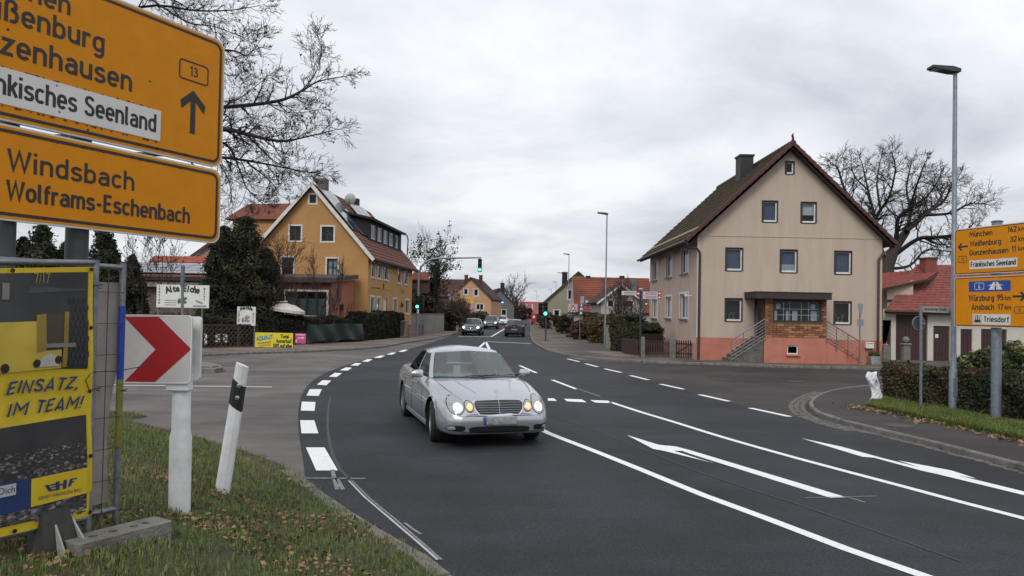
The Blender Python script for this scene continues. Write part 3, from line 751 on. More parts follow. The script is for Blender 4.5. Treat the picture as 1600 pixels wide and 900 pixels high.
def roof_slope(parent,A,B,C,D,mat,tw=0.30,th=0.34,amp=0.025,lap=0.03,thick=0.10,slab_mat=None,sub=4,name="roof"):
 """A,B eave ends, C,D ridge ends above B and A; slab plus overlapping tile courses"""
 A,B,C,D = map(Vector,(A,B,C,D))
 nrm = (B - A).cross(D - A).normalized()
 if nrm.z < 0: nrm = -nrm
 W = ((B - A).length + (C - D).length) / 2; H = ((D - A).length + (C - B).length) / 2
 nc = max(1,round(W / tw)); nr = max(1,round(H / th)); m = nc * sub + 1
 u = np.linspace(0,1,m); ph = (u * nc) % 1.0
 wave = amp * np.abs(np.sin(PI * u * nc)) if amp > 0.012 else amp * (0.5 + 0.5 * np.cos(2 * PI * u * nc))
 A_,B_,C_,D_,N_ = (np.array(v) for v in (A,B,C,D,nrm))
 V = []; F = []
 jit = np.random.default_rng(len(parent.name) + nr).normal(0,.006,(nr,nc + 1))
 for r in range(nr):
  j = np.repeat(jit[r],sub)[:m] if sub > 1 else jit[r][:m]
  for k,(s,h) in enumerate(((r / nr,0.0),(r / nr,lap + 0.012),((r + 1) / nr,0.004))):
   e = (A_[None] * (1 - u[:,None]) + B_[None] * u[:,None]) * (1 - s) + (D_[None] * (1 - u[:,None]) + C_[None] * u[:,None]) * s
   V.append(e + N_[None] * ((wave if k else 0) + h + (np.abs(j) if k == 1 else 0))[:,None] if k else e)
  o = r * 3 * m; i = np.arange(m - 1)
  F.append(np.stack([o + i,o + i + 1,o + m + i + 1,o + m + i],1)); F.append(np.stack([o + m + i,o + m + i + 1,o + 2 * m + i + 1,o + 2 * m + i],1))
 tiles = link_np("roof_tiles",mesh_np("roof_tiles",np.concatenate(V),np.concatenate(F),[mat]),None,'stuff')
 s = MB(); q = [A,B,C,D]; s.add([p - nrm * .002 for p in q] + [p - nrm * thick for p in q],[(0,1,2,3),(7,6,5,4),(0,4,5,1),(1,5,6,2),(2,6,7,3),(3,7,4,0)])
 slab = s.build(name,slab_mat or M_brownrev,parent); tiles.parent = slab
 return slab
def gutter(parent,a,b,r=0.07,mat=None):
 mb = MB(); a,b = Vector(a),Vector(b); mb.tube([a,b],r,8); return mb.build("gutter",mat or M_gutter,parent)
def downpipe(parent,pts,r=0.05,mat=None):
 mb = MB(); mb.tube(pts,r,8); return mb.build("downpipe",mat or M_gutter,parent,smooth=True)
def chimney(parent,x0,x1,y0,y1,z0,z1,mat,cap=None):
 mb = MB(); mb.box(x0,x1,y0,y1,z0,z1); c = mb.build("chimney",mat,parent)
 mb = MB(); mb.box(x0 - .05,x1 + .05,y0 - .05,y1 + .05,z1 + .002,z1 + .09); mb.build("chimney_cap",cap or M_black,c); return c
FX = lambda d0=0.0: (lambda u,z,d: (u,d0 + d,z))                 # facade facing the camera (plane y = d0)
FL = lambda x0=0.0: (lambda u,z,d: (x0 + d,u,z))                # wall facing left (plane x = x0)
FR = lambda x0=0.0: (lambda u,z,d: (x0 - d,u,z))                # wall facing right
def rects(L,lst,axis='y',val=0.0):
 out = []
 for x0,y0,x1,y1 in lst:
  a,b = L.hit(x0,y0,axis,val),L.hit(x1,y1,axis,val)
  u = (a.x,b.x) if axis == 'y' else (a.y,b.y)
  out.append((min(u),max(u),min(a.z,b.z),max(a.z,b.z)))
 return out
 # ================================================================== the big beige gabled house on the right
M_beige = pm("beige_render",(0.42,0.335,0.268),0.9,0.06,0.7,0.25,60,col2=(0.485,0.395,0.32),stretch=(3,3,0.5),det=8)
M_rose = pm("rose_render",(0.44,0.33,0.265),0.9,0.08,0.8,0.25,60,col2=(0.50,0.38,0.31),stretch=(2,2,1),det=8)
M_coral = pm("coral_plinth",(0.36,0.125,0.085),0.85,0.12,1.2,0.25,50,col2=(0.49,0.19,0.135),det=8)
M_corner = pm("white_corner_trim",(0.55,0.54,0.52),0.8,0.1,4)
M_moss = pm("mossy_tiles",(0.044,0.026,0.017),0.95,0.3,1.1,0.6,30,col2=(0.074,0.056,0.022),det=9)
M_verget = pm("verge_tile_clay",(0.040,0.019,0.015),0.8,0.3,2.5,col2=(0.095,0.036,0.026))
hY = 33.0
pA = P(1088,565,hY); H = thing("gabled_house","large beige three storey gabled house with coral plinth and bay window on the corner","house",(pA.x,hY,0.09))
L = Loc(H.location)
xr = L.hit(1378,480).x; dep = 11.4
zb = 0.0
apex = L.hit(1234,230); zEl = L.hit(1088,392).z
slope = 0.945
zL = apex.z - slope * (apex.x - 0) ; zR = apex.z - slope * (xr - apex.x)
plz = L.hit(1200,529).z   # top of the coral plinth
front_w = rects(L,[(1227,252,1241,272),(1191,313.5,1215,347),(1251.5,315.5,1275.5,348.5),(1133.8,387,1160.5,423),(1219,389.8,1245.8,425.8),(1304,392,1330.7,428.4),(1133,466,1159.5,502),(1303,470.7,1330,506.7)])
out = [(0,plz),(xr,plz),(xr,zR - .06),(apex.x,apex.z - .06),(0,zL - .06)]
mb = MB(); mb.wall(out,front_w,FX(),0.14); mb.build("wall",M_beige,H)
mb = MB(); mb.box(-.02,xr + .02,-.03,.02,-0.3,plz - .004); mb.build("plinth",M_coral,H)
# string course and a corner trim
sz = L.hit(1230,371).z
mb = MB(); mb.box(0,xr,-.022,-.001,sz,sz + .035); mb.build("string_course",pm("pale_string",(0.42,0.38,0.32),0.9,0.1,4),H)
mb = MB(); mb.box(-.025,.06,-.022,-.002,plz,zL - .3); mb.build("corner_trim",M_corner,H)
for i,(a,b,c,d) in enumerate(front_w):
 beh = {0: None,1: (M_blind,1),2: (M_curtain,.62),3: (M_blind,1),4: (M_blind,1),5: (M_blind,.98),6: None,7: None}[i]
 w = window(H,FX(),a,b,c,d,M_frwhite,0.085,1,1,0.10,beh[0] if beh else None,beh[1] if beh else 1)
 s = MB(); t = .07; s.box(a,a + .085,.02,.047,c,d); s.box(a + .086,b,.02,.046,d - .07,d)
 for q in ((a - .02,a + t * .3,c - .02,d + .02),(b - t * .45,b + .02,c - .02,d + .02)):
  s.box(q[0],q[1],-.012,.066,q[2],q[3])
 s.box(a + t * .35 + .001,b - t * .45 - .001,-.010,.064,d - t * .3,d + .02); s.box(a + t * .35 + .001,b - t * .45 - .001,-.010,.064,c - .05,c + .004)
 s.build("reveal_trim",M_brownrev,w)
 if i == 4:
  k = MB(); k.add([(a + .06,.165,c + .06),(b - .06,.165,c + .06),(b - .06,.165,c + .36),(a + .06,.165,c + .36)],[(0,1,2,3)]); k.build("curtain",M_curtain,w)
 if i in (6,7):
  k = MB()
  for px_ in (.35,.6):
   k.lathe([(.05,0),(.07,.03),(.05,.1)],(a + (b - a) * px_,.25,c + .06),8); 
   for j in range(5): k.tube([(a + (b - a) * px_,.25,c + .16),(a + (b - a) * px_ + rnd.uniform(-.12,.12),.25 + rnd.uniform(-.03,.05),c + .16 + rnd.uniform(.1,.3))],[.008,.02],4)
  k.build("potted_plant",pm("window_plants",(0.12,0.15,0.10),0.8,0.4,20),w)
  # side wall facing the street
side_w = rects(L,[(1020,408,1027.5,437),(1041,399,1050,432),(1064.5,390,1075.5,426),(1019,467,1027,497),(1040.5,464,1049,497),(1063,460,1074.5,498)],'x',0)
sideL = [(0.001,-.3),(dep,-.3),(dep,zL + .2),(0.001,zL + .2)]
mb = MB(); mb.wall([(q[0],q[1]) for q in sideL],side_w,FL(),0.14); mb.build("wall",M_rose,H,label="pinkish side wall of the house")
mb = MB(); mb.box(-.015,0.0,0.0,dep,-.3,.75); mb.build("plinth",pm("pink_worn_plinth",(0.44,0.22,0.17),0.9,0.2,1.2,0.2,40,col2=(0.40,0.30,0.24),det=9),H,label="faded pink side plinth")
for a,b,c,d in side_w:
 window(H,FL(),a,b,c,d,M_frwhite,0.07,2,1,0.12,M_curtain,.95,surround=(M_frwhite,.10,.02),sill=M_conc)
mb = MB(); mb.add([(xr,0,-.3),(xr,dep,-.3),(xr,dep,zR),(xr,0,zR),(0,dep,-.3),(xr,dep,-.3),(xr,dep,zR),(apex.x,dep,apex.z - .1),(0,dep,zL)],[(0,1,2,3),(4,5,6,7,8)]); mb.build("wall",M_beige,H)
# roof
ovF,ovL,ovR = 0.42,0.62,0.42
yF,yB = -ovF,dep + .4
eL = (-ovL,zL - slope * ovL + .08); eR = (xr + ovR,zR - slope * ovR + .08); rdg = (apex.x,apex.z + .08)
roof_slope(H,(eL[0],yB,eL[1]),(eL[0],yF,eL[1]),(rdg[0],yF,rdg[1]),(rdg[0],yB,rdg[1]),M_moss,.27,.33,.02,.03,.16)
roof_slope(H,(eR[0],yF,eR[1]),(eR[0],yB,eR[1]),(rdg[0],yB,rdg[1]),(rdg[0],yF,rdg[1]),M_moss,.27,.33,.02,.03,.16)
# verge tiles up both rakes, one by one
vt = MB(); vt.rbox(-.02,.34,-.03,.10,-.10,.06,.012); vt_me = vt.mesh("verge_tile",M_verget)
for (ex,ez) in (eL,eR):
 dv = Vector((rdg[0] - ex,0,rdg[1] - ez)); n = int(dv.length / .33); ux = dv.normalized()
 uy = Vector((0,1,0)); uz = Vector((-ux.z,0,ux.x)) if ux.x > 0 else Vector((ux.z,0,-ux.x))
 R_ = Matrix((ux,uy,uz)).transposed()
 for k in range(n):
  p = Vector((ex,yF - .06,ez + .03)) + dv * (k / n) + Vector((0,0,rnd.uniform(-.004,.006)))
  o = inst("verge_tile",vt_me,H,p); o.matrix_basis = Matrix.Translation(p) @ R_.to_4x4() @ Matrix.Rotation(-.10 if ux.x > 0 else .10,4,'Y')
rt = MB()
rt.lathe([(0.13,-.2),(.15,-.18),(.12,.2)],(0,0,0),10,axis='y'); rt_me = rt.mesh("ridge_tile",M_verget,True)
for k in range(int((yB - yF) / .4)):
 inst("ridge_tile",rt_me,H,(rdg[0],yF + .2 + k * .4,rdg[1] + .02))
mb = MB(); mb.tube([(rdg[0],yF + .05,rdg[1] + .1),(rdg[0],yF + .05,rdg[1] + .28),(rdg[0] - .03,yF + .05,rdg[1] + .36)],[.07,.05,.06],8); mb.tube([(rdg[0] - .03,yF + .05,rdg[1] + .36),(rdg[0] + .02,yF + .05,rdg[1] + .47)],[.05,.015],6)
mb.tube([(rdg[0],yF + .05,rdg[1] + .15),(rdg[0] + .1,yF + .08,rdg[1] + .1)],[.03,.02],5)
mb.build("ridge_finial",M_verget,H)
# fascia under the verge, gutters, downpipes
mb = MB()
for (ex,ez) in (eL,eR): mb.bar((ex,yF + .02,ez - .12),(rdg[0],yF + .02,rdg[1] - .12),.04,.16)
mb.build("verge_board",M_gutter,H)
gutter(H,(eL[0] - .06,yF,eL[1] - .02),(eL[0] - .06,yB,eL[1] - .02)); gutter(H,(eR[0] + .06,yF,eR[1] - .02),(eR[0] + .06,yB,eR[1] - .02))
xdp = L.hit(1092.4,480,'y',-.1).x; ztp = L.hit(1092,391,'y',-.1).z
downpipe(H,[(eL[0],-.1,eL[1] - .1),(eL[0] + .15,-.1,eL[1] - .28),(xdp - .12,-.1,ztp + .08),(xdp,-.1,ztp - .1),(xdp,-.1,.9),(xdp,-.08,0.02)],.055)
xd2 = L.hit(1372.5,480,'y',-.1).x; zt2 = L.hit(1372,402,'y',-.1).z
downpipe(H,[(eR[0] + .05,-.1,eR[1] - .1),(xd2 + .15,-.1,zt2 + .12),(xd2,-.1,zt2 - .1),(xd2,-.1,.02)],.055)
# chimney clad in dark slate, standing on the left slope
cy0 = 4.2
c0,c1 = L.hit(1156.5,285,'y',cy0),L.hit(1177.5,244,'y',cy0)
chimney(H,c0.x,c1.x,cy0,cy0 + .8,apex.z - slope * (apex.x - c0.x) - .4,c1.z,pm("slate_cladding",(0.018,0.018,0.020),0.6,0.3,3,stretch=(8,8,1)))
# basement window
bwz = rects(L,[(1230,539.5,1247.5,554)],'y',-1.22)[0]
# bay: protruding plinth, brick bay with show window, flat dark canopy
yb = -1.2
b0_,b1_ = L.hit(1195,500,'y',yb).x,L.hit(1291.5,500,'y',yb).x
zpt = L.hit(1240,527.5,'y',yb).z; zct = L.hit(1240,467.8,'y',yb).z
pm_ = MB(); pm_.wall([(b0_ - .02,-.2),(b1_ + .02,-.2),(b1_ + .02,zpt),(b0_ - .02,zpt)],[bwz],lambda u,z,d: (u,yb - .02 + d,z),.12)
pm_.add([(b0_ - .02,yb - .02,zpt),(b1_ + .02,yb - .02,zpt),(b1_ + .02,-.03,zpt),(b0_ - .02,-.03,zpt)],[(0,1,2,3)])
pm_.box(b0_ - .022,b0_ - .02,yb - .02,-.03,-.2,zpt); pm_.box(b1_ + .02,b1_ + .022,yb - .02,-.03,-.2,zpt)
bay = pm_.build("bay_plinth",M_coral,H)
window(H,lambda u,z,d: (u,yb - .02 + d,z),*bwz,M_frwhite,.05,1,1,.10,sill=M_coral,name="basement_window")
wz = rects(L,[(1208.5,468.5,1283,504.4)],'y',yb)[0]
M_brick = [pm("clinker_brick",(0.22,0.085,0.040),0.8,0.3,8,0.3,40),pm("clinker_brick_ochre",(0.34,0.17,0.08),0.8,0.25,8,0.3,40),pm("clinker_brick_dark",(0.14,0.055,0.032),0.8,0.25,8,0.3,40)]
mort = MB(); mort.wall([(b0_ + .02,zpt + .002),(b1_ - .02,zpt + .002),(b1_ - .02,zct),(b0_ + .02,zct)],[wz],lambda u,z,d: (u,yb + .025 + d,z),.10)
mort.box(b0_ + .02,b0_ + .06,yb + .03,-.002,zpt,zct); mort.box(b1_ - .06,b1_ - .02,yb + .03,-.002,zpt,zct)
bw = mort.build("bay_wall",pm("mortar",(0.10,0.065,0.045),0.95,0.2,8),H)
bl,bh = (b1_ - b0_) / 8.0,0.092
bm = []
for m in M_brick:
 q = MB(); q.rbox(-.5,.5,-.035,.035,-.5,.5,.012); bm.append(q.mesh("brick",m))
nrow = int((zct - zpt) / bh); bh = (zct - zpt) / nrow
for r in range(nrow):
 z0,z1 = zpt + r * bh,zpt + (r + 1) * bh; x = b0_ - (bl * .5 if r % 2 else 0)
 while x < b1_ - .02:
  xa,xb_ = max(x,b0_),min(x + bl,b1_)
  parts = [(xa,xb_)]
  if z1 > wz[2] - .01 and z0 < wz[3]:
   parts = [(xa,min(xb_,wz[0] - .01)),(max(xa,wz[1] + .01),xb_)]
  for a,b in parts:
   if b - a > .06: inst("brick",rnd.choice([bm[0],bm[0],bm[1],bm[2]]),bw,((a + b) / 2,yb + rnd.uniform(-.004,.004),(z0 + z1) / 2),(0,0,0),(b - a - .014,1,bh - .012))
  x += bl
sw = window(H,lambda u,z,d: (u,yb + .02 + d,z),*wz,M_brownrev,.07,1,1,.10,name="show_window")
k = MB(); wl_,wr_ = wz[0] + .07,wz[1] - .07; hh = wz[3] - wz[2] - .14
for f in (.0,.22,.36,.62,.78,1.0):
 x = wl_ + (wr_ - wl_) * f; k.box(x - .012,x + .012,yb + .145,yb + .15,wz[2] + .07,wz[3] - .1)
for f in (.30,.62): k.box(wl_,wr_,yb + .146,yb + .149,wz[2] + .07 + hh * f - .012,wz[2] + .07 + hh * f + .012)
for f in (.08,.86):
 k.lathe([(.09,0),(.12,.02),(.09,.04)],(wl_ + (wr_ - wl_) * f + .05,yb + .16,wz[2] + hh * .85),10,axis='y')
k.build("window_display",pm("white_display",(0.5,0.5,0.5),0.7,0.2,4),sw)
k = MB()
for f0,f1 in ((.0,.10),(.30,.36),(.44,.56),(.86,1.0)):
 k.add([(wl_ + (wr_ - wl_) * f0,yb + .28,wz[2] + .08),(wl_ + (wr_ - wl_) * f1,yb + .28,wz[2] + .08),(wl_ + (wr_ - wl_) * f1,yb + .28,wz[2] + hh * .62),(wl_ + (wr_ - wl_) * f0,yb + .28,wz[2] + hh * .62)],[(0,1,2,3)])
k.build("curtain",M_curtain,sw)
can0,can1 = L.hit(1181,463,'y',yb - .35).x,L.hit(1300,463,'y',yb - .35).x
mb = MB(); mb.rbox(can0,can1,yb - .35,-.002,zct + .002,zct + .27,.01); mb.build("canopy",M_brownrev,H)
mb = MB(); mb.box(can0 - .02,can1 + .02,yb - .37,.05,zct + .272,zct + .31); mb.build("canopy_flashing",pm("zinc_flashing",(0.045,0.042,0.04),0.5,0.2,5,metal=.5),H)
mb = MB(); mb.bar((b0_ + .0,-.08,zpt),(b0_,-.08,zct),.12,.12); mb.bar((b0_ - .05,yb + .08,zpt),(b0_ - .05,yb + .08,zct),.06,.06); mb.build("canopy_post",M_brownrev,H)
# two stairs rising along the facade to the bay
M_step = pm("stone_step",(0.085,0.08,0.075),0.9,0.3,5,0.3,30,col2=(0.14,0.135,0.125))
nst = 7; stw = (zpt) / nst
lx0 = L.hit(1140,560,'y',yb).x; rx1 = L.hit(1352,570,'y',yb).x
for side in (-1,1):
 a,b = (lx0,b0_ - .04) if side < 0 else (rx1,b1_ + .04)
 run = (b - a) / nst
 st_me = MB(); st_me.rbox(min(0,run * 1.12),max(0,run * 1.12),yb + .02,-.04,-.07,0.0,.01); sm = st_me.mesh("step",M_step if side < 0 else M_coral)
 for k in range(nst):
  inst("step",sm,H,(a + run * k,0,stw * (k + 1) - .004),(0,0,0))
 body = MB(); pts = [(a,-.2)] + [q for k in range(nst) for q in ((a + run * k,stw * (k + 1) - .075),(a + run * (k + 1),stw * (k + 1) - .075))] + [(b,-.2)]
 body.prism(pts,lambda u,v,d: (u,d,v),yb + (.06 if side < 0 else .0),-.05); body.build("stair_block",M_coral if side > 0 else M_step,H)
 # steel railing: posts, handrail and inclined rods
 M_rail = pm("brushed_steel",(0.20,0.205,0.21),0.45,0.1,10,metal=0.7)
 yr = yb - .03
 t0 = L.hit(1142,532,'y',yr) if side < 0 else L.hit(1344,534,'y',yr); t1 = L.hit(1196,498,'y',yr) if side < 0 else L.hit(1291.5,502,'y',yr)
 hb = 0.9; rl = MB()
 rl.tube([t0,t1],.026,8); rl.build("handrail",M_rail,H,smooth=True)
 for f in (0.02,.36,.70,1.0):
  p = t0.lerp(t1,f); q = MB(); q.tube([p,(p.x,p.y,p.z - 1.02 if f < .9 else p.z - .95)],.02,6); q.build("railing_post",M_rail,H,smooth=True)
 for j in range(1,7):
  q = MB(); q.tube([t0 - Vector((0,0,.14 * j)),t1 - Vector((0,0,.14 * j))],.009,5); q.build("railing_rod",M_rail,H,smooth=True)
  # closed parasol standing on its slab in front of the left stair
def ground_at(px,py,z=0.09): return G(px,py,z)
q = ground_at(1178,565); po = thing("closed_parasol","closed dark grey parasol on a slab base before the left stair","parasol",q)
Lp = Loc(q); zt = Lp.hit(1183,478).z; zc = Lp.hit(1183,528).z; xx = Lp.hit(1182.5,500).x
mb = MB(); mb.tube([(xx,0,.06),(xx + .01,0,zt)],.02,8); mb.build("pole",M_rail,po)
mb = MB(); mb.tube([(xx,0,zc),(xx,0,zc + .3),(xx + .01,0,zc + .9),(xx + .02,0,zt - .05),(xx + .02,0,zt + .05)],[.05,.10,.07,.045,.01],10); mb.build("canopy",pm("grey_cloth",(0.06,0.06,0.065),0.9,0.3,8),po)
mb = MB(); mb.rbox(-.40,.42,-.28,.28,0,.13,.04); mb.build("base_slab",pm("dark_slab",(0.04,0.04,0.042),0.9,0.2,8),po)
# letter box
q = rects(L,[(1352,534.5,1364.5,544.5)],'y',-.12)[0]
mb = MB(); mb.rbox(q[0],q[1],-.2,-.034,q[2],q[3],.012); lb = mb.build("letterbox",M_frwhite,H)
mb = MB(); mb.box(q[0] + .04,q[1] - .04,-.206,-.2,q[3] - .07,q[3] - .05); mb.build("slot",M_black,lb)
mb = MB(); q2 = L.hit(1074,462,'x',-.2); mb.tube([(0,q2.y,q2.z),(-.22,q2.y,q2.z)],.025,6); mb.lathe([(.02,-.05),(.09,-.03),(.09,.03),(.02,.05)],(-.28,q2.y,q2.z),10,axis='x'); mb.build("wall_lamp",M_frwhite,H)
# planters
def planter(px,py,w,h,lab):
 q = ground_at(px,py); t = thing("planter",lab,"planter",q,group="concrete planters by the beige house")
 mb = MB(); mb.prism([(-w * .42,0),(w * .42,0),(w * .5,h),(-w * .5,h)],lambda u,v,d: (u,d,v),-.2,.2)
 for i in range(7): mb.box(-w * .42 + w * .12 * i,-w * .42 + w * .12 * i + .03,-.215,-.2,.03,h - .04)
 mb.build("tub",pm("planter_concrete",(0.30,0.29,0.28),0.9,0.2,8),t)
 r = np.random.default_rng(int(px)); n = 260
 leaves("plants",np.stack([r.uniform(-w * .42,w * .42,n),r.uniform(-.16,.16,n),h + r.uniform(-.02,.2,n)],1),.05,[M_twig2,M_g2],t,seed=3)
planter(1108,561.5,.52,.36,"pale planter with withered plants by the left corner downpipe of the beige house")
planter(1366,569.5,.50,.36,"grey planter with withered plants under the letterbox of the beige house")
# ================================================================== red-tiled barn behind
M_cream = pm("cream_render",(0.50,0.465,0.40),0.9,0.1,1.5,0.2,40,col2=(0.57,0.53,0.46),det=8)
M_redtile = pm("red_tiles",(0.15,0.033,0.024),0.6,0.22,2.2,0.1,20,col2=(0.25,0.060,0.042),det=6)
M_door = pm("oxblood_boards",(0.045,0.018,0.017),0.65,0.25,3,stretch=(14,14,.6))
bY = 36.0
q = P(1379,560,bY); B = thing("barn","low cream barn with dark brown doors under a bright red tiled roof","barn",(q.x,bY,0.05)); L = Loc(B.location)
ez = L.hit(1430,487).z; xe = 13.5
doors = rects(L,[(1379.5,500,1392,561),(1400,491,1449,565),(1458.5,509,1484,566.5),(1501,514,1519,567),(1533,514,1573,566)])
doors = [(a,b,0.02,d) for a,b,c,d in doors]
mb = MB(); mb.wall([(0,0),(xe,0),(xe,ez + .1),(0,ez + .1)],doors,FX(),.12); mb.box(0.002,.2,.01,9,0,ez); mb.build("wall",M_cream,B)
for i,(a,b,c,d) in enumerate(doors):
 n = max(3,int((b - a) / .16)); fr = MB(); fr.box(a,b,.10,.14,c,d); dr = fr.build("door",M_door,B); pl = MB(); w_ = (b - a - .02) / n
 pl.box(.004,w_ - .008,0,.03,c + .01,d - .01); plm = pl.mesh("plank",M_door)
 for k in range(n): inst("plank",plm,dr,(a + .01 + w_ * k,.068 + rnd.uniform(0,.006),0))
 hg = MB()
 for zf in (.2,.8): hg.box(a + .02,a + min(.5,(b - a) * .6),.055,.066,c + (d - c) * zf,c + (d - c) * zf + .04)
 hg.build("hinge",M_black,dr)
 if i == 2:
  nt = MB(); qn = rects(L,[(1462,522,1467,528)])[0]; nt.box(qn[0],qn[1],.045,.054,qn[2],qn[3]); nt.build("notice",M_frwhite,dr)
ty = 4.6
rz0 = L.hit(1470,417,'y',ty).z
rl_ = L.hit(1400,427,'y',ty).x
roof_slope(B,(-.1,-.45,ez + .02),(xe + .3,-.45,ez + .02),(xe + .3,ty,rz0 + .1),(L.hit(1432,420,'y',ty).x,ty,rz0 + .1),M_redtile,.30,.34,.035,.035,.12)
mb = MB(); mb.box(-.1,xe + .3,-.47,-.40,ez - .12,ez); mb.build("eaves_board",M_door,B)
gutter(B,(-.15,-.52,ez - .02),(xe + .3,-.52,ez - .02),.06)
# the higher, flatter wing to the left with its little gable wall
g0 = L.hit(1380,452,'y',.9); g1 = L.hit(1446,434,'y',1.6); r0,r1 = L.hit(1383,430,'y',5.2),L.hit(1460,421,'y',5.2)
roof_slope(B,(g0.x - .6,.4,g0.z - .05),(g1.x - .1,1.2,g1.z - .08),(r1.x + .6,5.2,r1.z + .1),(r0.x - .6,5.2,r0.z + .05),M_redtile,.30,.34,.035,.035,.12,name="roof")
mb = MB(); a0,a1,a2 = L.hit(1386,476,'y',1.1),L.hit(1386,452,'y',1.1),L.hit(1427,440,'y',1.1)
mb.add([(a0.x,1.1,ez),(a1.x,1.1,a1.z),(a2.x,1.1,a2.z + .1),(a2.x,1.1,ez + .3)],[(0,1,2,3)]); mb.add([(a0.x,1.1,ez),(a0.x,4,ez),(a0.x,4,a1.z),(a0.x,1.1,a1.z)],[(0,1,2,3)]); mb.build("gable_wall",pm("pale_peach_render",(0.46,0.37,0.29),0.9,0.1,2),B)
mb = MB(); mb.bar((a0.x - .02,1.05,ez + .55),(a2.x - .3,1.05,ez + .62),.05,.06); mb.build("timber_rail",M_door,B)
c0,c1 = L.hit(1446,430,'y',3.3),L.hit(1464,405,'y',3.3)
chimney(B,c0.x,c1.x,3.3,3.9,c0.z - .8,c1.z,pm("red_chimney_cladding",(0.20,0.05,0.035),0.7,0.2,4,stretch=(12,12,.5)),M_verget)
mb = MB(); mb.box(-.9,.0,.5,4,0,ez + .9); mb.build("lean_to",M_door,B)
# ================================================================== ochre inn on the left
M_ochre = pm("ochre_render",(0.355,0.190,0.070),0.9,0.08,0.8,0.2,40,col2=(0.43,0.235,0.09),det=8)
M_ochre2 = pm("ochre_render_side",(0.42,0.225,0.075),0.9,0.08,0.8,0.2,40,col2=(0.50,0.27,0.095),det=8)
M_clay = pm("clay_tiles",(0.13,0.050,0.033),0.8,0.25,1.5,0.2,20,col2=(0.24,0.095,0.06),det=8)
M_oldclay = pm("old_clay_tiles",(0.14,0.045,0.03),0.9,0.3,0.7,0.2,20,col2=(0.22,0.075,0.045),det=9)
M_browntile = pm("dark_brown_tiles",(0.055,0.026,0.022),0.85,0.2,1.5,col2=(0.09,0.038,0.030))
M_slate = pm("dark_slate",(0.017,0.0165,0.017),0.9,0.2,3)
M_trim = pm("white_trim",(0.58,0.56,0.52),0.7,0.1,4)
M_solar = pm("solar_panel",(0.035,0.045,0.075),0.12,0.15,6,spec=.8)
M_alu = pm("panel_frame",(0.35,0.36,0.38),0.35,0.1,8,metal=.8)
oY = 48.0; q = P(573,520,oY); OR = math.radians(-4.5)
O = thing("inn","ochre gabled inn with dark slate dormer, solar panels and white window surrounds","house",(q.x,oY,0.0),OR); L = Loc(O.location,OR)
ap = L.hit(488.5,288); e1 = L.hit(577,395)
slp = (ap.z - e1.z) / (e1.x - ap.x); xl = 2 * ap.x; dp = 13.5; ze = ap.z - slp * (0 - ap.x)
ow = rects(L,[(484,304,494,317.5),(453,353,470,376),(503,354,521,377),(441,402,458,430),(511,404,527,430)])
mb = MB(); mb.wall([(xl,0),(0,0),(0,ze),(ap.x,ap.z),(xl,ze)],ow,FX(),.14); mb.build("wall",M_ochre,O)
for k,(a,b,c,d) in enumerate(ow):
 window(O,FX(),a,b,c,d,M_frdark,.06,1 if k == 0 else 2,1 if k == 0 else 2,.12,M_curtain if k in (4,) else None,1,surround=(M_trim,.10,.03))
lw_ = rects(L,[(580.5,408,585.5,434),(590.5,410,596,436),(601,414,606,438),(621.5,420,626.5,443),(632,423.5,636.5,445),(579,464,584,489),(589,465,594,488),(614.5,467,620,490),(633.5,469,638.5,490)],'x',0)
ld = rects(L,[(599,466,604.5,497)],'x',0)
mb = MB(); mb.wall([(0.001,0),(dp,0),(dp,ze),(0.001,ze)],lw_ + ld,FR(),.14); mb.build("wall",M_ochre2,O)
for a,b,c,d in lw_: window(O,FR(),a,b,c,d,M_frwhite,.07,1,1,.10,M_curtain if rnd.random() < .4 else None,.8,surround=(M_trim,.12,.03),sill=M_trim)
a,b,c,d = ld[0]; mb = MB(); mb.box(-.14,-.08,a,b,c,d); dr = mb.build("door",M_trim,O)
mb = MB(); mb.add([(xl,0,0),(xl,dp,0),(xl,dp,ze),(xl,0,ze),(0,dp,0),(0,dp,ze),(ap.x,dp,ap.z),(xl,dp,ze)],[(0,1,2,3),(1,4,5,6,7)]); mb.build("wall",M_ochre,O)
# faint painted inscription on the long wall
p0,p1 = L.hit(607,434,'x',0),L.hit(618,436,'x',0)
lettering(O,"Alte Eiche",p0.y,p0.z,.45,pm("faded_white_lettering",(0.60,0.42,0.20),0.9,0.1,5),FR(),width=abs(p1.y - p0.y))
ov = .35; zr = ap.z + .06
def rp(x,y): return (x,y,zr - slp * abs(x - ap.x))
roof_slope(O,rp(.45,-ov),rp(.45,dp + ov),rp(ap.x,dp + ov),rp(ap.x,-ov),M_clay,.3,.35,.02,.03,.14)
roof_slope(O,rp(xl - .45,dp + ov),rp(xl - .45,-ov),rp(ap.x,-ov),rp(ap.x,dp + ov),M_clay,.3,.35,.02,.03,.14)
mb = MB()
for ex in (.45,xl - .45): mb.bar(Vector(rp(ex,-ov - .03)) - Vector((0,0,.1)),Vector(rp(ap.x,-ov - .03)) - Vector((0,0,.1)),.05,.22)
mb.build("verge_board",M_trim,O)
gutter(O,Vector(rp(.52,-ov)),Vector(rp(.52,dp + ov)),.07,M_slate)
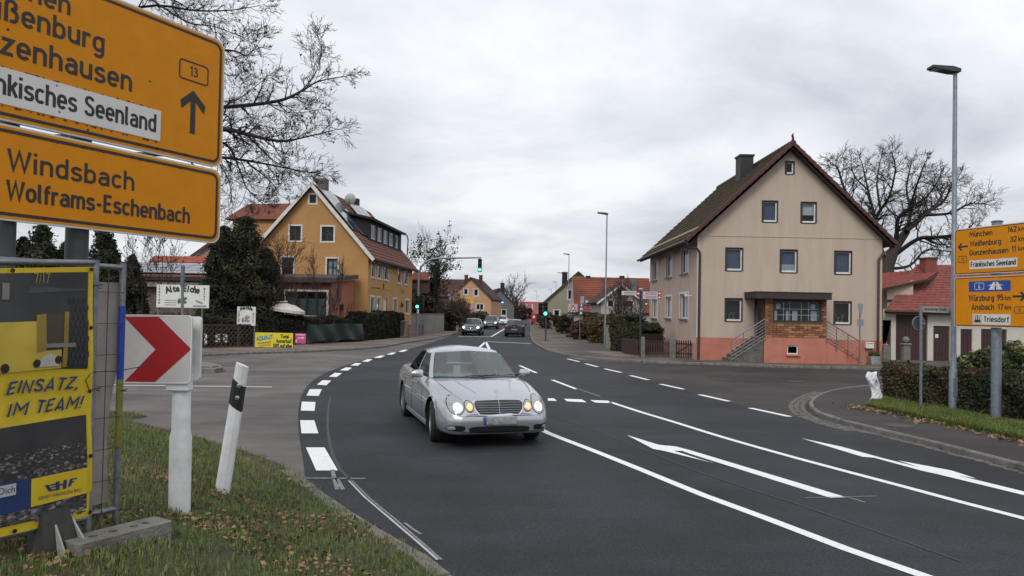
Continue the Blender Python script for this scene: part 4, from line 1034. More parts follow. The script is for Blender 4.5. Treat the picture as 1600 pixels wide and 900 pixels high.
# shed dormer along the street slope, slate clad, row of windows
dy0,dy1 = 2.9,dp - .9; xd = -0.8; zs = zr - slp * (xd - ap.x); zt = zs + 1.5
dw = [(dy0 + .5 + k * 1.75,dy0 + .5 + k * 1.75 + 1.2,zs + .25,zt - .25) for k in range(5)]
mb = MB(); mb.wall([(dy0,zs - .1),(dy1,zs - .1),(dy1,zt),(dy0,zt)],dw,FR(xd),.1)
xt = ap.x + (zr - zt - .35) / slp
mb.add([(xd,dy0,zs - .1),(xd,dy0,zt),(xt,dy0,zt + .35)],[(0,1,2)]); mb.add([(xd,dy1,zs - .1),(xd,dy1,zt),(xt,dy1,zt + .35)],[(0,1,2)])
mb.build("dormer",M_slate,O)
for a,b,c,d in dw: window(O,FR(xd),a,b,c,d,M_frwhite,.05,2,1,.08)
zu = zr - slp * (xt - ap.x)
mb = MB(); mb.prism([(xd + .35,zt - .05),(xt - .1,zt + .42),(xt - .1,zt + .56),(xd + .35,zt + .12)],lambda u,v,d: (u,d,v),dy0 - .35,dy1 + .35); mb.build("dormer_roof",M_slate,O)
downpipe(O,[(xd + .4,dy1 + .3,zt),(xd + .5,dy1 + .35,zt - .4),(xd + .45,dy1 + .3,zs - .2)],.05,M_slate)
# solar panels upslope of the dormer and along the gable edge, one object each
pan = MB(); pan.box(-.48,.48,-.8,.8,0,.03,1); pan.box(-.455,.455,-.775,.775,.031,.036,0); pan_me = pan.mesh("solar_panel",[M_solar,M_alu])
ang = math.atan(slp)
def panel(x,y):
 p = Vector(rp(x,y)) + Vector((math.sin(ang),0,math.cos(ang))) * .14
 inst("solar_panel",pan_me,O,p,(0,ang,0),(1,1,1))
for j in range(5):
 for i in range(2): 
  if j != 1: panel(ap.x + .42 + i * .62,2.4 + j * 1.68 + (1.2 if j > 1 else 0))
for i in range(4): panel(ap.x + .5 + i * .62,.75)
for i in range(2): panel(ap.x + 1.9 + i * .6,2.5)
mb = MB(); mb.box(ap.x - .3,ap.x + .35,1.5,2.2,zr - .5,zr + .62); ch = mb.build("chimney",pm("grey_chimney",(0.12,0.10,0.09),0.9,0.2,4),O)
mb = MB(); mb.box(ap.x - .2,ap.x + .25,9.5,10,zr - .5,zr + .5); mb.build("chimney",M_slate,O)
dc = Vector(rp(ap.x + .9,4.6)) + Vector((.2,0,.75)); mb = MB(); mb.lathe([(0,.0),(.22,.03),(.40,.12)],(dc.x,dc.y,dc.z),16,axis='y')
o_ = mb.build("satellite_dish",pm("dish_grey",(0.32,0.31,0.30),0.5,0.1,5),O); mb = MB(); mb.tube([dc + Vector((0,.05,-.7)),dc],.03,6); mb.tube([dc + Vector((0,-.05,-.38)),dc + Vector((0,-.4,-.05))],.015,5); mb.build("mast",M_galv,o_)
# hanging iron arm with lettering board
qa,qb = L.hit(588,450,'x',.35),L.hit(612,453,'x',.35)
mb = MB(); mb.tube([(0,qa.y,qa.z),(.6,qa.y,qa.z)],.025,6); mb.tube([(.3,qa.y,qa.z),(.35,qb.y,qb.z - .1)],.02,5); mb.tube([(.3,(qa.y + qb.y) / 2,qa.z),(.3,(qa.y + qb.y) / 2,qa.z + .4)],.04,5); mb.build("sign_bracket",M_black,O)
# single-storey extension with big window, in front of the gable
M_terra = pm("terracotta_render",(0.30,0.115,0.065),0.9,0.12,1.0,0.2,40,col2=(0.36,0.15,0.09),det=8)
M_fascia = pm("grey_fascia",(0.06,0.05,0.045),0.8,0.2,4)
yx = -3.6
x0e,x1e = L.hit(408,470,'y',yx).x,L.hit(517.5,470,'y',yx).x; x2e = L.hit(554,470,'y',-.05).x
zt0 = L.hit(460,441,'y',yx).z
x1f = x1e
ew = rects(L,[(447,455,510,493)],'y',yx)[0]
mb = MB(); mb.wall([(x0e,0),(x1f,0),(x1f,zt0),(x0e,zt0)],[ew],FX(yx),.15); mb.build("extension_wall",pm("dark_red_wall",(0.13,0.042,0.030),0.9,0.2,2),O)
mb = MB(); mb.add([(x1f,yx,0),(x2e,-.02,0),(x2e,-.02,zt0 + .35),(x1f,yx,zt0)],[(0,1,2,3)]); mb.build("extension_wall",M_terra,O)
w = window(O,FX(yx),*ew,M_frdark,.08,4,1,.12,pm("grey_green_blind",(0.16,0.20,0.19),0.8,0.1,3,stretch=(5,5,.4)),-.72,surround=(M_trim,.12,.03),name="show_window")
mb = MB(); mb.prism([(x0e - .5,0),(x1f + .3,0),(x2e + .3,3.6),(x0e - .5,3.6)],lambda u,v,d: (u,yx - .35 + v,zt0 + .05 + d + (v * .10)),0,.25); mb.build("extension_roof",M_fascia,O)
# climbing stems on the terracotta wall
mb = MB()
for k in range(5):
 f = .15 + k * .17; p = Vector((x1f,yx,0)).lerp(Vector((x2e,0,0)),f) + Vector((.06,-.03,0)); pts = [p]
 for j in range(6): pts.append(pts[-1] + Vector((rnd.uniform(-.1,.1),rnd.uniform(-.05,.05),.42)))
 mb.tube(pts,[.03,.028,.024,.02,.015,.012,.008],4)
 for j in (2,3,4): mb.tube([pts[j],pts[j] + Vector((rnd.uniform(-.3,.3),rnd.uniform(-.2,.2),.5))],[.014,.006],4)
mb.build("climbing_stems",M_twig,O)
mb = MB(); lq = Vector((x1f,yx,0)).lerp(Vector((x2e,0,0)),.38) + Vector((.1,-.05,0)); mb.rbox(lq.x - .12,lq.x + .12,lq.y - .12,lq.y + .1,1.95,2.35,.03); mb.build("wall_lantern",M_black,O)
# cream awning-parasol on the terrace
q = G(462,525); t = thing("terrace_parasol","open cream parasol in front of the inn's large window","parasol",(P(455,490,41).x,41,0)); Lq = Loc(t.location)
a,b,c_ = Lq.hit(431,475),Lq.hit(484,481),Lq.hit(432,486)
cxm = (a.x + b.x) / 2 - .3; R = (b.x - a.x) / 2
mb = MB(); n = 12
rim = [(cxm + R * 1.05 * math.cos(2 * PI * k / n),R * .9 * math.sin(2 * PI * k / n),a.z - .28 - .12 * math.cos(2 * PI * k / n)) for k in range(n)]
mid = [(cxm + R * .5 * math.cos(2 * PI * k / n),R * .45 * math.sin(2 * PI * k / n),a.z - .02 - .06 * math.cos(2 * PI * k / n)) for k in range(n)]
low = [(x,y,z - .16) for x,y,z in rim]
mb.add([(cxm,0,a.z + .06)] + mid + rim + low,[(0,1 + k,1 + (k + 1) % n) for k in range(n)] + [(1 + k,1 + n + k,1 + n + (k + 1) % n,1 + (k + 1) % n) for k in range(n)] + [(1 + n + k,1 + 2 * n + k,1 + 2 * n + (k + 1) % n,1 + n + (k + 1) % n) for k in range(n)])
mb.build("canopy",pm("cream_cloth",(0.55,0.52,0.46),0.9,0.1,5),t)
mb = MB(); mb.tube([(cxm - R * .8,0,0),(cxm - R * .8,0,a.z + .1),(cxm,0,a.z + .15)],.035,6); mb.build("mast",M_trim,t)
# brown-roofed wing behind the inn, ochre too
q = P(380,480,60); W = thing("rear_wing","ochre building with clay tiled hip roof behind the conifer","house",(q.x,60,0)); L = Loc(W.location)
a,b = L.hit(352,342),L.hit(455,342); r0,r1 = L.hit(388,319,'y',4),L.hit(455,317,'y',4)
mb = MB(); mb.box(a.x + .5,b.x + 2,.3,8,0,a.z); mb.build("wall",M_ochre,W)
roof_slope(W,(a.x,0,a.z),(b.x + 2.3,0,b.z),(r1.x + 2,4,r1.z),(r0.x,4,r0.z),M_oldclay,.3,.35,.02)
roof_slope(W,(a.x,8,a.z),(a.x,0,a.z),(r0.x,4,r0.z),(r0.x + .01,4.02,r0.z),M_oldclay,.3,.35,.02)
# low building with solar roof far left, behind the trees
q = P(262,500,52); S = thing("solar_roof_barn","low weathered barn with pale solar roof and red ridge behind the garden","barn",(q.x,52,0)); L = Loc(S.location)
e0,e1 = L.hit(186,429),L.hit(345,432); t0_,t1_ = L.hit(205,409,'y',5),L.hit(345,413,'y',5)
mb = MB(); mb.box(e0.x - 4,e1.x - .3,.5,9,0,e0.z - .1); mb.build("wall",pm("weathered_board",(0.085,0.058,0.048),0.9,0.3,1.5,stretch=(6,6,.7),col2=(0.15,0.11,0.095)),S)
mb = MB(); mb.box(e0.x - 4.3,e1.x,-.2,.45,e0.z - .35,e0.z - .06); mb.build("eaves_board",M_black,S)
mb = MB(); mb.box(L.hit(190,460).x,L.hit(330,460).x,-.02,.48,L.hit(250,448).z,L.hit(250,440).z); mb.build("pale_band",pm("pale_band",(0.26,0.20,0.18),0.9,0.2,2),S)
sl = MB(); sl.add([(e0.x - 4.3,-.25,e0.z),(e1.x,-.25,e0.z),(t1_.x,5,t0_.z),(e0.x - 4.3,5,t0_.z),(e0.x - 4.3,-.25,e0.z - .1),(e1.x,-.25,e0.z - .1),(t1_.x,5,t0_.z - .2),(e0.x - 4.3,5,t0_.z - .2)],[(0,1,2,3),(4,5,6,7),(0,4,5,1),(1,5,6,2)]); rf = sl.build("roof",M_oldclay,S)
sp = MB(); sp.box(-.8,.8,-.48,.48,0,.03,1); sp.box(-.775,.775,-.455,.455,.031,.035,0); spm = sp.mesh("solar_panel",[pm("pale_solar",(0.10,0.11,0.13),0.10,0.1,5,spec=1.0),M_alu])
sa = math.atan2(t0_.z - e0.z,5.25)
for i in range(6):
 for j in range(4): inst("solar_panel",spm,rf,(e0.x - .2 + i * 1.64,.45 + j * 1.05,e0.z + .12 + (.7 + j * 1.05) * math.tan(sa)),(sa,0,0))
roof_slope(S,(L.hit(232,411,'y',4.6).x,4.6,t0_.z + .02),(L.hit(346,419,'y',4.6).x,4.6,t0_.z - .02),(L.hit(335,405,'y',6).x,6,t0_.z + .55),(L.hit(240,404,'y',6).x,6,t0_.z + .55),pm("bright_red_tiles",(0.30,0.07,0.035),0.7,0.2,2),.3,.35,.03)
mb = MB(); ga,gb = L.hit(300,404,'y',9),L.hit(345,370,'y',9); mb.prism([(ga.x,0),(ga.x + 9,0),(ga.x + 9,gb.z),(gb.x,gb.z),(ga.x,ga.z)],lambda u,v,d: (u,9 + d,v),0,6); mb.build("gable_wall",pm("pinkish_gable",(0.30,0.22,0.19),0.9,0.15,3),S)
mb = MB(); mb.bar((ga.x - .3,8.8,ga.z - .1),(gb.x + .2,8.8,gb.z + .2),.1,.25); mb.build("verge_board",M_browntile,S)
# ================================================================== houses further up on the left
def far_house(name,label,cat,px_base,Y,rz,gw,ln,ze,za,wallm,roofm,wins=(),front='gable',trim=True,mat_frame=None,extra=None,side_w=()):
 """gable facade spans local x 0..gw at y=0; ridge runs along y. wins: (u0,u1,z0,z1,cols)"""
 q = P(px_base,495,Y); h = thing(name,label,cat,(q.x,Y,0),rz); Lh = Loc(h.location,rz)
 m = MB(); m.wall([(0,0),(gw,0),(gw,ze),(gw / 2,za),(0,ze)],[w_[:4] for w_ in wins],FX(),.15)
 m.build("wall",wallm,h)
 m = MB(); m.add([(0,0,0),(0,ln,0),(0,ln,ze),(0,0,ze),(gw,0,0),(gw,ln,0),(gw,ln,ze),(gw,0,ze),(gw / 2,ln,za)],[(0,1,2,3),(4,5,6,7),(1,5,6,8,2)]); m.build("wall",wallm,h)
 for a,b,c,d,n_ in wins: window(h,FX(),a,b,c,d,M_frwhite,.09,n_,1,.12,surround=(M_trim,.08,.02))
 for a,b,c,d,n_,sd_ in side_w: window(h,FL(-.12) if sd_ < 0 else FR(gw + .12),a,b,c,d,M_frwhite,.09,n_,1,.10)
 s = (za - ze) / (gw / 2); o = .35; z_ = za + .08
 f = lambda x,y: (x,y,z_ - s * abs(x - gw / 2))
 roof_slope(h,f(-o,ln + .3),f(-o,-.3),f(gw / 2,-.3),f(gw / 2,ln + .3),roofm,.5,.5,.02,.03,.2,sub=2)
 roof_slope(h,f(gw + o,-.3),f(gw + o,ln + .3),f(gw / 2,ln + .3),f(gw / 2,-.3),roofm,.5,.5,.02,.03,.2,sub=2)
 return h,Lh
 # orange gabled house with painted poster wall; built so that gable faces the street junction
oh,Lh = far_house("orange_house","orange gabled house with dark brown roof and yellow poster across its front","house",702,118,math.radians(-6),6.7,14,4.3,7.5,
 pm("orange_render",(0.44,0.235,0.135),0.9,0.08,0.6,col2=(0.50,0.28,0.17)),M_browntile,
 [(2.25,2.95,4.75,5.7,1),(3.9,4.6,4.55,5.65,1),(4.3,5.5,2.3,3.3,2)])
mb = MB(); mb.box(.5,3.9,-.06,-.02,1.2,4.1); mb.build("poster_board",pm("yellow_board",(0.60,0.33,0.03),0.7,0.15,1.5),oh)
mb = MB(); mb.box(2.55,3.85,-.10,-.062,.7,3.3); mb.build("figure_poster",pm("mottled_poster",(0.16,0.05,0.05),0.7,0.3,2.0,col2=(0.42,0.36,0.40)),oh)
mb = MB(); mb.box(.45,3.95,-.12,-.02,4.1,4.22); mb.build("poster_lintel",pm("yellow_paint",(0.75,0.45,0.05),0.7,0.1,2),oh)
for a in (1.9,4.3): chimney(oh,a,a + .5,2.5,3.2,6.4,7.95,M_browntile)
# its long brown-roofed neighbour reaching left behind the trees
nb = thing("brown_roofed_house","long house with plain dark brown roof left of the orange house","house",(P(652,495,126).x,126,0)); L = Loc(nb.location)
e0,e1 = L.hit(655,463),L.hit(712,463); t0_,t1_ = L.hit(662,435.5,'y',4),L.hit(732,435,'y',4)
mb = MB(); mb.box(e0.x,e1.x,.4,9,0,e0.z); mb.build("wall",pm("brown_render",(0.10,0.06,0.045),0.9,0.2,2),nb)
roof_slope(nb,(e0.x - .3,0,e0.z),(e1.x + 1,0,e0.z),(t1_.x + .4,4,t0_.z),(t0_.x - .3,4,t0_.z),M_browntile,.5,.5,.02,sub=2)
# red-brown shed seen between inn and traffic light pole
rs = thing("brick_red_outbuilding","old brick red outbuilding beside the far corner of the inn","outbuilding",(P(640,495,68).x,68,0)); L = Loc(rs.location)
e0,e1,t0_ = L.hit(640,437),L.hit(670,437),L.hit(655,425,'y',3)
mb = MB(); mb.box(0,e1.x,0,6,0,e0.z); mb.build("wall",pm("old_brick_red",(0.050,0.032,0.026),0.95,0.35,0.8,col2=(0.095,0.048,0.034)),rs)
roof_slope(rs,(-.3,-.3,e0.z),(e1.x,-.3,e0.z),(e1.x - .3,3,t0_.z),(0,3,t0_.z),M_oldclay,.4,.4,.02,sub=2)
# dark house behind the orange one
dh,Ld = far_house("grey_house","dark grey house with chimney beyond the orange house","house",756,150,math.radians(8),6.2,10,3.8,6.9,pm("grey_render",(0.13,0.12,0.12),0.9,0.1,2),M_slate,[(2.0,3.0,4.2,5.2,1),(.8,1.8,1.4,2.6,1),(3.6,4.6,1.4,2.6,1)])
chimney(dh,3.5,4.2,1.0,1.8,6.0,8.0,M_slate)
# petrol station: blue canopy on posts and lit blue totem
ps = thing("petrol_station_canopy","blue petrol station canopy with pale posts beyond the grey house","canopy",(P(770,495,165).x,165,0)); L = Loc(ps.location)
a,b = L.hit(772,462),L.hit(795,476)
mb = MB(); mb.box(a.x,b.x + .5,0,9,b.z - .4,a.z - .6); mb.build("fascia",pm("petrol_blue",(0.02,0.16,0.50),0.4,0.15,1),ps)
for fx in (.1,.5,.85):
 mb = MB(); x = a.x + (b.x - a.x) * fx; mb.box(x,x + .35,1,1.35,0,b.z - .4); mb.build("post",M_trim,ps)
mb = MB(); mb.box(a.x + .3,b.x,6,8.5,0,b.z - .6); mb.build("kiosk",pm("kiosk_blue",(0.06,0.20,0.45),0.5,0.2,1),ps)
tt_ = thing("petrol_totem","blue petrol price totem with lit white sign panel","sign",(P(783,495,140).x,140,0)); L = Loc(tt_.location)
a,b = L.hit(777.5,466),L.hit(788,476)
mb = MB(); mb.prism([(a.x,b.z),(b.x,b.z),(b.x - .1,a.z),(a.x + .35,a.z + .3)],lambda u,v,d: (u,d,v),0,.4); mb.build("panel",pm("totem_blue",(0.02,0.14,0.48),0.4,0.1,1),tt_)
mb = MB(); mb.prism([(a.x + .25,b.z + .25),(b.x - .15,b.z + .35),(b.x - .25,b.z + .75),(a.x + .35,b.z + .6)],lambda u,v,d: (u,d,v),-.02,-.004); mb.build("lit_sign",lamp_mat("lit_blue_white",(0.25,0.65,1.0),1.6),tt_)
mb = MB(); mb.tube([((a.x + b.x) / 2 - .1,.2,0),((a.x + b.x) / 2 - .1,.2,b.z)],.12,6); mb.build("post",M_trim,tt_)
# long pink-red store across the end of the street
st = thing("long_store","long pinkish red store building closing the view at the end of the street","building",(P(790,495,300).x,300,0)); L = Loc(st.location)
a,b = L.hit(786,470.5),L.hit(880,471.5)
mb = MB(); mb.box(a.x,b.x,0,30,0,a.z); mb.build("wall",pm("pink_red_cladding",(0.33,0.09,0.10),0.8,0.2,0.08,col2=(0.42,0.15,0.16)),st)
for px in (822.5,831.5):
 q0,q1 = L.hit(px - 1.2,475),L.hit(px + 1.6,487); mb = MB()
 for k in range(6): mb.box(q0.x + rnd.uniform(0,.2),q1.x - rnd.uniform(0,.2),-.1,-.02,q1.z + (q0.z - q1.z) * k / 6,q1.z + (q0.z - q1.z) * (k + .72) / 6)
 mb.build("white_lettering",M_trim,st)
 # ================================================================== houses on the right side of the street
gh,Lg = far_house("olive_house","pale olive rendered gabled house with grey roof beside the shop signs","house",851,98,math.radians(-2),8.8,16,3.6,7.6,pm("olive_render",(0.22,0.205,0.15),0.9,0.12,0.6,col2=(0.27,0.25,0.19)),M_browntile,[(3.0,4.0,3.9,5.2,2),(1.2,2.0,1.3,2.5,1)])
chimney(gh,2.4,3.1,4,4.8,5.6,7.7,M_slate)
rr = thing("red_roofed_house","large house with broad weathered red tile roof behind the small pink house","house",(P(893,495,78).x,78,0)); L = Loc(rr.location)
e0,e1 = L.hit(898,487.5),L.hit(1016,489.5); t0_,t1_ = L.hit(894,432.5,'y',4.5),L.hit(1014,435.5,'y',4.5)
mb = MB(); mb.box(e0.x,e1.x,.4,9,0,e0.z); mb.add([(t0_.x,.4,0),(e0.x,.4,e0.z),(t0_.x,4.5,t0_.z),(t0_.x,9,0)],[(0,1,2,3)]); mb.build("wall",pm("pinkish_white_render",(0.42,0.34,0.31),0.9,0.1,1),rr)
roof_slope(rr,(t0_.x,0,e0.z),(t1_.x,0,e0.z),(t1_.x,4.5,t0_.z),(t0_.x,4.5,t0_.z),pm("weathered_red_tiles",(0.10,0.038,0.028),0.9,0.3,0.35,0.2,20,col2=(0.26,0.075,0.04),det=9),.35,.38,.02,sub=3)
for px in (919,972): 
 c = L.hit(px,431,'y',4.5); mb = MB(); mb.box(c.x - .25,c.x + .25,4.3,4.9,t0_.z - .4,c.z); mb.build("chimney",M_slate,rr)
c = L.hit(990,436,'y',2.5); mb = MB(); mb.box(c.x - .3,c.x + .3,2.3,2.9,e0.z + 1,c.z); mb.build("chimney",pm("steel_grey",(0.10,0.12,0.14),0.6,0.2,3),rr)
for x0,y0,x1,y1 in ((912,468,920,477),(1002,449,1007,456),(1002,468,1008,478)):
 q0,q1 = L.hit(x0,y1,'y',1.8),L.hit(x1,y0,'y',1.8); zq = (q0.z + q1.z) / 2
 fz = lambda u,v,d,q0=q0: (u,1.0 + (v - q0.z) * .8 + d - .5,v)
 mb = MB(); mb.prism([(q0.x,q0.z),(q1.x,q0.z),(q1.x,q1.z),(q0.x,q1.z)],lambda u,v,d: (u,(v - e0.z) / (t0_.z - e0.z) * 4.5 - .12 + d,v),-.08,.05); sk = mb.build("skylight",M_frdark,rr)
 mb = MB(); i_ = .12; mb.prism([(q0.x + i_,q0.z + i_),(q1.x - i_,q0.z + i_),(q1.x - i_,q1.z - i_),(q0.x + i_,q1.z - i_)],lambda u,v,d: (u,(v - e0.z) / (t0_.z - e0.z) * 4.5 - .12 + d,v),-.10,-.085); mb.build("pane",pm("skylight_glass",(0.22,0.34,0.40),0.15,0.2,3),sk)
kY = 64.0; q = P(935,495,kY); pk = thing("pink_house","small pale pink gabled house with white verge boards behind the hedge","house",(q.x,kY,0)); L = Loc(pk.location)
a,t_,b = L.hit(934,471),L.hit(970,444),L.hit(1004,472)
kw = rects(L,[(966,451.5,973,459),(950,469.5,958,479),(974.5,470,988.5,479.5),(949,495,958,502)])
mb = MB(); mb.wall([(a.x + .3,0),(b.x,0),(b.x,b.z),(t_.x,t_.z - .1),(a.x + .3,a.z)],kw,FX(),.12); mb.box(a.x + .3,a.x + .32,.01,9,0,a.z); mb.build("wall",pm("pale_pink_render",(0.38,0.315,0.31),0.9,0.08,1,col2=(0.44,0.37,0.36)),pk)
for w_ in kw: window(pk,FX(),*w_,M_frdark,.08,1 if w_[1] - w_[0] < .6 else 2,1,.1,surround=(M_trim,.08,.02))
roof_slope(pk,(a.x - .1,9,a.z - .1),(a.x - .1,-.4,a.z - .1),(t_.x,-.4,t_.z + .05),(t_.x,9,t_.z + .05),M_browntile,.35,.38,.02,sub=3)
roof_slope(pk,(b.x + .3,-.4,b.z - .1),(b.x + .3,9,b.z - .1),(t_.x,9,t_.z + .05),(t_.x,-.4,t_.z + .05),M_browntile,.35,.38,.02,sub=3)
mb = MB(); mb.bar((a.x - .1,-.42,a.z - .2),(t_.x,-.42,t_.z - .05),.06,.16); mb.bar((b.x + .3,-.42,b.z - .2),(t_.x,-.42,t_.z - .05),.06,.16); mb.build("verge_board",M_trim,pk)
ax = thing("flat_annex","low pinkish annex with dark flat roof left of the small pink house","annex",(P(898,495,66).x,66,0)); L = Loc(ax.location)
a,b = L.hit(897,491),L.hit(936,491)
aw = rects(L,[(924,493,932,499.5)])
mb = MB(); mb.wall([(a.x,0),(b.x,0),(b.x,a.z),(a.x,a.z)],aw,FX(),.1); mb.build("wall",pm("annex_render",(0.40,0.33,0.32),0.9,0.1,1),ax); window(ax,FX(),*aw[0],M_frdark,.06)
mb = MB(); mb.box(a.x - .2,b.x + .1,-.3,5,a.z + .002,a.z + .2); mb.build("roof",M_black,ax)
# ================================================================== signs and street furniture
M_yel = pm("sign_yellow",(0.62,0.225,0.001),0.6,0.05,6,0.05,60,det=3,spec=.25)
M_signblk = pm("sign_black",(0.016,0.015,0.015),0.55,0.15,12)
M_signwht = pm("sign_white",(0.58,0.57,0.54),0.5,0.06,5,col2=(0.66,0.65,0.62))
M_rim = pm("sign_rim",(0.50,0.49,0.44),0.6,0.2,7,col2=(0.62,0.60,0.55))
M_blue = pm("sign_blue",(0.010,0.055,0.30),0.45,0.08,6)
M_red = pm("sign_red",(0.33,0.010,0.014),0.4,0.08,6)
M_grime = pm("sign_grime",(0.05,0.04,0.03),0.9,0.4,40)
PF = lambda u,v,d: (u,d,v)
def rounded(x0,x1,z0,z1,r,n=5):
 pts = []
 for cx,cz,a0 in ((x1 - r,z1 - r,0),(x0 + r,z1 - r,90),(x0 + r,z0 + r,180),(x1 - r,z0 + r,270)):
  for k in range(n + 1):
   a = math.radians(a0 + 90 * k / n); pts.append((cx + r * math.cos(a),cz + r * math.sin(a)))
 return pts
def ring_plate(mb,outer,inner,d,mi=0):
 n = len(outer); mb.add([(u,d,v) for u,v in outer] + [(u,d,v) for u,v in inner],[(i,(i + 1) % n,n + (i + 1) % n,n + i) for i in range(n)],mi)
def board(parent,x0,x1,z0,z1,r=.05,rim=.012,gap=.03,bw=.022,face=None,back=None,border=None,th=.03):
 mb = MB(); mb.prism(rounded(x0,x1,z0,z1,r),PF,0.0,th); b = mb.build("board",[back or M_rim],parent)
 mb = MB(); mb.prism(rounded(x0 + rim,x1 - rim,z0 + rim,z1 - rim,r * .9),PF,-.002,-.0005); mb.build("face",face or M_yel,b)
 mb = MB(); g = gap + rim
 ring_plate(mb,rounded(x0 + g,x1 - g,z0 + g,z1 - g,r * .8),rounded(x0 + g + bw,x1 - g - bw,z0 + g + bw,z1 - g - bw,r * .6),-.0035)
 mb.build("border",border or M_signblk,b); return b
def word(t,L,body,px,py,cap_px,mat=None,align='l',end=None,weight=.014,xs=.84,shear=0,rot=0,par=None,space=1.0):
 """lettering on the local plane y=0, measured in the photo: baseline point (px,py), capital height cap_px"""
 a = L.hit(px,py); b = L.hit(px,py - cap_px); cap = b.z - a.z; wd = None
 if end is not None:
  c = L.hit(*end); wd = abs(c.x - a.x); z = (a.z + c.z) / 2
 else: z = a.z
 return stroke_text(par or t,body,a.x,z,cap,mat or M_signblk,width=wd,align=align,xs=xs,sw=weight if weight > .1 else .15,d=-.0042)
def arrow_mark(t,c,s,ang,mat=None,bw=.13,name="arrow"):
 """German direction arrow: shaft with two heavy barbs, pointing up before rotation"""
 pts = [(-bw / 2,-.5),(bw / 2,-.5),(bw / 2,.24),(.30,.02),(.34,.20),(0.0,.5),(-.34,.20),(-.30,.02),(-bw / 2,.24)]
 q = [((u * math.cos(ang) - v * math.sin(ang)) * s + c[0],(u * math.sin(ang) + v * math.cos(ang)) * s + c[1]) for u,v in pts]
 mb = MB(); mb.prism(q,PF,-.0045,-.004); return mb.build(name,mat or M_signblk,t)
def frame_mark(t,x0,x1,z0,z1,w,r,mat=None,name="number_frame",d=-.0043):
 mb = MB(); ring_plate(mb,rounded(x0,x1,z0,z1,r),rounded(x0 + w,x1 - w,z0 + w,z1 - w,r * .6),d); return mb.build(name,mat or M_signblk,t)
def plate(t,x0,x1,z0,z1,mat,d0=-.006,d1=-.0036,name="panel"):
 mb = MB(); mb.prism([(x0,z0),(x1,z0),(x1,z1),(x0,z1)],PF,d0,d1); return mb.build(name,mat,t)
 # ---- big yellow direction sign at the left edge
LR = math.atan2(.88,.474)
p0 = P(120,400,5.25)
S1 = thing("direction_sign","large yellow direction sign of two boards on grey posts behind the construction banner","road sign",(p0.x + .88 * .1,p0.y - .474 * .1,vh(p0.x,p0.y)),LR); L = Loc(S1.location,LR)
a,b = L.hit(352,66),L.hit(345,263)
xR = a.x; zT = a.z; zB = b.z; xL = xR - 3.3
b1 = board(S1,xL,xR,zB,zT,.09,.014,.018,.022)
c,d = L.hit(344,266.5),L.hit(341,381)
b2 = board(S1,xL,L.hit(345,300).x,d.z,c.z,.08,.014,.018,.022)
word(S1,L,"München",110,25,33,align='r',xs=1.04); word(S1,L,"Weißenburg",163,84,33,align='r',xs=1.04); word(S1,L,"Gunzenhausen",206,144,33,align='r',xs=1.04)
q1,q0 = L.hit(251,174),L.hit(250,221)
pl = plate(S1,q1.x - 2.2,q1.x,q0.z,q1.z,M_signwht); 
stroke_text(S1,"Fränkisches Seenland",L.hit(243,208).x,q0.z + (q1.z - q0.z) * .25,(q1.z - q0.z) * .60,M_signblk,align='r',xs=.84,sw=.155,d=-.0068)
word(S1,L,"Windsbach",10,267,34,end=(210,297)); word(S1,L,"Wolframs-Eschenbach",9,312,31,end=(296,349),weight=.165)
f0,f1 = L.hit(279,121),L.hit(326,99); frame_mark(S1,f0.x,f1.x,min(f0.z,L.hit(326,131).z),L.hit(279,89).z - .0,.012,.03)
fz0,fz1 = min(f0.z,L.hit(326,131).z),L.hit(279,89).z
stroke_text(S1,"13",(f0.x + f1.x) / 2,fz0 + (fz1 - fz0) * .28,(fz1 - fz0) * .5,M_signblk,align="c",xs=.85,d=-.0042)
a0,a1 = L.hit(300,209),L.hit(300,141); arrow_mark(S1,((a0.x),(a0.z + a1.z) / 2),a1.z - a0.z,0)
mb = MB()
for px,r in ((120,.075),(8,.06)):
 xx = L.hit(px,385,'y',.12).x; mb = MB(); mb.tube([(xx,.12,-.3),(xx,.12,zT - .15)],r,14); mb.build("post",pm("weathered_zinc",(0.065,0.072,0.078),.6,.2,8,metal=.3),S1,smooth=True)
for zz in (d.z + .12,c.z - .1,zB + .15,zT - .25):
 mb = MB(); mb.box(xL + .1,xR - .25,.032,.05,zz - .02,zz + .02); mb.build("rail",M_galv,S1)
 # grime runs along board edges and a few stud heads
mb = MB(); rg = random.Random(3)
for zz,x_0,x_1 in ((zB + .045,xR - 1.9,xR - .1),(c.z - .05,xR - 1.9,xR - .2),(q1.z + .004,q1.x - 1.4,q1.x),(q0.z - .012,q1.x - 1.4,q1.x),(d.z + .04,xR - 1.6,xR - .3)):
 for _ in range(34):
  x = rg.uniform(x_0,x_1); s = rg.uniform(.003,.010)
  mb.add([(x - s * 1.8,-.0049,zz),(x,-.0049,zz - s * .8),(x + s * 1.8,-.0049,zz),(x + s * .4,-.0049,zz + s * .9)],[(0,1,2,3)])
for px,py in ((234,127),(137,203),(92,175),(12,46),(88,134),(170,216)):
 h = L.hit(px,py); mb.lathe([(.008,-.006),(.008,-.004)],(h.x,0,h.z),8,axis='y')
mb.build("grime",M_grime,S1,kind='stuff')
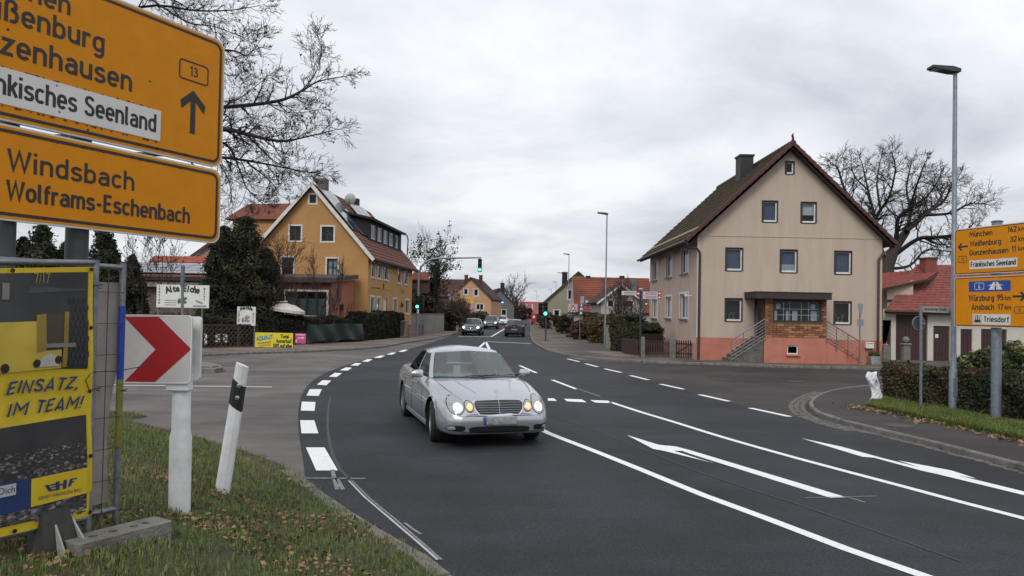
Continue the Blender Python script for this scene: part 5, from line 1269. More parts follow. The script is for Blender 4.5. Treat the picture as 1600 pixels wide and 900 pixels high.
# ---- construction fence with printed banner
fq = P(150,500,4.9); F1 = thing("construction_fence","galvanised construction fence panel carrying the yellow banner","fence",(fq.x,fq.y,vh(fq.x,fq.y)),LR); L = Loc(F1.location,LR)
ft,fb = L.hit(150,411).z,L.hit(150,833).z; xrt = L.hit(147,500).x
rb = L.hit(144,806).z
W_ = 3.3
mb = MB(); mb.tube([(xrt,0,fb),(xrt,0,ft + .02)],.022,12); mb.build("upright",M_galv,F1,smooth=True)
mb = MB(); mb.tube([(xrt - W_,0,fb),(xrt - W_,0,ft)],.022,12); mb.build("upright",M_galv,F1,smooth=True)
tz = (L.hit(0,409).z,L.hit(146,410).z); x00 = L.hit(0,409).x
slt = (tz[1] - tz[0]) / (xrt - x00)
mb = MB(); mb.tube([(xrt,0,tz[1]),(xrt - W_,0,tz[1] - slt * W_)],.020,12); mb.build("top_rail",M_galv,F1,smooth=True)
slb = (rb - L.hit(0,839).z) / (xrt - L.hit(0,839).x)
mb = MB(); mb.tube([(xrt,0,rb),(xrt - W_,0,rb - slb * W_)],.020,12); mb.build("bottom_rail",M_galv,F1,smooth=True)
mb = MB()
for i in range(1,30): mb.tube([(xrt - i * .11,.008,rb),(xrt - i * .11,.008,ft - .02)],.002,4)
for j in range(1,9): mb.tube([(xrt,.014,rb + (ft - rb) * j / 9),(xrt - W_,.014,rb + (ft - rb) * j / 9)],.002,4)
mb.build("wire_mesh",M_galv,F1,kind='stuff')
mb = MB()
for px,py in ((150,408),(150,450),(148,611),(150,806)):
 h = L.hit(px,py); pts = [(h.x + .035 * math.cos(t),.035 * math.sin(t),h.z + .004 * t) for t in np.linspace(0,2 * PI,12)]; mb.tube(pts,.0035,5)
h = L.hit(150,580); mb.tube([h + Vector((-.05,-.03,.0)),h + Vector((-.09,-.035,-.05)),h + Vector((-.06,-.03,-.12))],.003,5)
mb.tube([h + Vector((-.05,-.03,0)),h + Vector((.12,-.035,-.005)),h + Vector((.42,-.05,.03))],.0035,5)
mb.build("cable_tie",M_black,F1,kind="stuff")
# the banner itself hangs on the panel
M_by = pm("banner_yellow",(0.56,0.40,0.012),0.5,0.12,2.5,0.3,5,det=3)
M_bb = pm("banner_blue",(0.012,0.030,0.12),0.55,0.1,4)
BN = thing("banner","yellow printed advertising banner with excavator picture tied to the fence","banner",F1.location,LR); L = Loc(F1.location,LR)
dB = -.03
def bxz(px,py): h = L.hit(px,py,'y',dB); return (h.x,h.z)
def wav(u,v,d): return (u,dB + d + .010 * math.sin(u * 5 + v * 3) + .006 * math.sin(v * 9 + u * 2),v)
def cloth(name,corners,mat,d,parent=BN,n=14):
 """cloth patch between four corners (lower left, lower right, upper right, upper left), gently waved"""
 c = [Vector((u,v,0)) for u,v in corners]; vs = []; m = MB()
 for j in range(n + 1):
  for i in range(n + 1):
   s,t = i / n,j / n; p = (c[0] * (1 - s) + c[1] * s) * (1 - t) + (c[3] * (1 - s) + c[2] * s) * t; vs.append(wav(p.x,p.y,d))
 m.add(vs,[(j * (n + 1) + i,j * (n + 1) + i + 1,(j + 1) * (n + 1) + i + 1,(j + 1) * (n + 1) + i) for j in range(n) for i in range(n)])
 return m.build(name,mat,parent,smooth=True)
def pcl(name,px,mat,d,n=8): return cloth(name,[bxz(*p) for p in px],mat,d,n=n)
EX = -300
def ext(p,q,x): t = (x - p[0]) / (q[0] - p[0]); return (x,p[1] + (q[1] - p[1]) * t)
bl_,br_,tr_,tl_ = bxz(0,839),bxz(145,805),bxz(144,417),bxz(0,419)
def extl(a,b,dx): t = dx / (b[0] - a[0]); return (b[0] - dx,b[1] - (b[1] - a[1]) * t)
cloth("sheet",[extl(bl_,br_,3.1),br_,tr_,extl(tl_,tr_,3.1)],M_by,0,n=40)
M_photo = pm("printed_dark_metal",(0.010,0.010,0.011),0.5,0.3,1.2,col2=(0.045,0.045,0.048),det=3)
M_exy = pm("printed_machine_yellow",(0.42,0.31,0.035),0.55,0.2,3,det=2)
M_exo = pm("printed_machine_ochre",(0.22,0.15,0.02),0.55,0.2,3,det=2)
M_exb = pm("printed_machine_brown",(0.05,0.035,0.022),0.55,0.2,3,det=2)
pcl("machine_picture",[(-70,577),(136,576),(136,425),(-70,428)],M_photo,-.004,12)
pcl("machine_body",[(-70,562),(58,549),(58,502),(-70,506)],M_exy,-.007); pcl("machine_body",[(-70,590),(95,575),(95,546),(-70,560)],M_exy,-.0085,8)
pcl("machine_bracket",[(57,552),(72,548),(72,490),(57,492)],M_exo,-.009); pcl("machine_arm",[(72,545),(98,540),(101,488),(72,492)],M_exb,-.0075); pcl("machine_arm",[(96,574),(103,573),(107,487),(100,487)],M_exo,-.010)
pcl("machine_rod",[(70,543),(116,542),(116,535),(70,537)],pm("printed_grey",(0.16,0.15,0.13),.6,.3,5),-.0115,3)
pcl("machine_edge",[(45,458),(131,454),(131,451),(47,448)],pm("printed_sheen",(0.06,0.06,0.065),.5,.3,5),-.006,3)
mb = MB()
for px,py,r in ((90,562,.022),(57,568,.022),(7,576,.025)):
 u,v = bxz(px,py); mb.prism([(u + r * math.cos(t),v + r * 1.2 * math.sin(t)) for t in np.linspace(0,2 * PI,12)[:-1]],wav,-.0125,-.012)
mb.build("machine_hole",M_black,BN,kind="stuff")
mb = MB(); u,v = bxz(76,565); mb.prism([(u - .07,v - .03),(u + .06,v - .03),(u + .05,v + .03),(u,v + .055),(u - .04,v + .03)],wav,-.012,-.0115); mb.build("machine_spot",pm("printed_white",(0.4,0.38,0.35),.6,.2,6),BN)
mb = MB(); u,v = bxz(10,455); mb.prism([(u - .02,v - .05),(u + .02,v - .05),(u + .02,v + .05),(u - .02,v + .05)],wav,-.008,-.0075); mb.build("machine_label",MATS["printed_grey"],BN)
# tyre tread in the picture
mb = MB()
for j in range(9):
 for i in range(4):
  u,v = bxz(110 + i * 7 + (j % 2) * 3,470 + j * 12); mb.prism([(u - .012,v - .022),(u + .012,v - .012),(u + .012,v + .022),(u - .012,v + .012)],wav,-.0075,-.007)
mb.build("tyre_tread",pm("printed_tyre",(0.022,0.022,0.023),.6,.3,8),BN)
# gravel photograph: stones of different greys
pcl("gravel_picture",[(-70,840),(136,794),(136,648),(-70,680)],pm("printed_gravel_dark",(0.012,0.012,0.013),.6,.3,3,col2=(0.035,0.034,0.034)),-.004,12)
rg = random.Random(11); gm = [MB(),MB(),MB()]
for _ in range(900):
 px = rg.uniform(-30,133); py = rg.uniform(702,812) - (px * .16) + 10
 if py > 790 - px * .23 + 40: continue
 u,v = bxz(px,py); s = rg.uniform(.006,.019) * (.6 + (py - 690) / 150); a0 = rg.uniform(0,PI)
 n = rg.randint(5,7); pts = [(u + s * rg.uniform(.8,1.3) * math.cos(2 * PI * k / n),v + s * .55 * rg.uniform(.7,1.2) * math.sin(2 * PI * k / n)) for k in range(n)]
 gm[rg.choice((0,0,0,1,1,2))].prism(pts,wav,-.0056 - rg.random() * .001,-.0054)
for k,(m_,c_) in enumerate(zip(gm,((0.05,0.048,0.046),(0.10,0.097,0.093),(0.20,0.19,0.185)))): m_.build("gravel_stones",pm("printed_gravel_%d" % k if 0 else ("printed_gravel_grey","printed_gravel_mid","printed_gravel_light")[k],c_,.7,.2,9),BN,kind='stuff')
# lower logo panels
pcl("logo_panel",[(46,792),(136,770),(136,730),(46,748)],M_by,-.012,4)
pcl("info_panel",[(-70,822),(45,793),(45,746),(-70,768)],M_bb,-.010,4)
pcl("info_label",[(-70,792),(22,772),(22,754),(-70,772)],pm("banner_white",(0.42,0.42,0.43),.6,.1,5),-.013,4)
def bword(body,px,py,cap,mat,align='l',end=None,weight=.02,shear=0,xs=.9,d=-.014):
 a = bxz(px,py); b = bxz(px,py - cap); wd = None; rot = 0
 if end: c = bxz(*end); wd = math.hypot(c[0] - a[0],c[1] - a[1]); rot = math.atan2(c[1] - a[1],c[0] - a[0])
 return lettering(BN,body,a[0],a[1],b[1] - a[1],mat,fn=wav,width=wd,align=align,weight=weight,shear=shear,rot=rot,d=d,xs=xs)
def brush(body,p0,p1,cap):
 a,c,b = bxz(*p0),bxz(*p1),bxz(p0[0],p0[1] - cap); sl = (c[1] - a[1]) / (c[0] - a[0])
 return stroke_text(BN,body,a[0],a[1],b[1] - a[1],M_bb,fn=lambda u,v,d: wav(u + .28 * (v - a[1]),v + sl * (u - a[0]) + .004 * math.sin(u * 60),d),width=c[0] - a[0],sw=.17,d=-.014,track=.10)
brush("EINSATZ,",(8,617),(121,606),20); brush("IM",(8,651),(42,647),20); brush("TEAM!",(54,646),(127,637),20)
bword("Dich",20,768,10,M_bb,align='r',weight=.0)
bword("ERNST HÄHNLEIN BAU",58,781,5.5,M_bb,end=(126,767),weight=.0)
mb = MB()   # the company emblem: slanted joined capitals with a central pair of bars
e0 = bxz(68,768); e1 = bxz(116,745); ew_,eh_ = e1[0] - e0[0],e1[1] - e0[1]
def eb(x,z,w,h,sk=0): mb.prism([(e0[0] + ew_ * x,e0[1] + eh_ * z),(e0[0] + ew_ * (x + w),e0[1] + eh_ * z),(e0[0] + ew_ * (x + w + sk),e0[1] + eh_ * (z + h)),(e0[0] + ew_ * (x + sk),e0[1] + eh_ * (z + h))],wav,-.015,-.0145)
eb(.12,-.05,.12,.80,-.14); eb(.16,.55,.22,.17); eb(.2,.28,.18,.14); eb(.22,-.05,.16,.15)
eb(.36,-.1,.12,1.0,-.02); eb(.58,-.1,.12,1.0,.02); eb(.44,.38,.18,.16); eb(.76,.05,.10,.85,.06); eb(.84,.75,.22,.16); eb(.82,.42,.16,.14)
mb.build("emblem",M_bb,BN)
bword("7/17",55,443,17,pm("printed_number_yellow",(0.30,0.22,0.04),.6,.1,5),end=(78,442),weight=.0,d=-.0065)
mb = MB()
for px,py in ((19,422.5),(139,421),(139,512),(139,611),(140,712),(140,800),(20,829)):
 u,v = bxz(px,py); p = wav(u,v,-.016); mb.lathe([(.012,-.002),(.014,.0),(.006,.001)],p,10,axis='y')
mb.build("eyelet",pm("eyelet_brass",(0.06,0.035,0.01),.4,.2,20,metal=.8),BN)
# second panel standing just behind, with a grey dust sheet and painted end tube
o2 = Vector((F1.location.x,F1.location.y,0)) + Vector((-.88 * .22,.474 * .22,0)) 
F2 = thing("construction_fence","second fence panel behind the banner with dusty grey sheet and blue painted tube","fence",(o2.x,o2.y,vh(o2.x,o2.y)),LR); L = Loc(F2.location,LR)
x2 = L.hit(190,500).x; t2,bb2 = L.hit(187,409).z,L.hit(192,824).z; r2 = L.hit(170,797).z
mb = MB(); mb.tube([(x2,0,bb2),(x2,0,t2)],.022,12); mb.build("upright",M_galv,F2,smooth=True)
mb = MB(); mb.tube([(x2,-.003,L.hit(190,592).z),(x2,-.003,L.hit(190,478).z)],.0235,12); mb.build("upright",pm("blue_paint",(0.015,0.04,0.30),.5,.2,9),F2,smooth=True,label="blue painted stretch of the end tube")
mb = MB(); mb.tube([(x2,-.003,L.hit(190,700).z),(x2,-.003,L.hit(190,593).z)],.0232,12); mb.build("upright",pm("green_yellow_paint",(0.16,0.17,0.03),.6,.3,9),F2,smooth=True,label="moss green painted stretch of the end tube")
mb = MB(); mb.tube([(x2,0,t2 - .04),(x2 - 3.2,0,t2 - .04)],.020,10); mb.build("top_rail",M_galv,F2,smooth=True)
mb = MB(); mb.tube([(x2,0,r2),(x2 - 3.2,0,r2)],.020,10); mb.build("bottom_rail",M_galv,F2,smooth=True)
mb = MB()
for i in range(1,20): mb.tube([(x2 - i * .12,-.02,r2),(x2 - i * .12,-.02,t2 - .04)],.003,4)
for j in range(1,8): mb.tube([(x2,-.024,r2 + (t2 - r2) * j / 8),(x2 - 3.2,-.024,r2 + (t2 - r2) * j / 8)],.003,4)
mb.build("wire_mesh",pm("dark_wire",(0.04,0.04,0.04),.6,.2,9),F2,kind='stuff')
mb = MB(); xs_ = L.hit(186,500).x
vs = []; n = 12
for j in range(n + 1):
 for i in range(5): vs.append((xs_ - .35 + i * .0875 - (.05 * math.sin(j * .5) if i == 4 else 0),.03 + .012 * math.sin(i * 2 + j),r2 + .05 + (t2 - r2 - .2) * j / n))
mb.add(vs,[(j * 5 + i,j * 5 + i + 1,j * 5 + i + 6,j * 5 + i + 5) for j in range(n) for i in range(4)])
mb.build("dust_sheet",pm("dusty_sheet",(0.22,0.20,0.19),.9,.3,2.5,col2=(0.36,0.33,0.31)),F2,smooth=True)
mb = MB()
for py in (413,612,798):
 h = L.hit(190,py); mb.tube([(h.x + .033 * math.cos(t),.033 * math.sin(t),h.z + .003 * t) for t in np.linspace(0,2 * PI,12)],.0035,5)
mb.build("cable_tie",M_black,F2,kind="stuff")
# concrete foot with sockets
q = G(205,846,.42); q = P(200,830,4.95)
CF = thing("fence_foot","grey concrete fence foot block with sockets under the fence ends","fence foot",(q.x,q.y,vh(q.x,q.y) - .01),LR - .05); L = Loc(CF.location,CF.rotation_euler.z)
x0f,x1f_ = L.hit(122,835,'y',-.11).x,L.hit(271,820,'y',-.11).x; zf = L.hit(268,815,'y',-.11).z
pts = rounded(x0f,x1f_,-.11,.11,.03,3)
holes = []
mb = MB(); loops = [[Vector((u,v,0)) for u,v in pts]]
xh = [x0f + .10 + (x1f_ - x0f - .2) * f for f in (.12,.42,.74,.93)]
for x in xh: loops.append([Vector((x + .030 * math.cos(t),.030 * math.sin(t),0)) for t in np.linspace(0,2 * PI,11)[:-1]])
flat = [p for l_ in loops for p in l_]; mb.add([(p.x,p.y,zf) for p in flat],[tuple(t) for t in tessellate_polygon(loops)])
n = len(pts); mb.add([(u,v,-.06) for u,v in pts] + [(u,v,zf) for u,v in pts],[(i,(i + 1) % n,n + (i + 1) % n,n + i) for i in range(n)])
for x in xh:
 c = [(x + .030 * math.cos(t),.030 * math.sin(t)) for t in np.linspace(0,2 * PI,11)[:-1]]
 mb.add([(u,v,zf) for u,v in c] + [(u,v,zf - .06) for u,v in c],[(i,(i + 1) % 10,10 + (i + 1) % 10,10 + i) for i in range(10)] + [tuple(range(10,20))])
mb.build("block",M_conc,CF)
# ribbed plastic pedestal under the banner
q = P(98,850,4.62); PD = thing("pedestal","dark grey ribbed steel pedestal standing under the banner","pedestal",(q.x,q.y,vh(q.x,q.y) - .02),LR); L = Loc(PD.location,LR)
a,b,c,d = L.hit(64,883),L.hit(129,868),L.hit(116,816),L.hit(76,824)
zt_ = max(c.z,d.z) + .08
mb = MB(); mb.prism([(a.x,0),(b.x,0),(c.x,zt_),(d.x,zt_)],lambda u,v,dd: (u,dd + v * .2,v),.0,.16); mb.build("body",pm("dark_steel",(0.035,0.033,0.030),.6,.3,6),PD)
mb = MB()
for p_,q_ in (((a.x + .10,0),(d.x + .06,zt_)),((b.x,0),(c.x,zt_))):
 mb.add([(p_[0],-.10,p_[1]),(p_[0] + .012,-.10,p_[1]),(q_[0] + .012,.1,q_[1]),(q_[0],.1,q_[1]),(p_[0],.0,p_[1]),(p_[0] + .012,.0,p_[1])],[(0,1,2,3),(0,3,4),(1,5,2)])
mb.build("rib",pm("light_edge",(0.30,0.29,0.27),.6,.2,6),PD)
mb = MB(); mb.rbox(a.x - .05,b.x + .05,-.14,.25,-.03,.02,.008); mb.build("base_plate",MATS["dark_steel"],PD)
# ---- red and white chevron board on its fat white post
q = P(279,806,5.85); zg = vh(q.x,5.85)
CH = thing("chevron_sign","white board with red chevron pointing right on a thick white plastic post","road sign",(q.x,5.85,zg - .02),math.radians(3)); L = Loc(CH.location,math.radians(3))
pb,pt_ = L.hit(280,806,'y',.12),L.hit(284,600,'y',.12); zc1,zc2 = L.hit(280,683,'y',.12).z,L.hit(280,672,'y',.12).z
mb = MB(); dx = pt_.x - pb.x
mb.tube([(pb.x,.12,-.2),(pb.x,.12,.01),(pb.x + dx * .55,.12,zc1),(pb.x + dx * .6,.12,zc2),(pb.x + dx,.12,pt_.z + .03)],[.083,.083,.085,.072,.070],24); mb.build("post",M_plwhite,CH,smooth=True)
a,b = L.hit(188,598),L.hit(301,493)
mb = MB(); mb.prism(rounded(a.x,b.x,a.z,b.z,.035),PF,0,.02); bd = mb.build("board",pm("pale_reflective",(0.52,0.50,0.49),.45,.05,8),CH)
mb = MB(); 
def cv(px,py): h = L.hit(px,py); return (h.x,h.z)
mb.prism([cv(194,495),cv(248,495),cv(299,545.5),cv(242,597),cv(194,597),cv(243,546)],PF,-.0025,-.0005); mb.build("chevron",M_red,CH)
mb = MB(); ring_plate(mb,rounded(a.x,b.x,a.z,b.z,.035),rounded(a.x + .008,b.x - .008,a.z + .008,b.z - .008,.03),-.003); mb.build("edge_frame",M_plwhite,CH)
e0,e1 = L.hit(301,496,'y',.03),L.hit(314,590,'y',.16)
mb = MB(); mb.prism(rounded(a.x + .05,e1.x,a.z + .015,b.z - .01,.03),PF,.125,.165); mb.build("rear_board",M_plwhite,CH)
mb = MB(); mb.rbox(e0.x - .06,e0.x - .02,.02,.125,b.z - .13,b.z - .09,.008); mb.rbox(e0.x - .06,e0.x - .02,.02,.125,a.z + .08,a.z + .12,.008); mb.rbox(pt_.x - .09,pt_.x + .09,.02,.125,pt_.z - .05,pt_.z + .10,.01); mb.build("bracket",M_plwhite,CH,kind="stuff")
# ---- leaning delineator post
q = P(348,727,7.3); zg = vh(q.x,7.3)
DL = thing("delineator_post","leaning white roadside post with black band and two round reflectors","delineator post",(q.x,7.3,zg - .02)); L = Loc(DL.location)
bt,tp = L.hit(349,727),L.hit(380,566); sk = (tp.x - bt.x) / tp.z
hw = .066; H_ = tp.z
sec = [(-1,-.5),(-.35,-1),(.35,-1),(1,-.5),(1,.5),(0,.9),(-1,.5)]
def dpost(z0,z1,g=1.0,top=False):
 m = MB(); vs = []
 for z,k in ((z0,1 - .12 * z0),(z1,1 - .12 * z1)):
  for u,v in sec: vs.append((z * sk + u * hw * k * g,v * .055 * k * g,z - (.05 * (u * .5 + .5) if (top and z == z1) else 0)))
 n = 7; m.add(vs,[(i,(i + 1) % n,n + (i + 1) % n,n + i) for i in range(n)] + [tuple(range(n)),tuple(range(n,2 * n))]); return m
dpost(-.1,H_,1,True).build("body",M_plwhite,DL)
m = MB(); vs = []
za,zb2 = L.hit(366,636).z,L.hit(375,597).z
for z,off in ((za,.055),(zb2,.055)):
 for u,v in sec[:4] + [(1,.5)]: 
  kk = 1 - .12 * z; vs.append((z * sk + u * hw * kk * 1.02,v * .055 * kk * 1.03,z + (-.045 * u)))
m.add(vs,[(i,i + 1,5 + i + 1,5 + i) for i in range(4)]); m.build("black_band",M_black,DL)
for py in (603,622):
 px = 372.5 if py == 603 else 370; h = L.hit(px,py,'y',-.06); m = MB(); m.lathe([(.021,.008),(.022,0),(.016,-.006),(.0,-.008)],(h.x,-.052,h.z),14,axis='y')
 r0 = m.build("reflector",pm("reflector_glass",(0.42,0.43,0.44),0.15,.2,60,metal=.6),DL,smooth=True)
 m = MB(); m.lathe([(.006,0),(.003,-.004)],(h.x,-.061,h.z),8,axis='y'); m.build("screw",M_black,r0)
 # ---- yellow direction signs on the right
q = P(1557,660,14.3); RR = math.atan2(1,-.209) - 0; 
# plane runs towards the vanishing point left of centre; local x points right and towards the viewer
dv = Vector((.209,-1,0)).normalized(); RZ = math.atan2(dv.y,dv.x)
SR = thing("direction_sign","pair of yellow direction boards with distances on a thick grey post at the right edge","road sign",(q.x,14.3,.10),0)
RZ = math.radians(-72)
SR.rotation_euler = (0,0,RZ); L = Loc(SR.location,RZ)
d0 = -.12
L = Loc(SR.location + Matrix.Rotation(RZ,3,'Z') @ Vector((0,d0,0)),RZ); SR.location = L.o
tl,bl2 = L.hit(1491.5,359),L.hit(1491.5,430); xr_ = L.hit(1600,380).x + .55
tA = tl.z; bA = bl2.z
board(SR,tl.x,xr_,bA,tA,.05,.014,.006,.014)
tB,bB = L.hit(1491.5,433.5).z,L.hit(1491.5,510).z
board(SR,tl.x,xr_,bB,tB,.05,.014,.006,.014)
for body,px,py,cap,end in (("München",1515,371,8.6,(1551,367)),("162",1574.5,363.3,8.8,(1589,361.6)),("km",1591,361.5,7,(1603,359.5)),
 ("Weißenburg",1515.5,385.5,8.6,(1564.5,381)),("32",1578.5,378.5,8.8,(1589,377.2)),("km",1591,377,7,(1603,375.5)),
 ("Gunzenhausen",1515,400,8.6,(1576,394.4)),("11",1581,393.5,8.8,(1588,392.5)),("km",1591,392.3,7,(1603,391)),
 ("Würzburg",1514,470.5,9,(1553.5,469.6)),("95",1557.8,469.3,9,(1568,469)),("km",1570,469,7,(1580,468.8)),
 ("Ansbach",1518.4,484.6,9,(1553.4,483.8)),("17",1559.5,484,9,(1567.5,483.8)),("km",1570,483.8,7,(1580,483.6))):
 word(SR,L,body,px,py,cap,end=end,weight=.165)
a,b = L.hit(1515,421),L.hit(1590,400.5); z0_,z1_ = L.hit(1515,421).z,L.hit(1515,407.3).z
plate(SR,a.x,b.x,z0_,z1_,M_signwht); stroke_text(SR,"Fränkisches Seenland",a.x + .03,z0_ + (z1_ - z0_) * .25,(z1_ - z0_) * .58,M_signblk,width=b.x - a.x - .06,sw=.18,d=-.0068)
arrow_mark(SR,((L.hit(1499,385.6).x + L.hit(1510,385.2).x) / 2,L.hit(1504,385.5).z),.23,PI / 2,bw=.15)
a,b = L.hit(1497.5,411),L.hit(1510.5,399.5); frame_mark(SR,a.x,b.x,a.z,b.z,.010,.02); stroke_text(SR,"13",(a.x + b.x) / 2,a.z + (b.z - a.z) * .26,(b.z - a.z) * .5,M_signblk,align="c",xs=.85,d=-.0042)
a,b = L.hit(1514,455.8),L.hit(1579.3,438.5); zt2_ = L.hit(1514,440).z
plate(SR,a.x,b.x,a.z,zt2_,M_blue,name="motorway_panel")
f0_,f1_ = L.hit(1523,453),L.hit(1538,441.5); frame_mark(SR,f0_.x,f1_.x,a.z + (zt2_ - a.z) * .18,a.z + (zt2_ - a.z) * .85,.010,.03,M_signwht,d=-.0066)
stroke_text(SR,"6",(f0_.x + f1_.x) / 2,a.z + (zt2_ - a.z) * .30,(zt2_ - a.z) * .42,M_signwht,align='c',d=-.0068)
m = MB(); cx0 = (L.hit(1543.5,450).x + L.hit(1568.5,450).x) / 2; hw_ = (L.hit(1567.5,450).x - L.hit(1543.5,450).x) / 2; zz0,zz1 = a.z + (zt2_ - a.z) * .14,a.z + (zt2_ - a.z) * .88
for sg in (-1,1):
 m.prism([(cx0 + sg * hw_ * .10,zz0),(cx0 + sg * hw_ * .9,zz0),(cx0 + sg * hw_ * .30,zz1),(cx0 + sg * hw_ * .07,zz1)],PF,-.0072,-.0066)
zc_ = zz0 + (zz1 - zz0) * .62; m.prism([(cx0 - hw_ * 1.1,zc_ - .012),(cx0 - hw_ * .5,zc_ + .012),(cx0 + hw_ * .5,zc_ + .012),(cx0 + hw_ * 1.1,zc_ - .012),(cx0 + hw_ * .5,zc_ - .012),(cx0 - hw_ * .5,zc_ - .012)],PF,-.0080,-.0074)
m.build("motorway_symbol",M_signwht,SR)
a,b = L.hit(1520,506.6),L.hit(1579.3,490.8); zc_t = L.hit(1520,490.6).z
plate(SR,a.x,b.x,a.z,zc_t,M_signwht); hh = zc_t - a.z
stroke_text(SR,"Triesdorf",L.hit(1537.3,503).x,a.z + hh * .24,hh * .54,M_signblk,width=L.hit(1577,503).x - L.hit(1537.3,503).x,sw=.18,d=-.0068)
m = MB(); i0_ = L.hit(1523,503).x; i1_ = L.hit(1532.5,503).x; iw = i1_ - i0_
m.prism([(i0_,a.z + hh * .2),(i1_,a.z + hh * .2),(i1_,a.z + hh * .45),(i0_,a.z + hh * .45)],PF,-.0072,-.0066)
for f in (.12,.42,.72): m.prism([(i0_ + iw * f,a.z + hh * .45),(i0_ + iw * (f + .14),a.z + hh * .45),(i0_ + iw * (f + .14),a.z + hh * (.78 if f != .42 else .86)),(i0_ + iw * f,a.z + hh * (.78 if f != .42 else .86))],PF,-.0072,-.0066)
m.build("works_symbol",M_signblk,SR); frame_mark(SR,i0_ - .02,i1_ + .02,a.z + hh * .12,a.z + hh * .9,.006,.005,d=-.007,name="symbol_frame")
arrow_mark(SR,((L.hit(1586,463).x + L.hit(1599.5,463).x) / 2,L.hit(1592,463).z),.26,-PI / 2,bw=.15)
a,b = L.hit(1585,489.5),L.hit(1601,479); frame_mark(SR,a.x,b.x,a.z,b.z,.010,.02); stroke_text(SR,"13",(a.x + b.x) / 2,a.z + (b.z - a.z) * .26,(b.z - a.z) * .5,M_signblk,align="c",xs=.85,d=-.0042)
xp = L.hit(1556.5,600,'y',.14).x
m = MB(); m.tube([(xp,.14,-.05),(xp,.14,L.hit(1556,347,'y',.14).z)],.09,16); m.build("post",M_lampsteel,SR,smooth=True)
m = MB(); zcap = L.hit(1556,347,'y',.14).z; m.lathe([(.10,-.01),(.11,.01),(.07,.03)],(xp,.14,zcap),14); m.build("post_cap",M_galv,SR)
xp2 = xr_ - .22; m = MB(); m.tube([(xp2,.14,-.05),(xp2,.14,zcap)],.09,16); m.build("post",M_lampsteel,SR,smooth=True)
m = MB()
for zz in (bA + .12,tA - .12,bB + .12,tB - .12): m.box(tl.x + .06,xr_ - .06,.032,.052,zz - .02,zz + .02)
m.build("rail",M_galv,SR)
# ---- street lamps
def lamp(name,label,px,py_base,py_top,arm_px,Y=None,zb=.09,big=False):
 b = G(px,py_base,zb) if Y is None else P(px,py_base,Y)
 t = thing("street_lamp",label,"street lamp",(b.x,b.y,zb if Y is None else 0),group="grey street lamps along the road"); L = Loc(t.location)
 zt = L.hit(px,py_top).z; ax_ = arm_px / 1150 * b.y
 m = MB(); r = .085 if big else .07
 m.tube([(0,0,0),(0,0,.9),(0,0,.95),(0,0,zt)],[r,r,r * .72,r * .48],12); m.build("pole",M_lampsteel,t,smooth=True)
 m = MB(); s = -1
 m.prism([(.06,zt - .02),(.06,zt + .05),(-.1,zt + .10),(-ax_,zt + .12),(-ax_,zt + .07),(-.1,zt - .01)],PF,-.12,.12); m.build("lamp_head",pm("lamp_head_dark",(0.03,0.035,0.04),.5,.2,8),t)
 m = MB(); m.box(-ax_ * .93,-ax_ * .45,-.09,.09,zt + .035,zt + .045); m.build("led_panel",pm("led_cover",(0.25,0.25,0.24),.3,.1,5),t)
 m = MB(); m.rbox(-.045,.045,-r - .012,-r + .02,.35,.75,.006); m.build("access_door",M_lampsteel,t)
 return t
lamp("l","tallest near street lamp rising beside the yellow boards at the right",1489,645,113,40,big=True)
lamp("l","street lamp by the hedge in front of the small pink house",945,543,335,15)
lamp("l","street lamp behind the red triangular warning sign",887,521,398,9)
lamp("l","street lamp by the olive house with shop sign below",877,510,427,7.5)
for px,py,Y,lab in ((868,441,150,"distant lamp over the olive house roof, left of the shop sign lamp"),(861,452,190,"distant lamp just right of the red van"),(838,455,240,"distant taller lamp above the pink red store"),(841.5,463,280,"farthest small lamp above the pink red store")):
 t = lamp("l",lab,px,490,py,5,Y=Y)
def signpost(name,label,cat,px,py,zb=.09,r=.03,h_py=None,px_top=None,group=None,mat=None):
 b = G(px,py,zb); t = thing(name,label,cat,(b.x,b.y,zb),group=group); L = Loc(t.location)
 zt = L.hit(px_top or px,h_py).z; m = MB(); m.tube([(0,0,0),((L.hit(px_top or px,h_py).x),0,zt)],r,8); m.build("post",mat or M_galv,t,smooth=True)
 return t,L
def disc(t,L,px,py,rpx,mat,name="disc",d=-.05,n=20,ry=1.0):
 c = L.hit(px,py); r = L.hit(px + rpx,py).x - c.x; m = MB(); m.prism([(c.x + r * math.cos(a),c.z + r * ry * math.sin(a)) for a in np.linspace(0,2 * PI,n + 1)[:-1]],PF,d,d + .012); return m.build(name,mat,t),c,r
 # street name post with sign seen from behind
t,L = signpost("street_name_sign","thin post with street name plate and a round sign seen from behind, before the barn","street sign",1439,641,.1,.033,477)
m = MB(); RN = math.radians(-24)
a,b = L.hit(1441,482),L.hit(1474,485)
zA,zB_ = L.hit(1441,487.5).z,L.hit(1441,478.5).z
yy = lambda u: -(u - a.x) * .42
fn = lambda u,v,d: (u,yy(u) + d,v)
m.prism([(a.x,zA),(b.x,zA - .015),(b.x,zB_ - .015),(a.x,zB_)],fn,-.01,.01); m.build("name_plate",pm("name_plate_grey",(0.26,0.26,0.27),.5,.1,6),t)
lettering(t,"Herrieder Straße" if 0 else "Hirschlacher Straße",a.x + .03,zA + (zB_ - zA) * .3,(zB_ - zA) * .45,M_signblk,fn=fn,width=(b.x - a.x) - .07,weight=.03,d=-.013)
o,c,r = disc(t,L,1437.3,505,9.6,pm("sign_back",(0.035,0.04,0.045),.5,.2,6),"sign_back_disc",d=.04); o.name = "sign_disc"
m = MB(); m.tube([(c.x + r * math.cos(a_),.045,c.z + r * 1.1 * math.sin(a_)) for a_ in np.linspace(0,2 * PI,25)],.012,6); m.build("rim",M_galv,t)
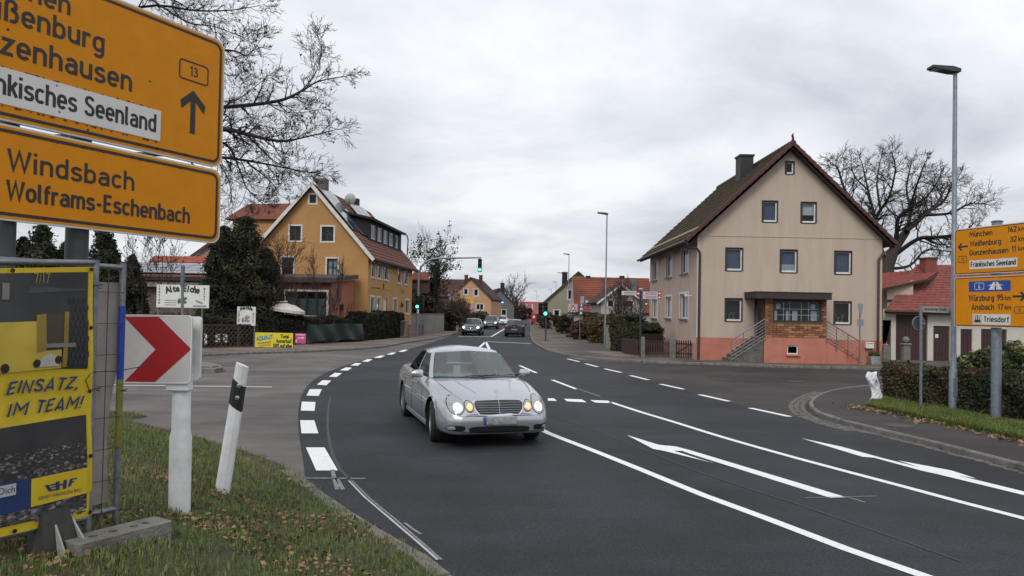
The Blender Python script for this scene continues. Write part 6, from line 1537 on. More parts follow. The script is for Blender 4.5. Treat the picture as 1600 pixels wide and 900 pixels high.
m = MB(); m.rbox(c.x + .02,c.x + .10,-.03,.035,c.z - .03,c.z + .01,.006); m.build("clamp",M_galv,t)
# give way sign from behind with small plate, in front of the house
t,L = signpost("give_way_sign","inverted triangle sign with small plate on a thin post at the beige house corner","road sign",1343.5,573,.09,.03,474)
a,b,c = L.hit(1339,475),L.hit(1348.5,475),L.hit(1343.8,497.5)
m = MB(); m.prism([(a.x,a.z),(b.x,b.z),(c.x,c.z)],PF,-.05,-.03); m.build("triangle",pm("sign_back_grey",(0.20,0.22,0.25),.5,.2,6),t)
a,b = L.hit(1339,509),L.hit(1348.5,499); m = MB(); m.box(a.x,b.x,-.05,-.032,a.z,b.z); m.build("small_plate",MATS["sign_back_grey"],t)
m = MB(); m.lathe([(.03,-.06),(.03,-.05)],((a.x + b.x) / 2 + .05,0,(a.z + b.z) / 2),8,axis='y'); m.build("clamp",M_galv,t)
# cycle route finger post
M_frose = pm("finger_board_white",(0.50,0.46,0.48),.6,.1,5)
t,L = signpost("finger_post","dark post with white cycle route fingers ending in red squares","finger post",1000.5,558,.09,.05,453,mat=pm("dark_green_post",(0.018,0.028,0.03),.6,.2,8))
for k,(x0,x1,y0,y1,rx0,rx1,ry0,ry1) in enumerate(((971,994,455,461,994,999.6,454.5,463),(1004,1027.4,456,461.3,1027.4,1032.8,455.6,461.6),(1004,1027.2,462,467,1027.2,1032.6,462,467.6))):
 q0,q1 = L.hit(x0,y1),L.hit(x1,y0); m = MB(); m.box(q0.x,q1.x,-.08,-.055,q0.z,q1.z); o = m.build("finger",M_frose,t)
 m = MB()
 for f in (.3,.68): m.box(q0.x + .12,q1.x - .05,-.084,-.081,q0.z + (q1.z - q0.z) * f - .012,q0.z + (q1.z - q0.z) * f + .018)
 m.build("lettering",pm("grey_print",(0.16,0.14,0.18),.8,.3,30),o)
 r0_,r1_ = L.hit(rx0,ry1),L.hit(rx1,ry0); m = MB(); m.box(r0_.x,r1_.x,-.081,-.054,r0_.z,r1_.z); o = m.build("red_square",M_red,t)
 m = MB(); cxm,czm = (r0_.x + r1_.x) / 2,(r0_.z + r1_.z) / 2; m.prism([(cxm - .05,czm - .03),(cxm + .01,czm - .03),(cxm + .01,czm - .06),(cxm + .06,czm),(cxm + .01,czm + .06),(cxm + .01,czm + .03),(cxm - .05,czm + .03)],PF,-.086,-.082); m.build("arrow",M_signwht,o)
m = MB(); c = L.hit(1001.5,452); m.lathe([(.07,-.05),(.13,0),(.07,.05)],(c.x,0,c.z),12); m.build("post_lamp",pm("pale_cap",(0.35,0.38,0.38),.5,.1,6),t)
a,b = L.hit(1002,479),L.hit(1008,468); m = MB(); m.box(a.x,b.x,-.06,-.04,a.z,b.z); m.build("notice",pm("dark_notice",(0.05,0.055,0.06),.6,.4,8),t)
# ---- traffic lights
M_house = pm("signal_housing",(0.010,0.018,0.016),.6,.15,8)
M_green = lamp_mat("green_light",(0.10,1.0,0.55),3.2)
M_off = pm("dead_lens",(0.014,0.016,0.015),.35,.2,9)
def signal_head(t,x,y,zc,h,w,name="signal_head",lit=2,back=False):
 m = MB(); m.rbox(x - w / 2,x + w / 2,y - .12,y + .12,zc - h / 2,zc + h / 2,.03); hd = m.build(name,M_house,t)
 for k in range(3):
  z = zc + h / 2 - h * (k + .5) / 3
  m = MB(); m.lathe([(w * .36,-.005),(w * .30,-.02),(0,-.03)],(x,y - .12,z),14,axis='y'); m.build("lens",M_green if (k == lit) else M_off,hd,smooth=True)
  m = MB(); n = 9; r = w * .42; L0 = .16
  vs = [(x + r * math.cos(a),y - .12 - d,z + r * math.sin(a)) for d in (0,L0) for a in np.linspace(-.15,PI + .15,n)]
  m.add(vs,[(i,i + 1,n + i + 1,n + i) for i in range(n - 1)]); m.build("visor",M_house,hd)
 return hd
b = G(651.5,525,.09); GL = thing("traffic_light_gantry","curved grey gantry with green traffic light hanging over the road","traffic light",(b.x,b.y,.09)); L = Loc(GL.location)
pts = [L.hit(*p) for p in ((651.5,525),(653.5,460),(654.3,428),(658,417),(665,409.5),(674,405),(686,403.6),(720,403),(752,402.5))]; pts[0].z = 0
m = MB(); m.tube(pts,[.11,.09,.085,.085,.08,.08,.075,.065,.055],12); m.build("arm",M_lampsteel,GL,smooth=True)
c,d = L.hit(749.8,414.7),L.hit(749.8,405)
signal_head(GL,c.x,0,c.z,1.02,.30); m = MB(); m.tube([(c.x,0,d.z - .1),(c.x,0,L.hit(750,402.5).z)],.03,6); m.build("hanger",M_lampsteel,GL)
c = L.hit(653,472.3); signal_head(GL,c.x - .02,-.12,c.z,1.0,.32)
hd = signal_head(GL,c.x + .32,0,c.z + .05,.95,.30,lit=9)
a,b = L.hit(652,490),L.hit(655,482); m = MB(); m.box(a.x,b.x,-.14,-.12,a.z,b.z); m.build("white_plate",M_signwht,GL)
b = G(852.5,533,.09); TR = thing("traffic_light","green traffic light on a dark post at the right kerb","traffic light",(b.x,b.y,.09)); L = Loc(TR.location)
m = MB(); tz_ = L.hit(852,474).z; m.tube([(0,0,0),(0,0,tz_)],.055,10); m.build("post",pm("dark_post",(0.05,0.05,0.048),.6,.2,8),TR,smooth=True)
c = L.hit(852,483); signal_head(TR,c.x,-.16,c.z,.92,.33); signal_head(TR,c.x - .33,.06,c.z,.86,.30,lit=9)
# ---- more signs and posts on the right footway
t,L = signpost("shop_sign","red shop sign board above a white plate on twin posts by the olive house","sign",878,512,.0,.04,466)
a,b = L.hit(872.8,480),L.hit(886.8,465); m = MB(); m.box(a.x,b.x,-.08,-.04,a.z,b.z); o = m.build("red_board",pm("shop_red",(0.30,0.015,0.020),.5,.1,5),t)
m = MB()
for f in (.28,.52,.72): m.box(a.x + .1,b.x - .1,-.084,-.081,a.z + (b.z - a.z) * f,a.z + (b.z - a.z) * (f + .05))
m.build("lettering",pm("pale_print",(0.45,0.25,0.25),.7,.3,20),o)
a,b = L.hit(873.5,485.5),L.hit(882.5,480.5); m = MB(); m.box(a.x,b.x,-.075,-.045,a.z,b.z); m.build("white_board",M_signwht,t)
t,L = signpost("warning_sign","red bordered white warning triangle beside the second lamp post","road sign",895,523,.0,.03,478)
a,b,c = L.hit(888.3,489.6),L.hit(902,489.6),L.hit(895,475.5)
m = MB(); m.prism([(a.x,a.z),(b.x,b.z),(c.x,c.z)],PF,-.05,-.03); m.build("triangle",M_red,t)
cc = ((a.x + b.x + c.x) / 3,(a.z + b.z + c.z) / 3); k = .66; m = MB(); m.prism([(cc[0] + (p.x - cc[0]) * k,cc[1] + (p.z - cc[1]) * k) for p in (a,b,c)],PF,-.056,-.051); m.build("white_field",M_signwht,t)
m = MB(); m.box(cc[0] - .13,cc[0] + .10,-.061,-.057,cc[1] - .10,cc[1] + .0); m.box(cc[0] - .02,cc[0] + .14,-.0612,-.0572,cc[1] - .03,cc[1] + .05); m.build("symbol",M_signblk,t)
b0_px = [(887.5,491),(902.5,491)]; a,b = L.hit(887.5,491),L.hit(902.5,475); m = MB(); m.box(a.x,b.x,-.028,-.018,a.z,b.z); m.build("backing_plate",pm("pale_backing",(0.42,0.36,0.36),.6,.1,5),t)
t,L = signpost("cycle_path_sign","round blue footpath and cycle sign on a thin post","road sign",906,538,.09,.028,474)
o,c,r = disc(t,L,908.3,480.3,4.3,M_blue); m = MB(); m.prism([(c.x - .04,c.z + .05),(c.x + .04,c.z + .05),(c.x + .04,c.z + .20),(c.x - .04,c.z + .20)],PF,-.06,-.056); m.prism([(c.x - .12,c.z - .16),(c.x + .12,c.z - .16),(c.x + .06,c.z - .02),(c.x - .06,c.z - .02)],PF,-.06,-.056); m.build("symbol",M_signwht,o)
a,b = L.hit(906,491),L.hit(909.3,487.5); m = MB(); m.box(a.x,b.x,-.05,-.03,a.z,b.z); m.build("white_plate",M_signwht,t)
t,L = signpost("yellow_notice","small two part yellow plate on a short post by the brown bushes","sign",913,528,.0,.02,508)
for y0,y1 in ((507,510),(510.6,516)):
 a,b = L.hit(909,y1),L.hit(917,y0); m = MB(); m.box(a.x,b.x,-.04,-.02,a.z,b.z); m.build("plate",pm("plate_yellow",(0.55,0.36,0.06),.6,.1,5),t)
t,L = signpost("yellow_barrier","yellow horizontal barrier board on posts at the footway edge","barrier",874,511,.0,.04,502)
a,b = L.hit(871.5,505.3),L.hit(885,501.2); m = MB(); m.box(a.x,b.x,-.1,-.04,a.z,b.z); m.build("board",pm("barrier_yellow",(0.48,0.22,0.02),.6,.2,4),t); m = MB(); m.tube([(b.x - .3,0,0),(b.x - .3,0,a.z)],.04,6); m.build("post",M_galv,t)
t,L = signpost("parking_machine","small pale grey box on a post at the far footway edge","box",867.5,508,.0,.06,500)
a,b = L.hit(866,499.5),L.hit(870.5,493.5); m = MB(); m.rbox(a.x,b.x,-.15,.1,a.z,b.z,.04); m.build("housing",pm("box_grey",(0.30,0.32,0.30),.6,.1,5),t)
t,L = signpost("back_to_front_sign","small grey plate on a thin post left of the blue cycle sign","sign",908,526,.0,.025,463)
a,b = L.hit(906.8,474),L.hit(912.5,463); m = MB(); m.box(a.x,b.x,-.03,-.01,a.z,b.z); m.build("plate",pm("pale_plate",(0.30,0.30,0.30),.6,.2,5),t)
for px,py,h,lab in ((898,524,492,"bare thin wooden stake left of the cycle sign"),(924.5,534,514,"short wooden stake among the brown bushes"),(980,549.5,524,"thin metal stake before the brown board fence")):
 t,L = signpost("stake",lab,"stake",px,py,.0,.03,h,mat=M_conc)
m = MB(); b = G(892.5,527,.09); m.rbox(-.45,.45,-.25,.25,0,.22,.05); o = m.build("sign_base",M_rubber); o.location = b; tag(o,"black rubber sign base lying on the right footway","sign base")
# ---- left side: posts, railings, boards
t,L = signpost("blue_arrow_sign","round blue sign on a thin post in front of the dark ivy tree","road sign",673,512,.09,.03,472,px_top=675)
o,c,r = disc(t,L,675,478,4.2,M_blue); m = MB(); m.prism([(c.x - .02,c.z - .1),(c.x + .10,c.z - .02),(c.x + .02,c.z + .12),(c.x - .10,c.z + .05)],PF,-.06,-.056); m.build("arrow",M_signwht,o)
t,L = signpost("direction_post","post with blue and white finger signs and a dark round sign back beside the inn","finger post",625.5,524,.09,.04,452)
a,b = L.hit(609,452.5),L.hit(624,445.5); m = MB(); m.prism([(a.x,(a.z + b.z) / 2),(a.x + .25,a.z + .04),(b.x,a.z),(b.x,b.z - .05),(a.x + .2,b.z)],PF,-.06,-.03); o = m.build("finger",pm("blue_white_board",(0.25,0.40,0.55),.6,.3,4,col2=(0.50,0.55,0.58)),t)
a,b = L.hit(622,459),L.hit(632,452); m = MB(); m.box(a.x,b.x,-.058,-.032,a.z,b.z); m.build("plate",pm("pale_blue_grey",(0.30,0.34,0.36),.6,.2,4),t)
o,c,r = disc(t,L,626,476.8,4.3,MATS["sign_back"],"sign_disc",d=.03)
t,L = signpost("folded_street_sign","grey post with narrow sign seen edge-on behind the red chevron board","road sign",285,575,.0,.05,418)
a,b = L.hit(282.5,448),L.hit(289,415); m = MB(); m.rbox(a.x,b.x,-.06,.03,a.z,b.z,.02); m.build("plate",pm("sign_edge_grey",(0.09,0.11,0.14),.5,.2,5),t)
# steel railings beyond the hedge corner: each bar a part
M_rust = pm("weathered_post",(0.16,0.12,0.10),.9,.3,5)
def railing(label,x0,y0,x1,y1,h,nbar):
 a,b = G(x0,y0,.09),G(x1,y1,.09); d = b - a; t = thing("railing",label,"railing",a,math.atan2(d.y,d.x)); W = d.length
 for z in (h,.12): m = MB(); m.tube([(0,0,z),(W,0,z)],.025,6); m.build("rail",M_galv,t)
 m = MB(); m.tube([(0,0,.12),(0,0,h)],.012,5); bm_ = m.mesh("bar",M_galv)
 for k in range(nbar + 1): inst("bar",bm_,t,(W * k / nbar,0,0))
 return t
railing("grey steel barred gate between hedge end and the first concrete post",626,529,637,526.5,1.2,9)
railing("grey steel railing behind the gantry foot",657,521.5,683,517,1.15,16)
for px,py,h,lab in ((639,527.5,508,"concrete post nearest the hedge end"),(653.5,524.5,508,"concrete post at the gantry foot"),(660.5,523,508,"concrete post right of the gantry foot"),(683.5,517,505,"concrete post at the far railing end")):
 b = G(px,py,.09); t = thing("concrete_post",lab,"post",b,group="concrete fence posts by the railings"); L = Loc(b); z = L.hit(px,h).z; m = MB(); m.rbox(-.11,.11,-.1,.1,0,z,.02); m.build("shaft",MATS["weathered_post"],t); m = MB(); m.rbox(-.13,.13,-.12,.12,z + .002,z + .06,.02); m.build("cap",M_conc,t)
b = G(710.5,511.5,.09); t = thing("white_pillar","short white pillar at the left kerb beside the oncoming cars","pillar",b); L = Loc(b); z = L.hit(710,499).z; m = MB(); m.rbox(-.22,.22,-.15,.15,0,z,.04); m.build("shaft",M_plwhite,t)
# low grey wall behind the railings
a,b = Vector((P(634,500,62).x,62,0)),Vector((P(694,500,66.5).x,66.5,0)); gw = thing("garden_wall","low pale grey garden wall behind the railings","wall",a,math.atan2(b.y - a.y,b.x - a.x)); m = MB(); m.box(0,(b - a).length,0,.2,0,1.75); m.build("panel",pm("grey_wall",(0.20,0.185,0.175),.9,.15,1,col2=(0.26,0.24,0.23)),gw); m = MB(); m.box(0,(b - a).length,-.03,.23,1.752,1.82); m.build("coping",M_conc,gw)
# ================================================================== trees, hedges, shrubs
def seg_mesh(name,segs,mat,sides=3):
 A = np.array([s[0] for s in segs]); B = np.array([s[1] for s in segs]); r0 = np.array([s[2] for s in segs]); r1 = np.array([s[3] for s in segs])
 d = B - A; L_ = np.linalg.norm(d,axis=1)[:,None] + 1e-9; d = d / L_
 up = np.where(np.abs(d[:,2:3]) > .9,np.array([[1.,0,0]]),np.array([[0,0,1.]])); u = np.cross(d,up); u /= np.linalg.norm(u,axis=1)[:,None]; v = np.cross(d,u)
 ring = []
 for P_,r in ((A,r0),(B,r1)):
  for k in range(sides):
   a = 2 * PI * k / sides; ring.append(P_ + (u * math.cos(a) + v * math.sin(a)) * r[:,None])
 V = np.stack(ring,1).reshape(-1,3); n = len(segs); o = (np.arange(n) * 2 * sides)[:,None]
 F = np.concatenate([o + np.array([[k,(k + 1) % sides,sides + (k + 1) % sides,sides + k]]) for k in range(sides)],0)
 return mesh_np(name,V,F,[mat])
def grow(segs,rg,p,d,length,r,depth,up=.15,wob=.28,spread=.85,kids=(2,4),rmin=.004,tips=None):
 n = 3 + (depth > 0) + (depth > 1); step = length / n; p = Vector(p); d = Vector(d).normalized()
 for i in range(n):
  d = (d + Vector((rg.gauss(0,wob),rg.gauss(0,wob),rg.gauss(0,wob) + up * .4))).normalized()
  q = p + d * step; ra = max(rmin,r * (1 - .75 * i / n)); rb = max(rmin * .7,r * (1 - .75 * (i + 1) / n)); segs.append((tuple(p),tuple(q),ra,rb))
  if depth > 0 and i >= (1 if depth < 3 else 0):
   for _ in range(rg.randint(*kids) if i < n - 1 else kids[1] - 1):
    s = Vector((rg.gauss(0,1),rg.gauss(0,1),rg.gauss(0,1))); s = (s - d * s.dot(d)).normalized()
    grow(segs,rg,q,d + s * spread * rg.uniform(.6,1.2),length * rg.uniform(.38,.62),rb * .62,depth - 1,up,wob,spread,kids,rmin,tips)
  p = q
 if tips is not None: tips.append(tuple(p))
def limb(segs,rg,pts,r0,r1,depth,clen,kids=2,up=.15,rmin=.004,start=0.15,wob=.22,tips=None):
 pts = smooth_line3(pts); n = len(pts)
 for i in range(n - 1):
  f0,f1 = i / (n - 1),(i + 1) / (n - 1); ra,rb = r0 * (1 - f0) + r1 * f0,r0 * (1 - f1) + r1 * f1
  segs.append((tuple(pts[i]),tuple(pts[i + 1]),ra,rb)); d = (pts[i + 1] - pts[i]).normalized()
  if f0 >= start:
   for _ in range(kids):
    s = Vector((rg.gauss(0,1),rg.gauss(0,1),rg.gauss(0,1))); s = (s - d * s.dot(d)).normalized()
    grow(segs,rg,pts[i + 1],d * .7 + s * .9,clen * rg.uniform(.5,1.15) * (1.1 - .5 * f0),max(rmin,rb * .5),depth,up,wob,.8,(1,2),rmin,tips)
 grow(segs,rg,pts[-1],pts[-1] - pts[-2],clen * .5,r1,depth,up,wob,.8,(1,3),rmin,tips)
def smooth_line3(pts,k=4):
 out = []; n = len(pts); pts = [Vector(p) for p in pts]
 for i in range(n - 1):
  p0,p1,p2,p3 = pts[max(i - 1,0)],pts[i],pts[i + 1],pts[min(i + 2,n - 1)]
  for j in range(k):
   t = j / k; out.append(0.5 * ((2 * p1) + (p2 - p0) * t + (2 * p0 - 5 * p1 + 4 * p2 - p3) * t * t + (3 * p1 - p0 - 3 * p2 + p3) * t ** 3))
 return out + [pts[-1]]
 # big bare oak behind the barn
rg = random.Random(21); oY = 50.0
b = P(1388,470,oY); OT = thing("oak_tree","tall bare oak with wide spreading crown behind the beige house and barn","tree",(b.x,oY,0)); L = Loc(OT.location)
def zp(zx,zy,dY=0,Y=oY,ox=1260,oy=200,sc=3.46): return P(ox + zx / sc,oy + zy / sc,Y + dY) - Vector((b.x,Y,0))
m = MB(); base = zp(400,1030); m.tube([(0,0,-.2),tuple(zp(425,850)),tuple(zp(440,740)),tuple(zp(482,640)),tuple(zp(540,560,1))],[.65,.52,.43,.33,.26],12); m.build("trunk",M_bark,OT,smooth=True)
segs = []; K = dict(depth=2,clen=1.55,up=.10,rmin=.010)
for pts,r0,r1,dy in (([(540,560),(600,510),(660,450),(740,400),(790,300)],.32,.07,3),([(482,640),(492,560),(500,480),(560,430),(650,370),(720,270)],.26,.05,-3),
 ([(435,790),(375,560),(365,480),(330,330),(300,190)],.30,.05,1),([(368,500),(400,440),(450,360),(480,220),(470,160)],.18,.05,-2),
 ([(540,560),(560,440),(540,330),(565,200)],.2,.05,4),([(470,690),(600,600),(700,590),(830,570),(900,520)],.24,.05,-4),
 ([(440,760),(560,745),(650,660),(780,670)],.18,.04,3),([(640,470),(780,460),(880,410),(960,410)],.16,.04,-1),([(600,510),(700,420),(750,330),(820,270)],.16,.04,2),
 ([(380,600),(290,440),(210,340),(170,220),(130,195)],.2,.04,-2),([(330,330),(260,260),(240,180)],.1,.04,3),([(400,440),(380,300),(400,170)],.13,.04,2),([(560,430),(600,300),(640,190)],.13,.04,-3),
 ([(500,480),(430,420),(420,300)],.1,.04,4),([(482,640),(400,560),(330,520)],.1,.04,-3),([(700,590),(760,640),(850,640)],.08,.03,1)):
 n = len(pts); limb(segs,rg,[zp(x,y,dy * i / (n - 1)) for i,(x,y) in enumerate(pts)],r0 * .8,r1 * .8,kids=2,**K)
link_np("crown",seg_mesh("crown",segs,M_twig,3),OT)
print("oak segs",len(segs))
# oak whose branches hang in from the left, behind the large direction sign
rg = random.Random(5); lY = 13.0; b = P(-60,470,lY)
LT = thing("overhanging_tree","bare tree whose thin twigs reach out from behind the big yellow sign","tree",(b.x,lY,vh(b.x,12.5) - .1))
def zl(zx,zy,dY=0): return P(180 + zx / 2.726,zy / 2.726,lY + dY) - Vector((b.x,lY,LT.location.z))
hub = zl(-640,620); m = MB(); m.tube([(0,0,0),(0,0,1.6),tuple(hub),tuple(zl(-660,300))],[.36,.30,.24,.16],12); m.build("trunk",M_bark,LT,smooth=True)
segs = []; K = dict(depth=2,clen=.50,up=.05,rmin=.0035,start=.12,wob=.15); tips = []
for pts,r0,r1,dy in (([(-620,520),(200,470),(470,455),(690,430),(790,390),(870,345),(1000,322)],.10,.012,1.5),([(790,390),(855,310),(878,220),(880,160)],.022,.006,.5),
 ([(-620,600),(250,560),(465,550),(560,572),(700,600),(800,585),(940,552)],.11,.010,-1),([(560,575),(640,655),(700,700),(820,745)],.035,.009,-1.4),
 ([(-620,640),(300,660),(460,670),(600,690),(760,722),(890,742)],.08,.009,1),([(300,600),(465,610),(520,700),(560,800),(620,860)],.05,.009,2),
 ([(-620,400),(200,230),(470,212),(560,235),(610,185)],.06,.007,-1),([(-300,200),(100,30),(350,45),(500,42),(630,20)],.06,.007,1),([(100,-40),(300,90),(420,112),(560,165)],.04,.006,0),
 ([(560,690),(660,770),(700,830)],.03,.007,.5),([(400,640),(480,760),(500,880)],.03,.007,-.5),([(0,-60),(250,0),(330,60)],.05,.006,1.2),([(460,455),(560,400),(640,330)],.025,.006,.8),
 ([(640,430),(700,470),(780,480),(860,470)],.02,.006,.2),([(450,560),(560,500),(640,520)],.02,.006,-.8),([(420,100),(460,300),(520,320)],.02,.006,.4)):
 n = len(pts); limb(segs,rg,[zl(x,y,dy * i / (n - 1)) for i,(x,y) in enumerate(pts)],r0 * .62,r1 * .62,kids=2,tips=tips,**K)
link_np("crown",seg_mesh("crown",segs,M_twig,3),LT)
print("left tree segs",len(segs))
r = np.random.default_rng(3); tp = np.array(tips); sel = tp[r.choice(len(tp),420,replace=False)] + r.normal(0,.02,(420,3))
leaves("leaves",sel,.035,[pm("clinging_leaf",(0.05,0.032,0.02),.9,.3,5)],LT,seed=3)
# small bare trees and shrubs
def bare(name,label,cat,px,py,Y,top_py,r,seed,depth=3,mat=None,nst=1,spread=.7,buds=0,clen=.45,group=None,rmin=.008,wpx=None):
 rg = random.Random(seed); b = P(px,py,Y); t = thing(name,label,cat,(b.x,Y,0.0),group=group); L = Loc(t.location)
 H_ = L.hit(px,top_py).z; segs = []; tips = []
 for k in range(nst):
  d = Vector((rg.gauss(0,.22 if nst > 1 else .05),rg.gauss(0,.2 if nst > 1 else .05),1)).normalized(); p = Vector((rg.uniform(-.1,.1) * nst,0,-.05)); n = 7; h = H_ * rg.uniform(.62,.80) / n
  for i in range(n):
   q = p + d * h; ra = r * (1 - .7 * i / n); rb = r * (1 - .7 * (i + 1) / n); segs.append((tuple(p),tuple(q),ra,rb))
   if i >= 1 + (nst == 1):
    for _ in range(2):
     s = Vector((rg.gauss(0,1),rg.gauss(0,1),0)).normalized(); grow(segs,rg,q,d * .8 + s * spread,H_ * clen * rg.uniform(.35,.75),rb * .6,depth - 1,.35,.16,.6,(1,2),rmin,tips)
   d = (d + Vector((rg.gauss(0,.06),rg.gauss(0,.06),.1))).normalized(); p = q
  grow(segs,rg,p,d,H_ * .25,r * .3,depth - 1,.3,.15,.6,(1,2),rmin,tips)
 link_np("branches",seg_mesh("branches",segs,mat or M_twig,3),t)
 if buds:
  r_ = np.random.default_rng(seed); tp = np.array(tips); k = min(len(tp),buds); leaves("leaves",tp[r_.choice(len(tp),k,replace=False)],.07,[MATS["clinging_leaf"]],t,seed=seed)
 return t
bare("young_tree","slim bare young tree left of the pole in front of the solar roof","tree",243,545,36,352,.06,31,buds=220,rmin=.010)
bare("young_tree","second slim bare young tree against the solar roof, nearest the banner","tree",221,545,38,368,.05,32,buds=150,rmin=.010)
bare("bare_shrub","fan shaped bare shrub in front of the inn's left gable window","shrub",432,520,41,372,.04,33,nst=4,spread=.35,rmin=.010,mat=M_twig2)
bare("bare_shrub","tall thin bare shrub before the inn's large show window","shrub",507,520,42,410,.03,34,nst=2,spread=.3,rmin=.009)
bare("bare_shrub","bare shrub between the show window and the terracotta wall","shrub",480,520,42.5,440,.02,35,depth=2,nst=3,spread=.35,rmin=.009,mat=M_twig2)
bare("bare_tree","bare pale tree rising behind the gantry curve","tree",661,505,95,388,.14,36,spread=.6,rmin=.02,clen=.6,mat=M_twig2)
bare("bare_shrub","bare reddish shrub in front of the small pink house","shrub",964,520,52,447,.05,37,nst=5,spread=.35,rmin=.010,mat=M_twig2)
bare("bare_shrub","slender bare shrub left of the cycle route finger post","shrub",991,525,50,462,.04,38,nst=3,spread=.3,rmin=.010,mat=M_twig2)
bare("bare_shrub","low reddish bare shrub behind the picket fence","shrub",1020,545,40,525,.03,39,nst=5,spread=.4,rmin=.008,mat=M_twig2,depth=2)
bare("bare_tree","round bare tree at the street's end, left one","tree",794,490,230,449,.5,40,spread=.9,rmin=.05,clen=.85,depth=3)
bare("bare_tree","round bare tree at the street's end, right one","tree",811,490,240,455,.45,41,spread=.9,rmin=.05,clen=.85,depth=3)
bare("bare_tree","leafless tree between petrol station and store","tree",804,490,225,462,.3,42,spread=.8,rmin=.045,clen=.7,depth=3)
for k,(px,Y,tp_) in enumerate(((697,78,470),(708,82,474),(718,86,472),(728,90,478))):
 bare("street_shrub",("brown leafless shrub nearest the blue arrow sign","brown leafless shrub second behind the railings","brown leafless shrub before the poster wall","brown leafless shrub just left of the oncoming cars")[k],"shrub",px,505,Y,tp_,.05,50 + k,nst=6,spread=.5,rmin=.016,mat=M_twig2)
 # white-blossomed little tree before the orange house
t = bare("blossom_tree","small pale blossoming tree in front of the yellow poster","tree",715,505,100,464,.08,60,nst=2,spread=.8,rmin=.018,clen=.6)
r = np.random.default_rng(9); n = 260; leaves("blossom",np.stack([r.normal(0,1.1,n),r.normal(0,.8,n),r.normal(3.6,.8,n)],1),.13,[pm("pale_blossom",(0.34,0.33,0.36),.9,.2,5)],t,seed=5)
# dark conifers built from drooping sprays
M_con = [pm("conifer_dark",(0.013,0.017,0.008),.9,.3,3),pm("conifer_mid",(0.024,0.030,0.013),.9,.3,3),pm("conifer_olive",(0.050,0.045,0.018),.9,.3,3)]
def conifer(label,px,Y,top_py,wpx,seed,n=26000,size=.13,tops=3,low=0.0,nm="conifer",cat="tree",group=None):
 b = P(px,480,Y); t = thing(nm,label,cat,(b.x,Y,0),group=group); L = Loc(t.location); H_ = L.hit(px,top_py).z; W = wpx / 1150 * Y / 2; r = np.random.default_rng(seed)
 m = MB(); pts_ = []
 for k in range(tops):
  ox = 0 if k == 0 else r.uniform(-.72,.72) * W; oy = 0 if k == 0 else r.uniform(-.5,.5) * W; h = H_ * (1 if k == 0 else r.uniform(.66,.93)); w = W * (.8 if k == 0 else .5)
  m.tube([(ox * .3,oy * .3,-.1),(ox,oy,h * .5),(ox,oy,h * .97)],[.16,.10,.02],6)
  q = int(n / tops); z = r.uniform(low,1,q) ** 1.15; a = r.uniform(0,2 * PI,q)
  tier = .70 + .30 * np.sin(z * h * 4.6 + 1.3 * np.sin(a * 3 + k)) ; lob = 1 + .26 * np.sin(a * 5 + z * 9 + k * 2) + .17 * np.sin(a * 11 + z * 23) + .10 * np.sin(a * 23 + z * 41)
  rr = w * np.clip((1 - z) ** .5 * .92,0.02,1) * tier * lob * np.sqrt(r.uniform(.25,1.0,q)); rr = rr * (1 + .35 * r.exponential(.35,q) * np.sign(np.sin(a * 7 + z * 31)).clip(0)); rr += r.exponential(.10,q) * w * .6
  pts_.append(np.stack([ox + rr * np.cos(a),oy + rr * np.sin(a),z * h - rr * .16],1))
 m.build("trunk",M_bark,t); pts_ = np.concatenate(pts_); pts_ = pts_[pts_[:,2] > .05]
 leaves("crown",pts_,size,M_con,t,long=2.2,seed=seed,clump=.9); return t
conifer("large dark many-topped conifer between the sign boards and the inn",381,40,338,140,71,120000,.085,6)
conifer("dark conifer seen below the big yellow sign, left one",62,34,352,120,72,50000,.085,4)
conifer("dark conifer seen below the big yellow sign, right one",158,38,358,95,73,46000,.09,4)
conifer("narrow dark conifer just left of the Alte Eiche board" if 0 else "low dark conifer mass left of the white inn sign",205,44,398,60,74,24000,.09,3)
# ivy-clad tree near the gantry
b = P(678,505,70); IT = thing("ivy_tree","dark ivy covered tree with ragged top beside the traffic light gantry","tree",(b.x,70,0)); L = Loc(IT.location); H_ = L.hit(682,388).z
segs = []; rg = random.Random(80); tips = []
for k in range(9): grow(segs,rg,(rg.uniform(-.2,.2),0,H_ * (.38 + .06 * k)),(rg.uniform(-1,1.1),rg.uniform(-1,1),rg.uniform(.5,1.2)),H_ * .26,.09,2,.2,.2,.7,(1,2),.018,tips)
grow(segs,rg,(0,0,H_ * .7),(0.05,0,1),H_ * .3,.1,2,.3,.1,.7,(1,2),.018,tips)
link_np("branches",seg_mesh("branches",segs,M_twig,3),IT)
m = MB(); m.tube([(0,0,-.1),(0,0,H_ * .4),(.1,0,H_ * .75)],[.3,.24,.10],8); m.build("trunk",M_bark,IT)
r = np.random.default_rng(5); tp = np.array(tips); tp = tp[r.choice(len(tp),min(len(tp),170),replace=False)]
c = [np.stack([r.normal(0,.26,4000),r.normal(0,.26,4000),r.uniform(0.3,H_ * .8,4000)],1)] + [q + r.normal(0,.16,(12,3)) for q in tp]
leaves("ivy",np.concatenate(c),.12,[pm("ivy_dark",(0.012,0.020,0.010),.8,.3,4),pm("ivy_mid",(0.022,0.034,0.014),.8,.3,4)],IT,seed=6)
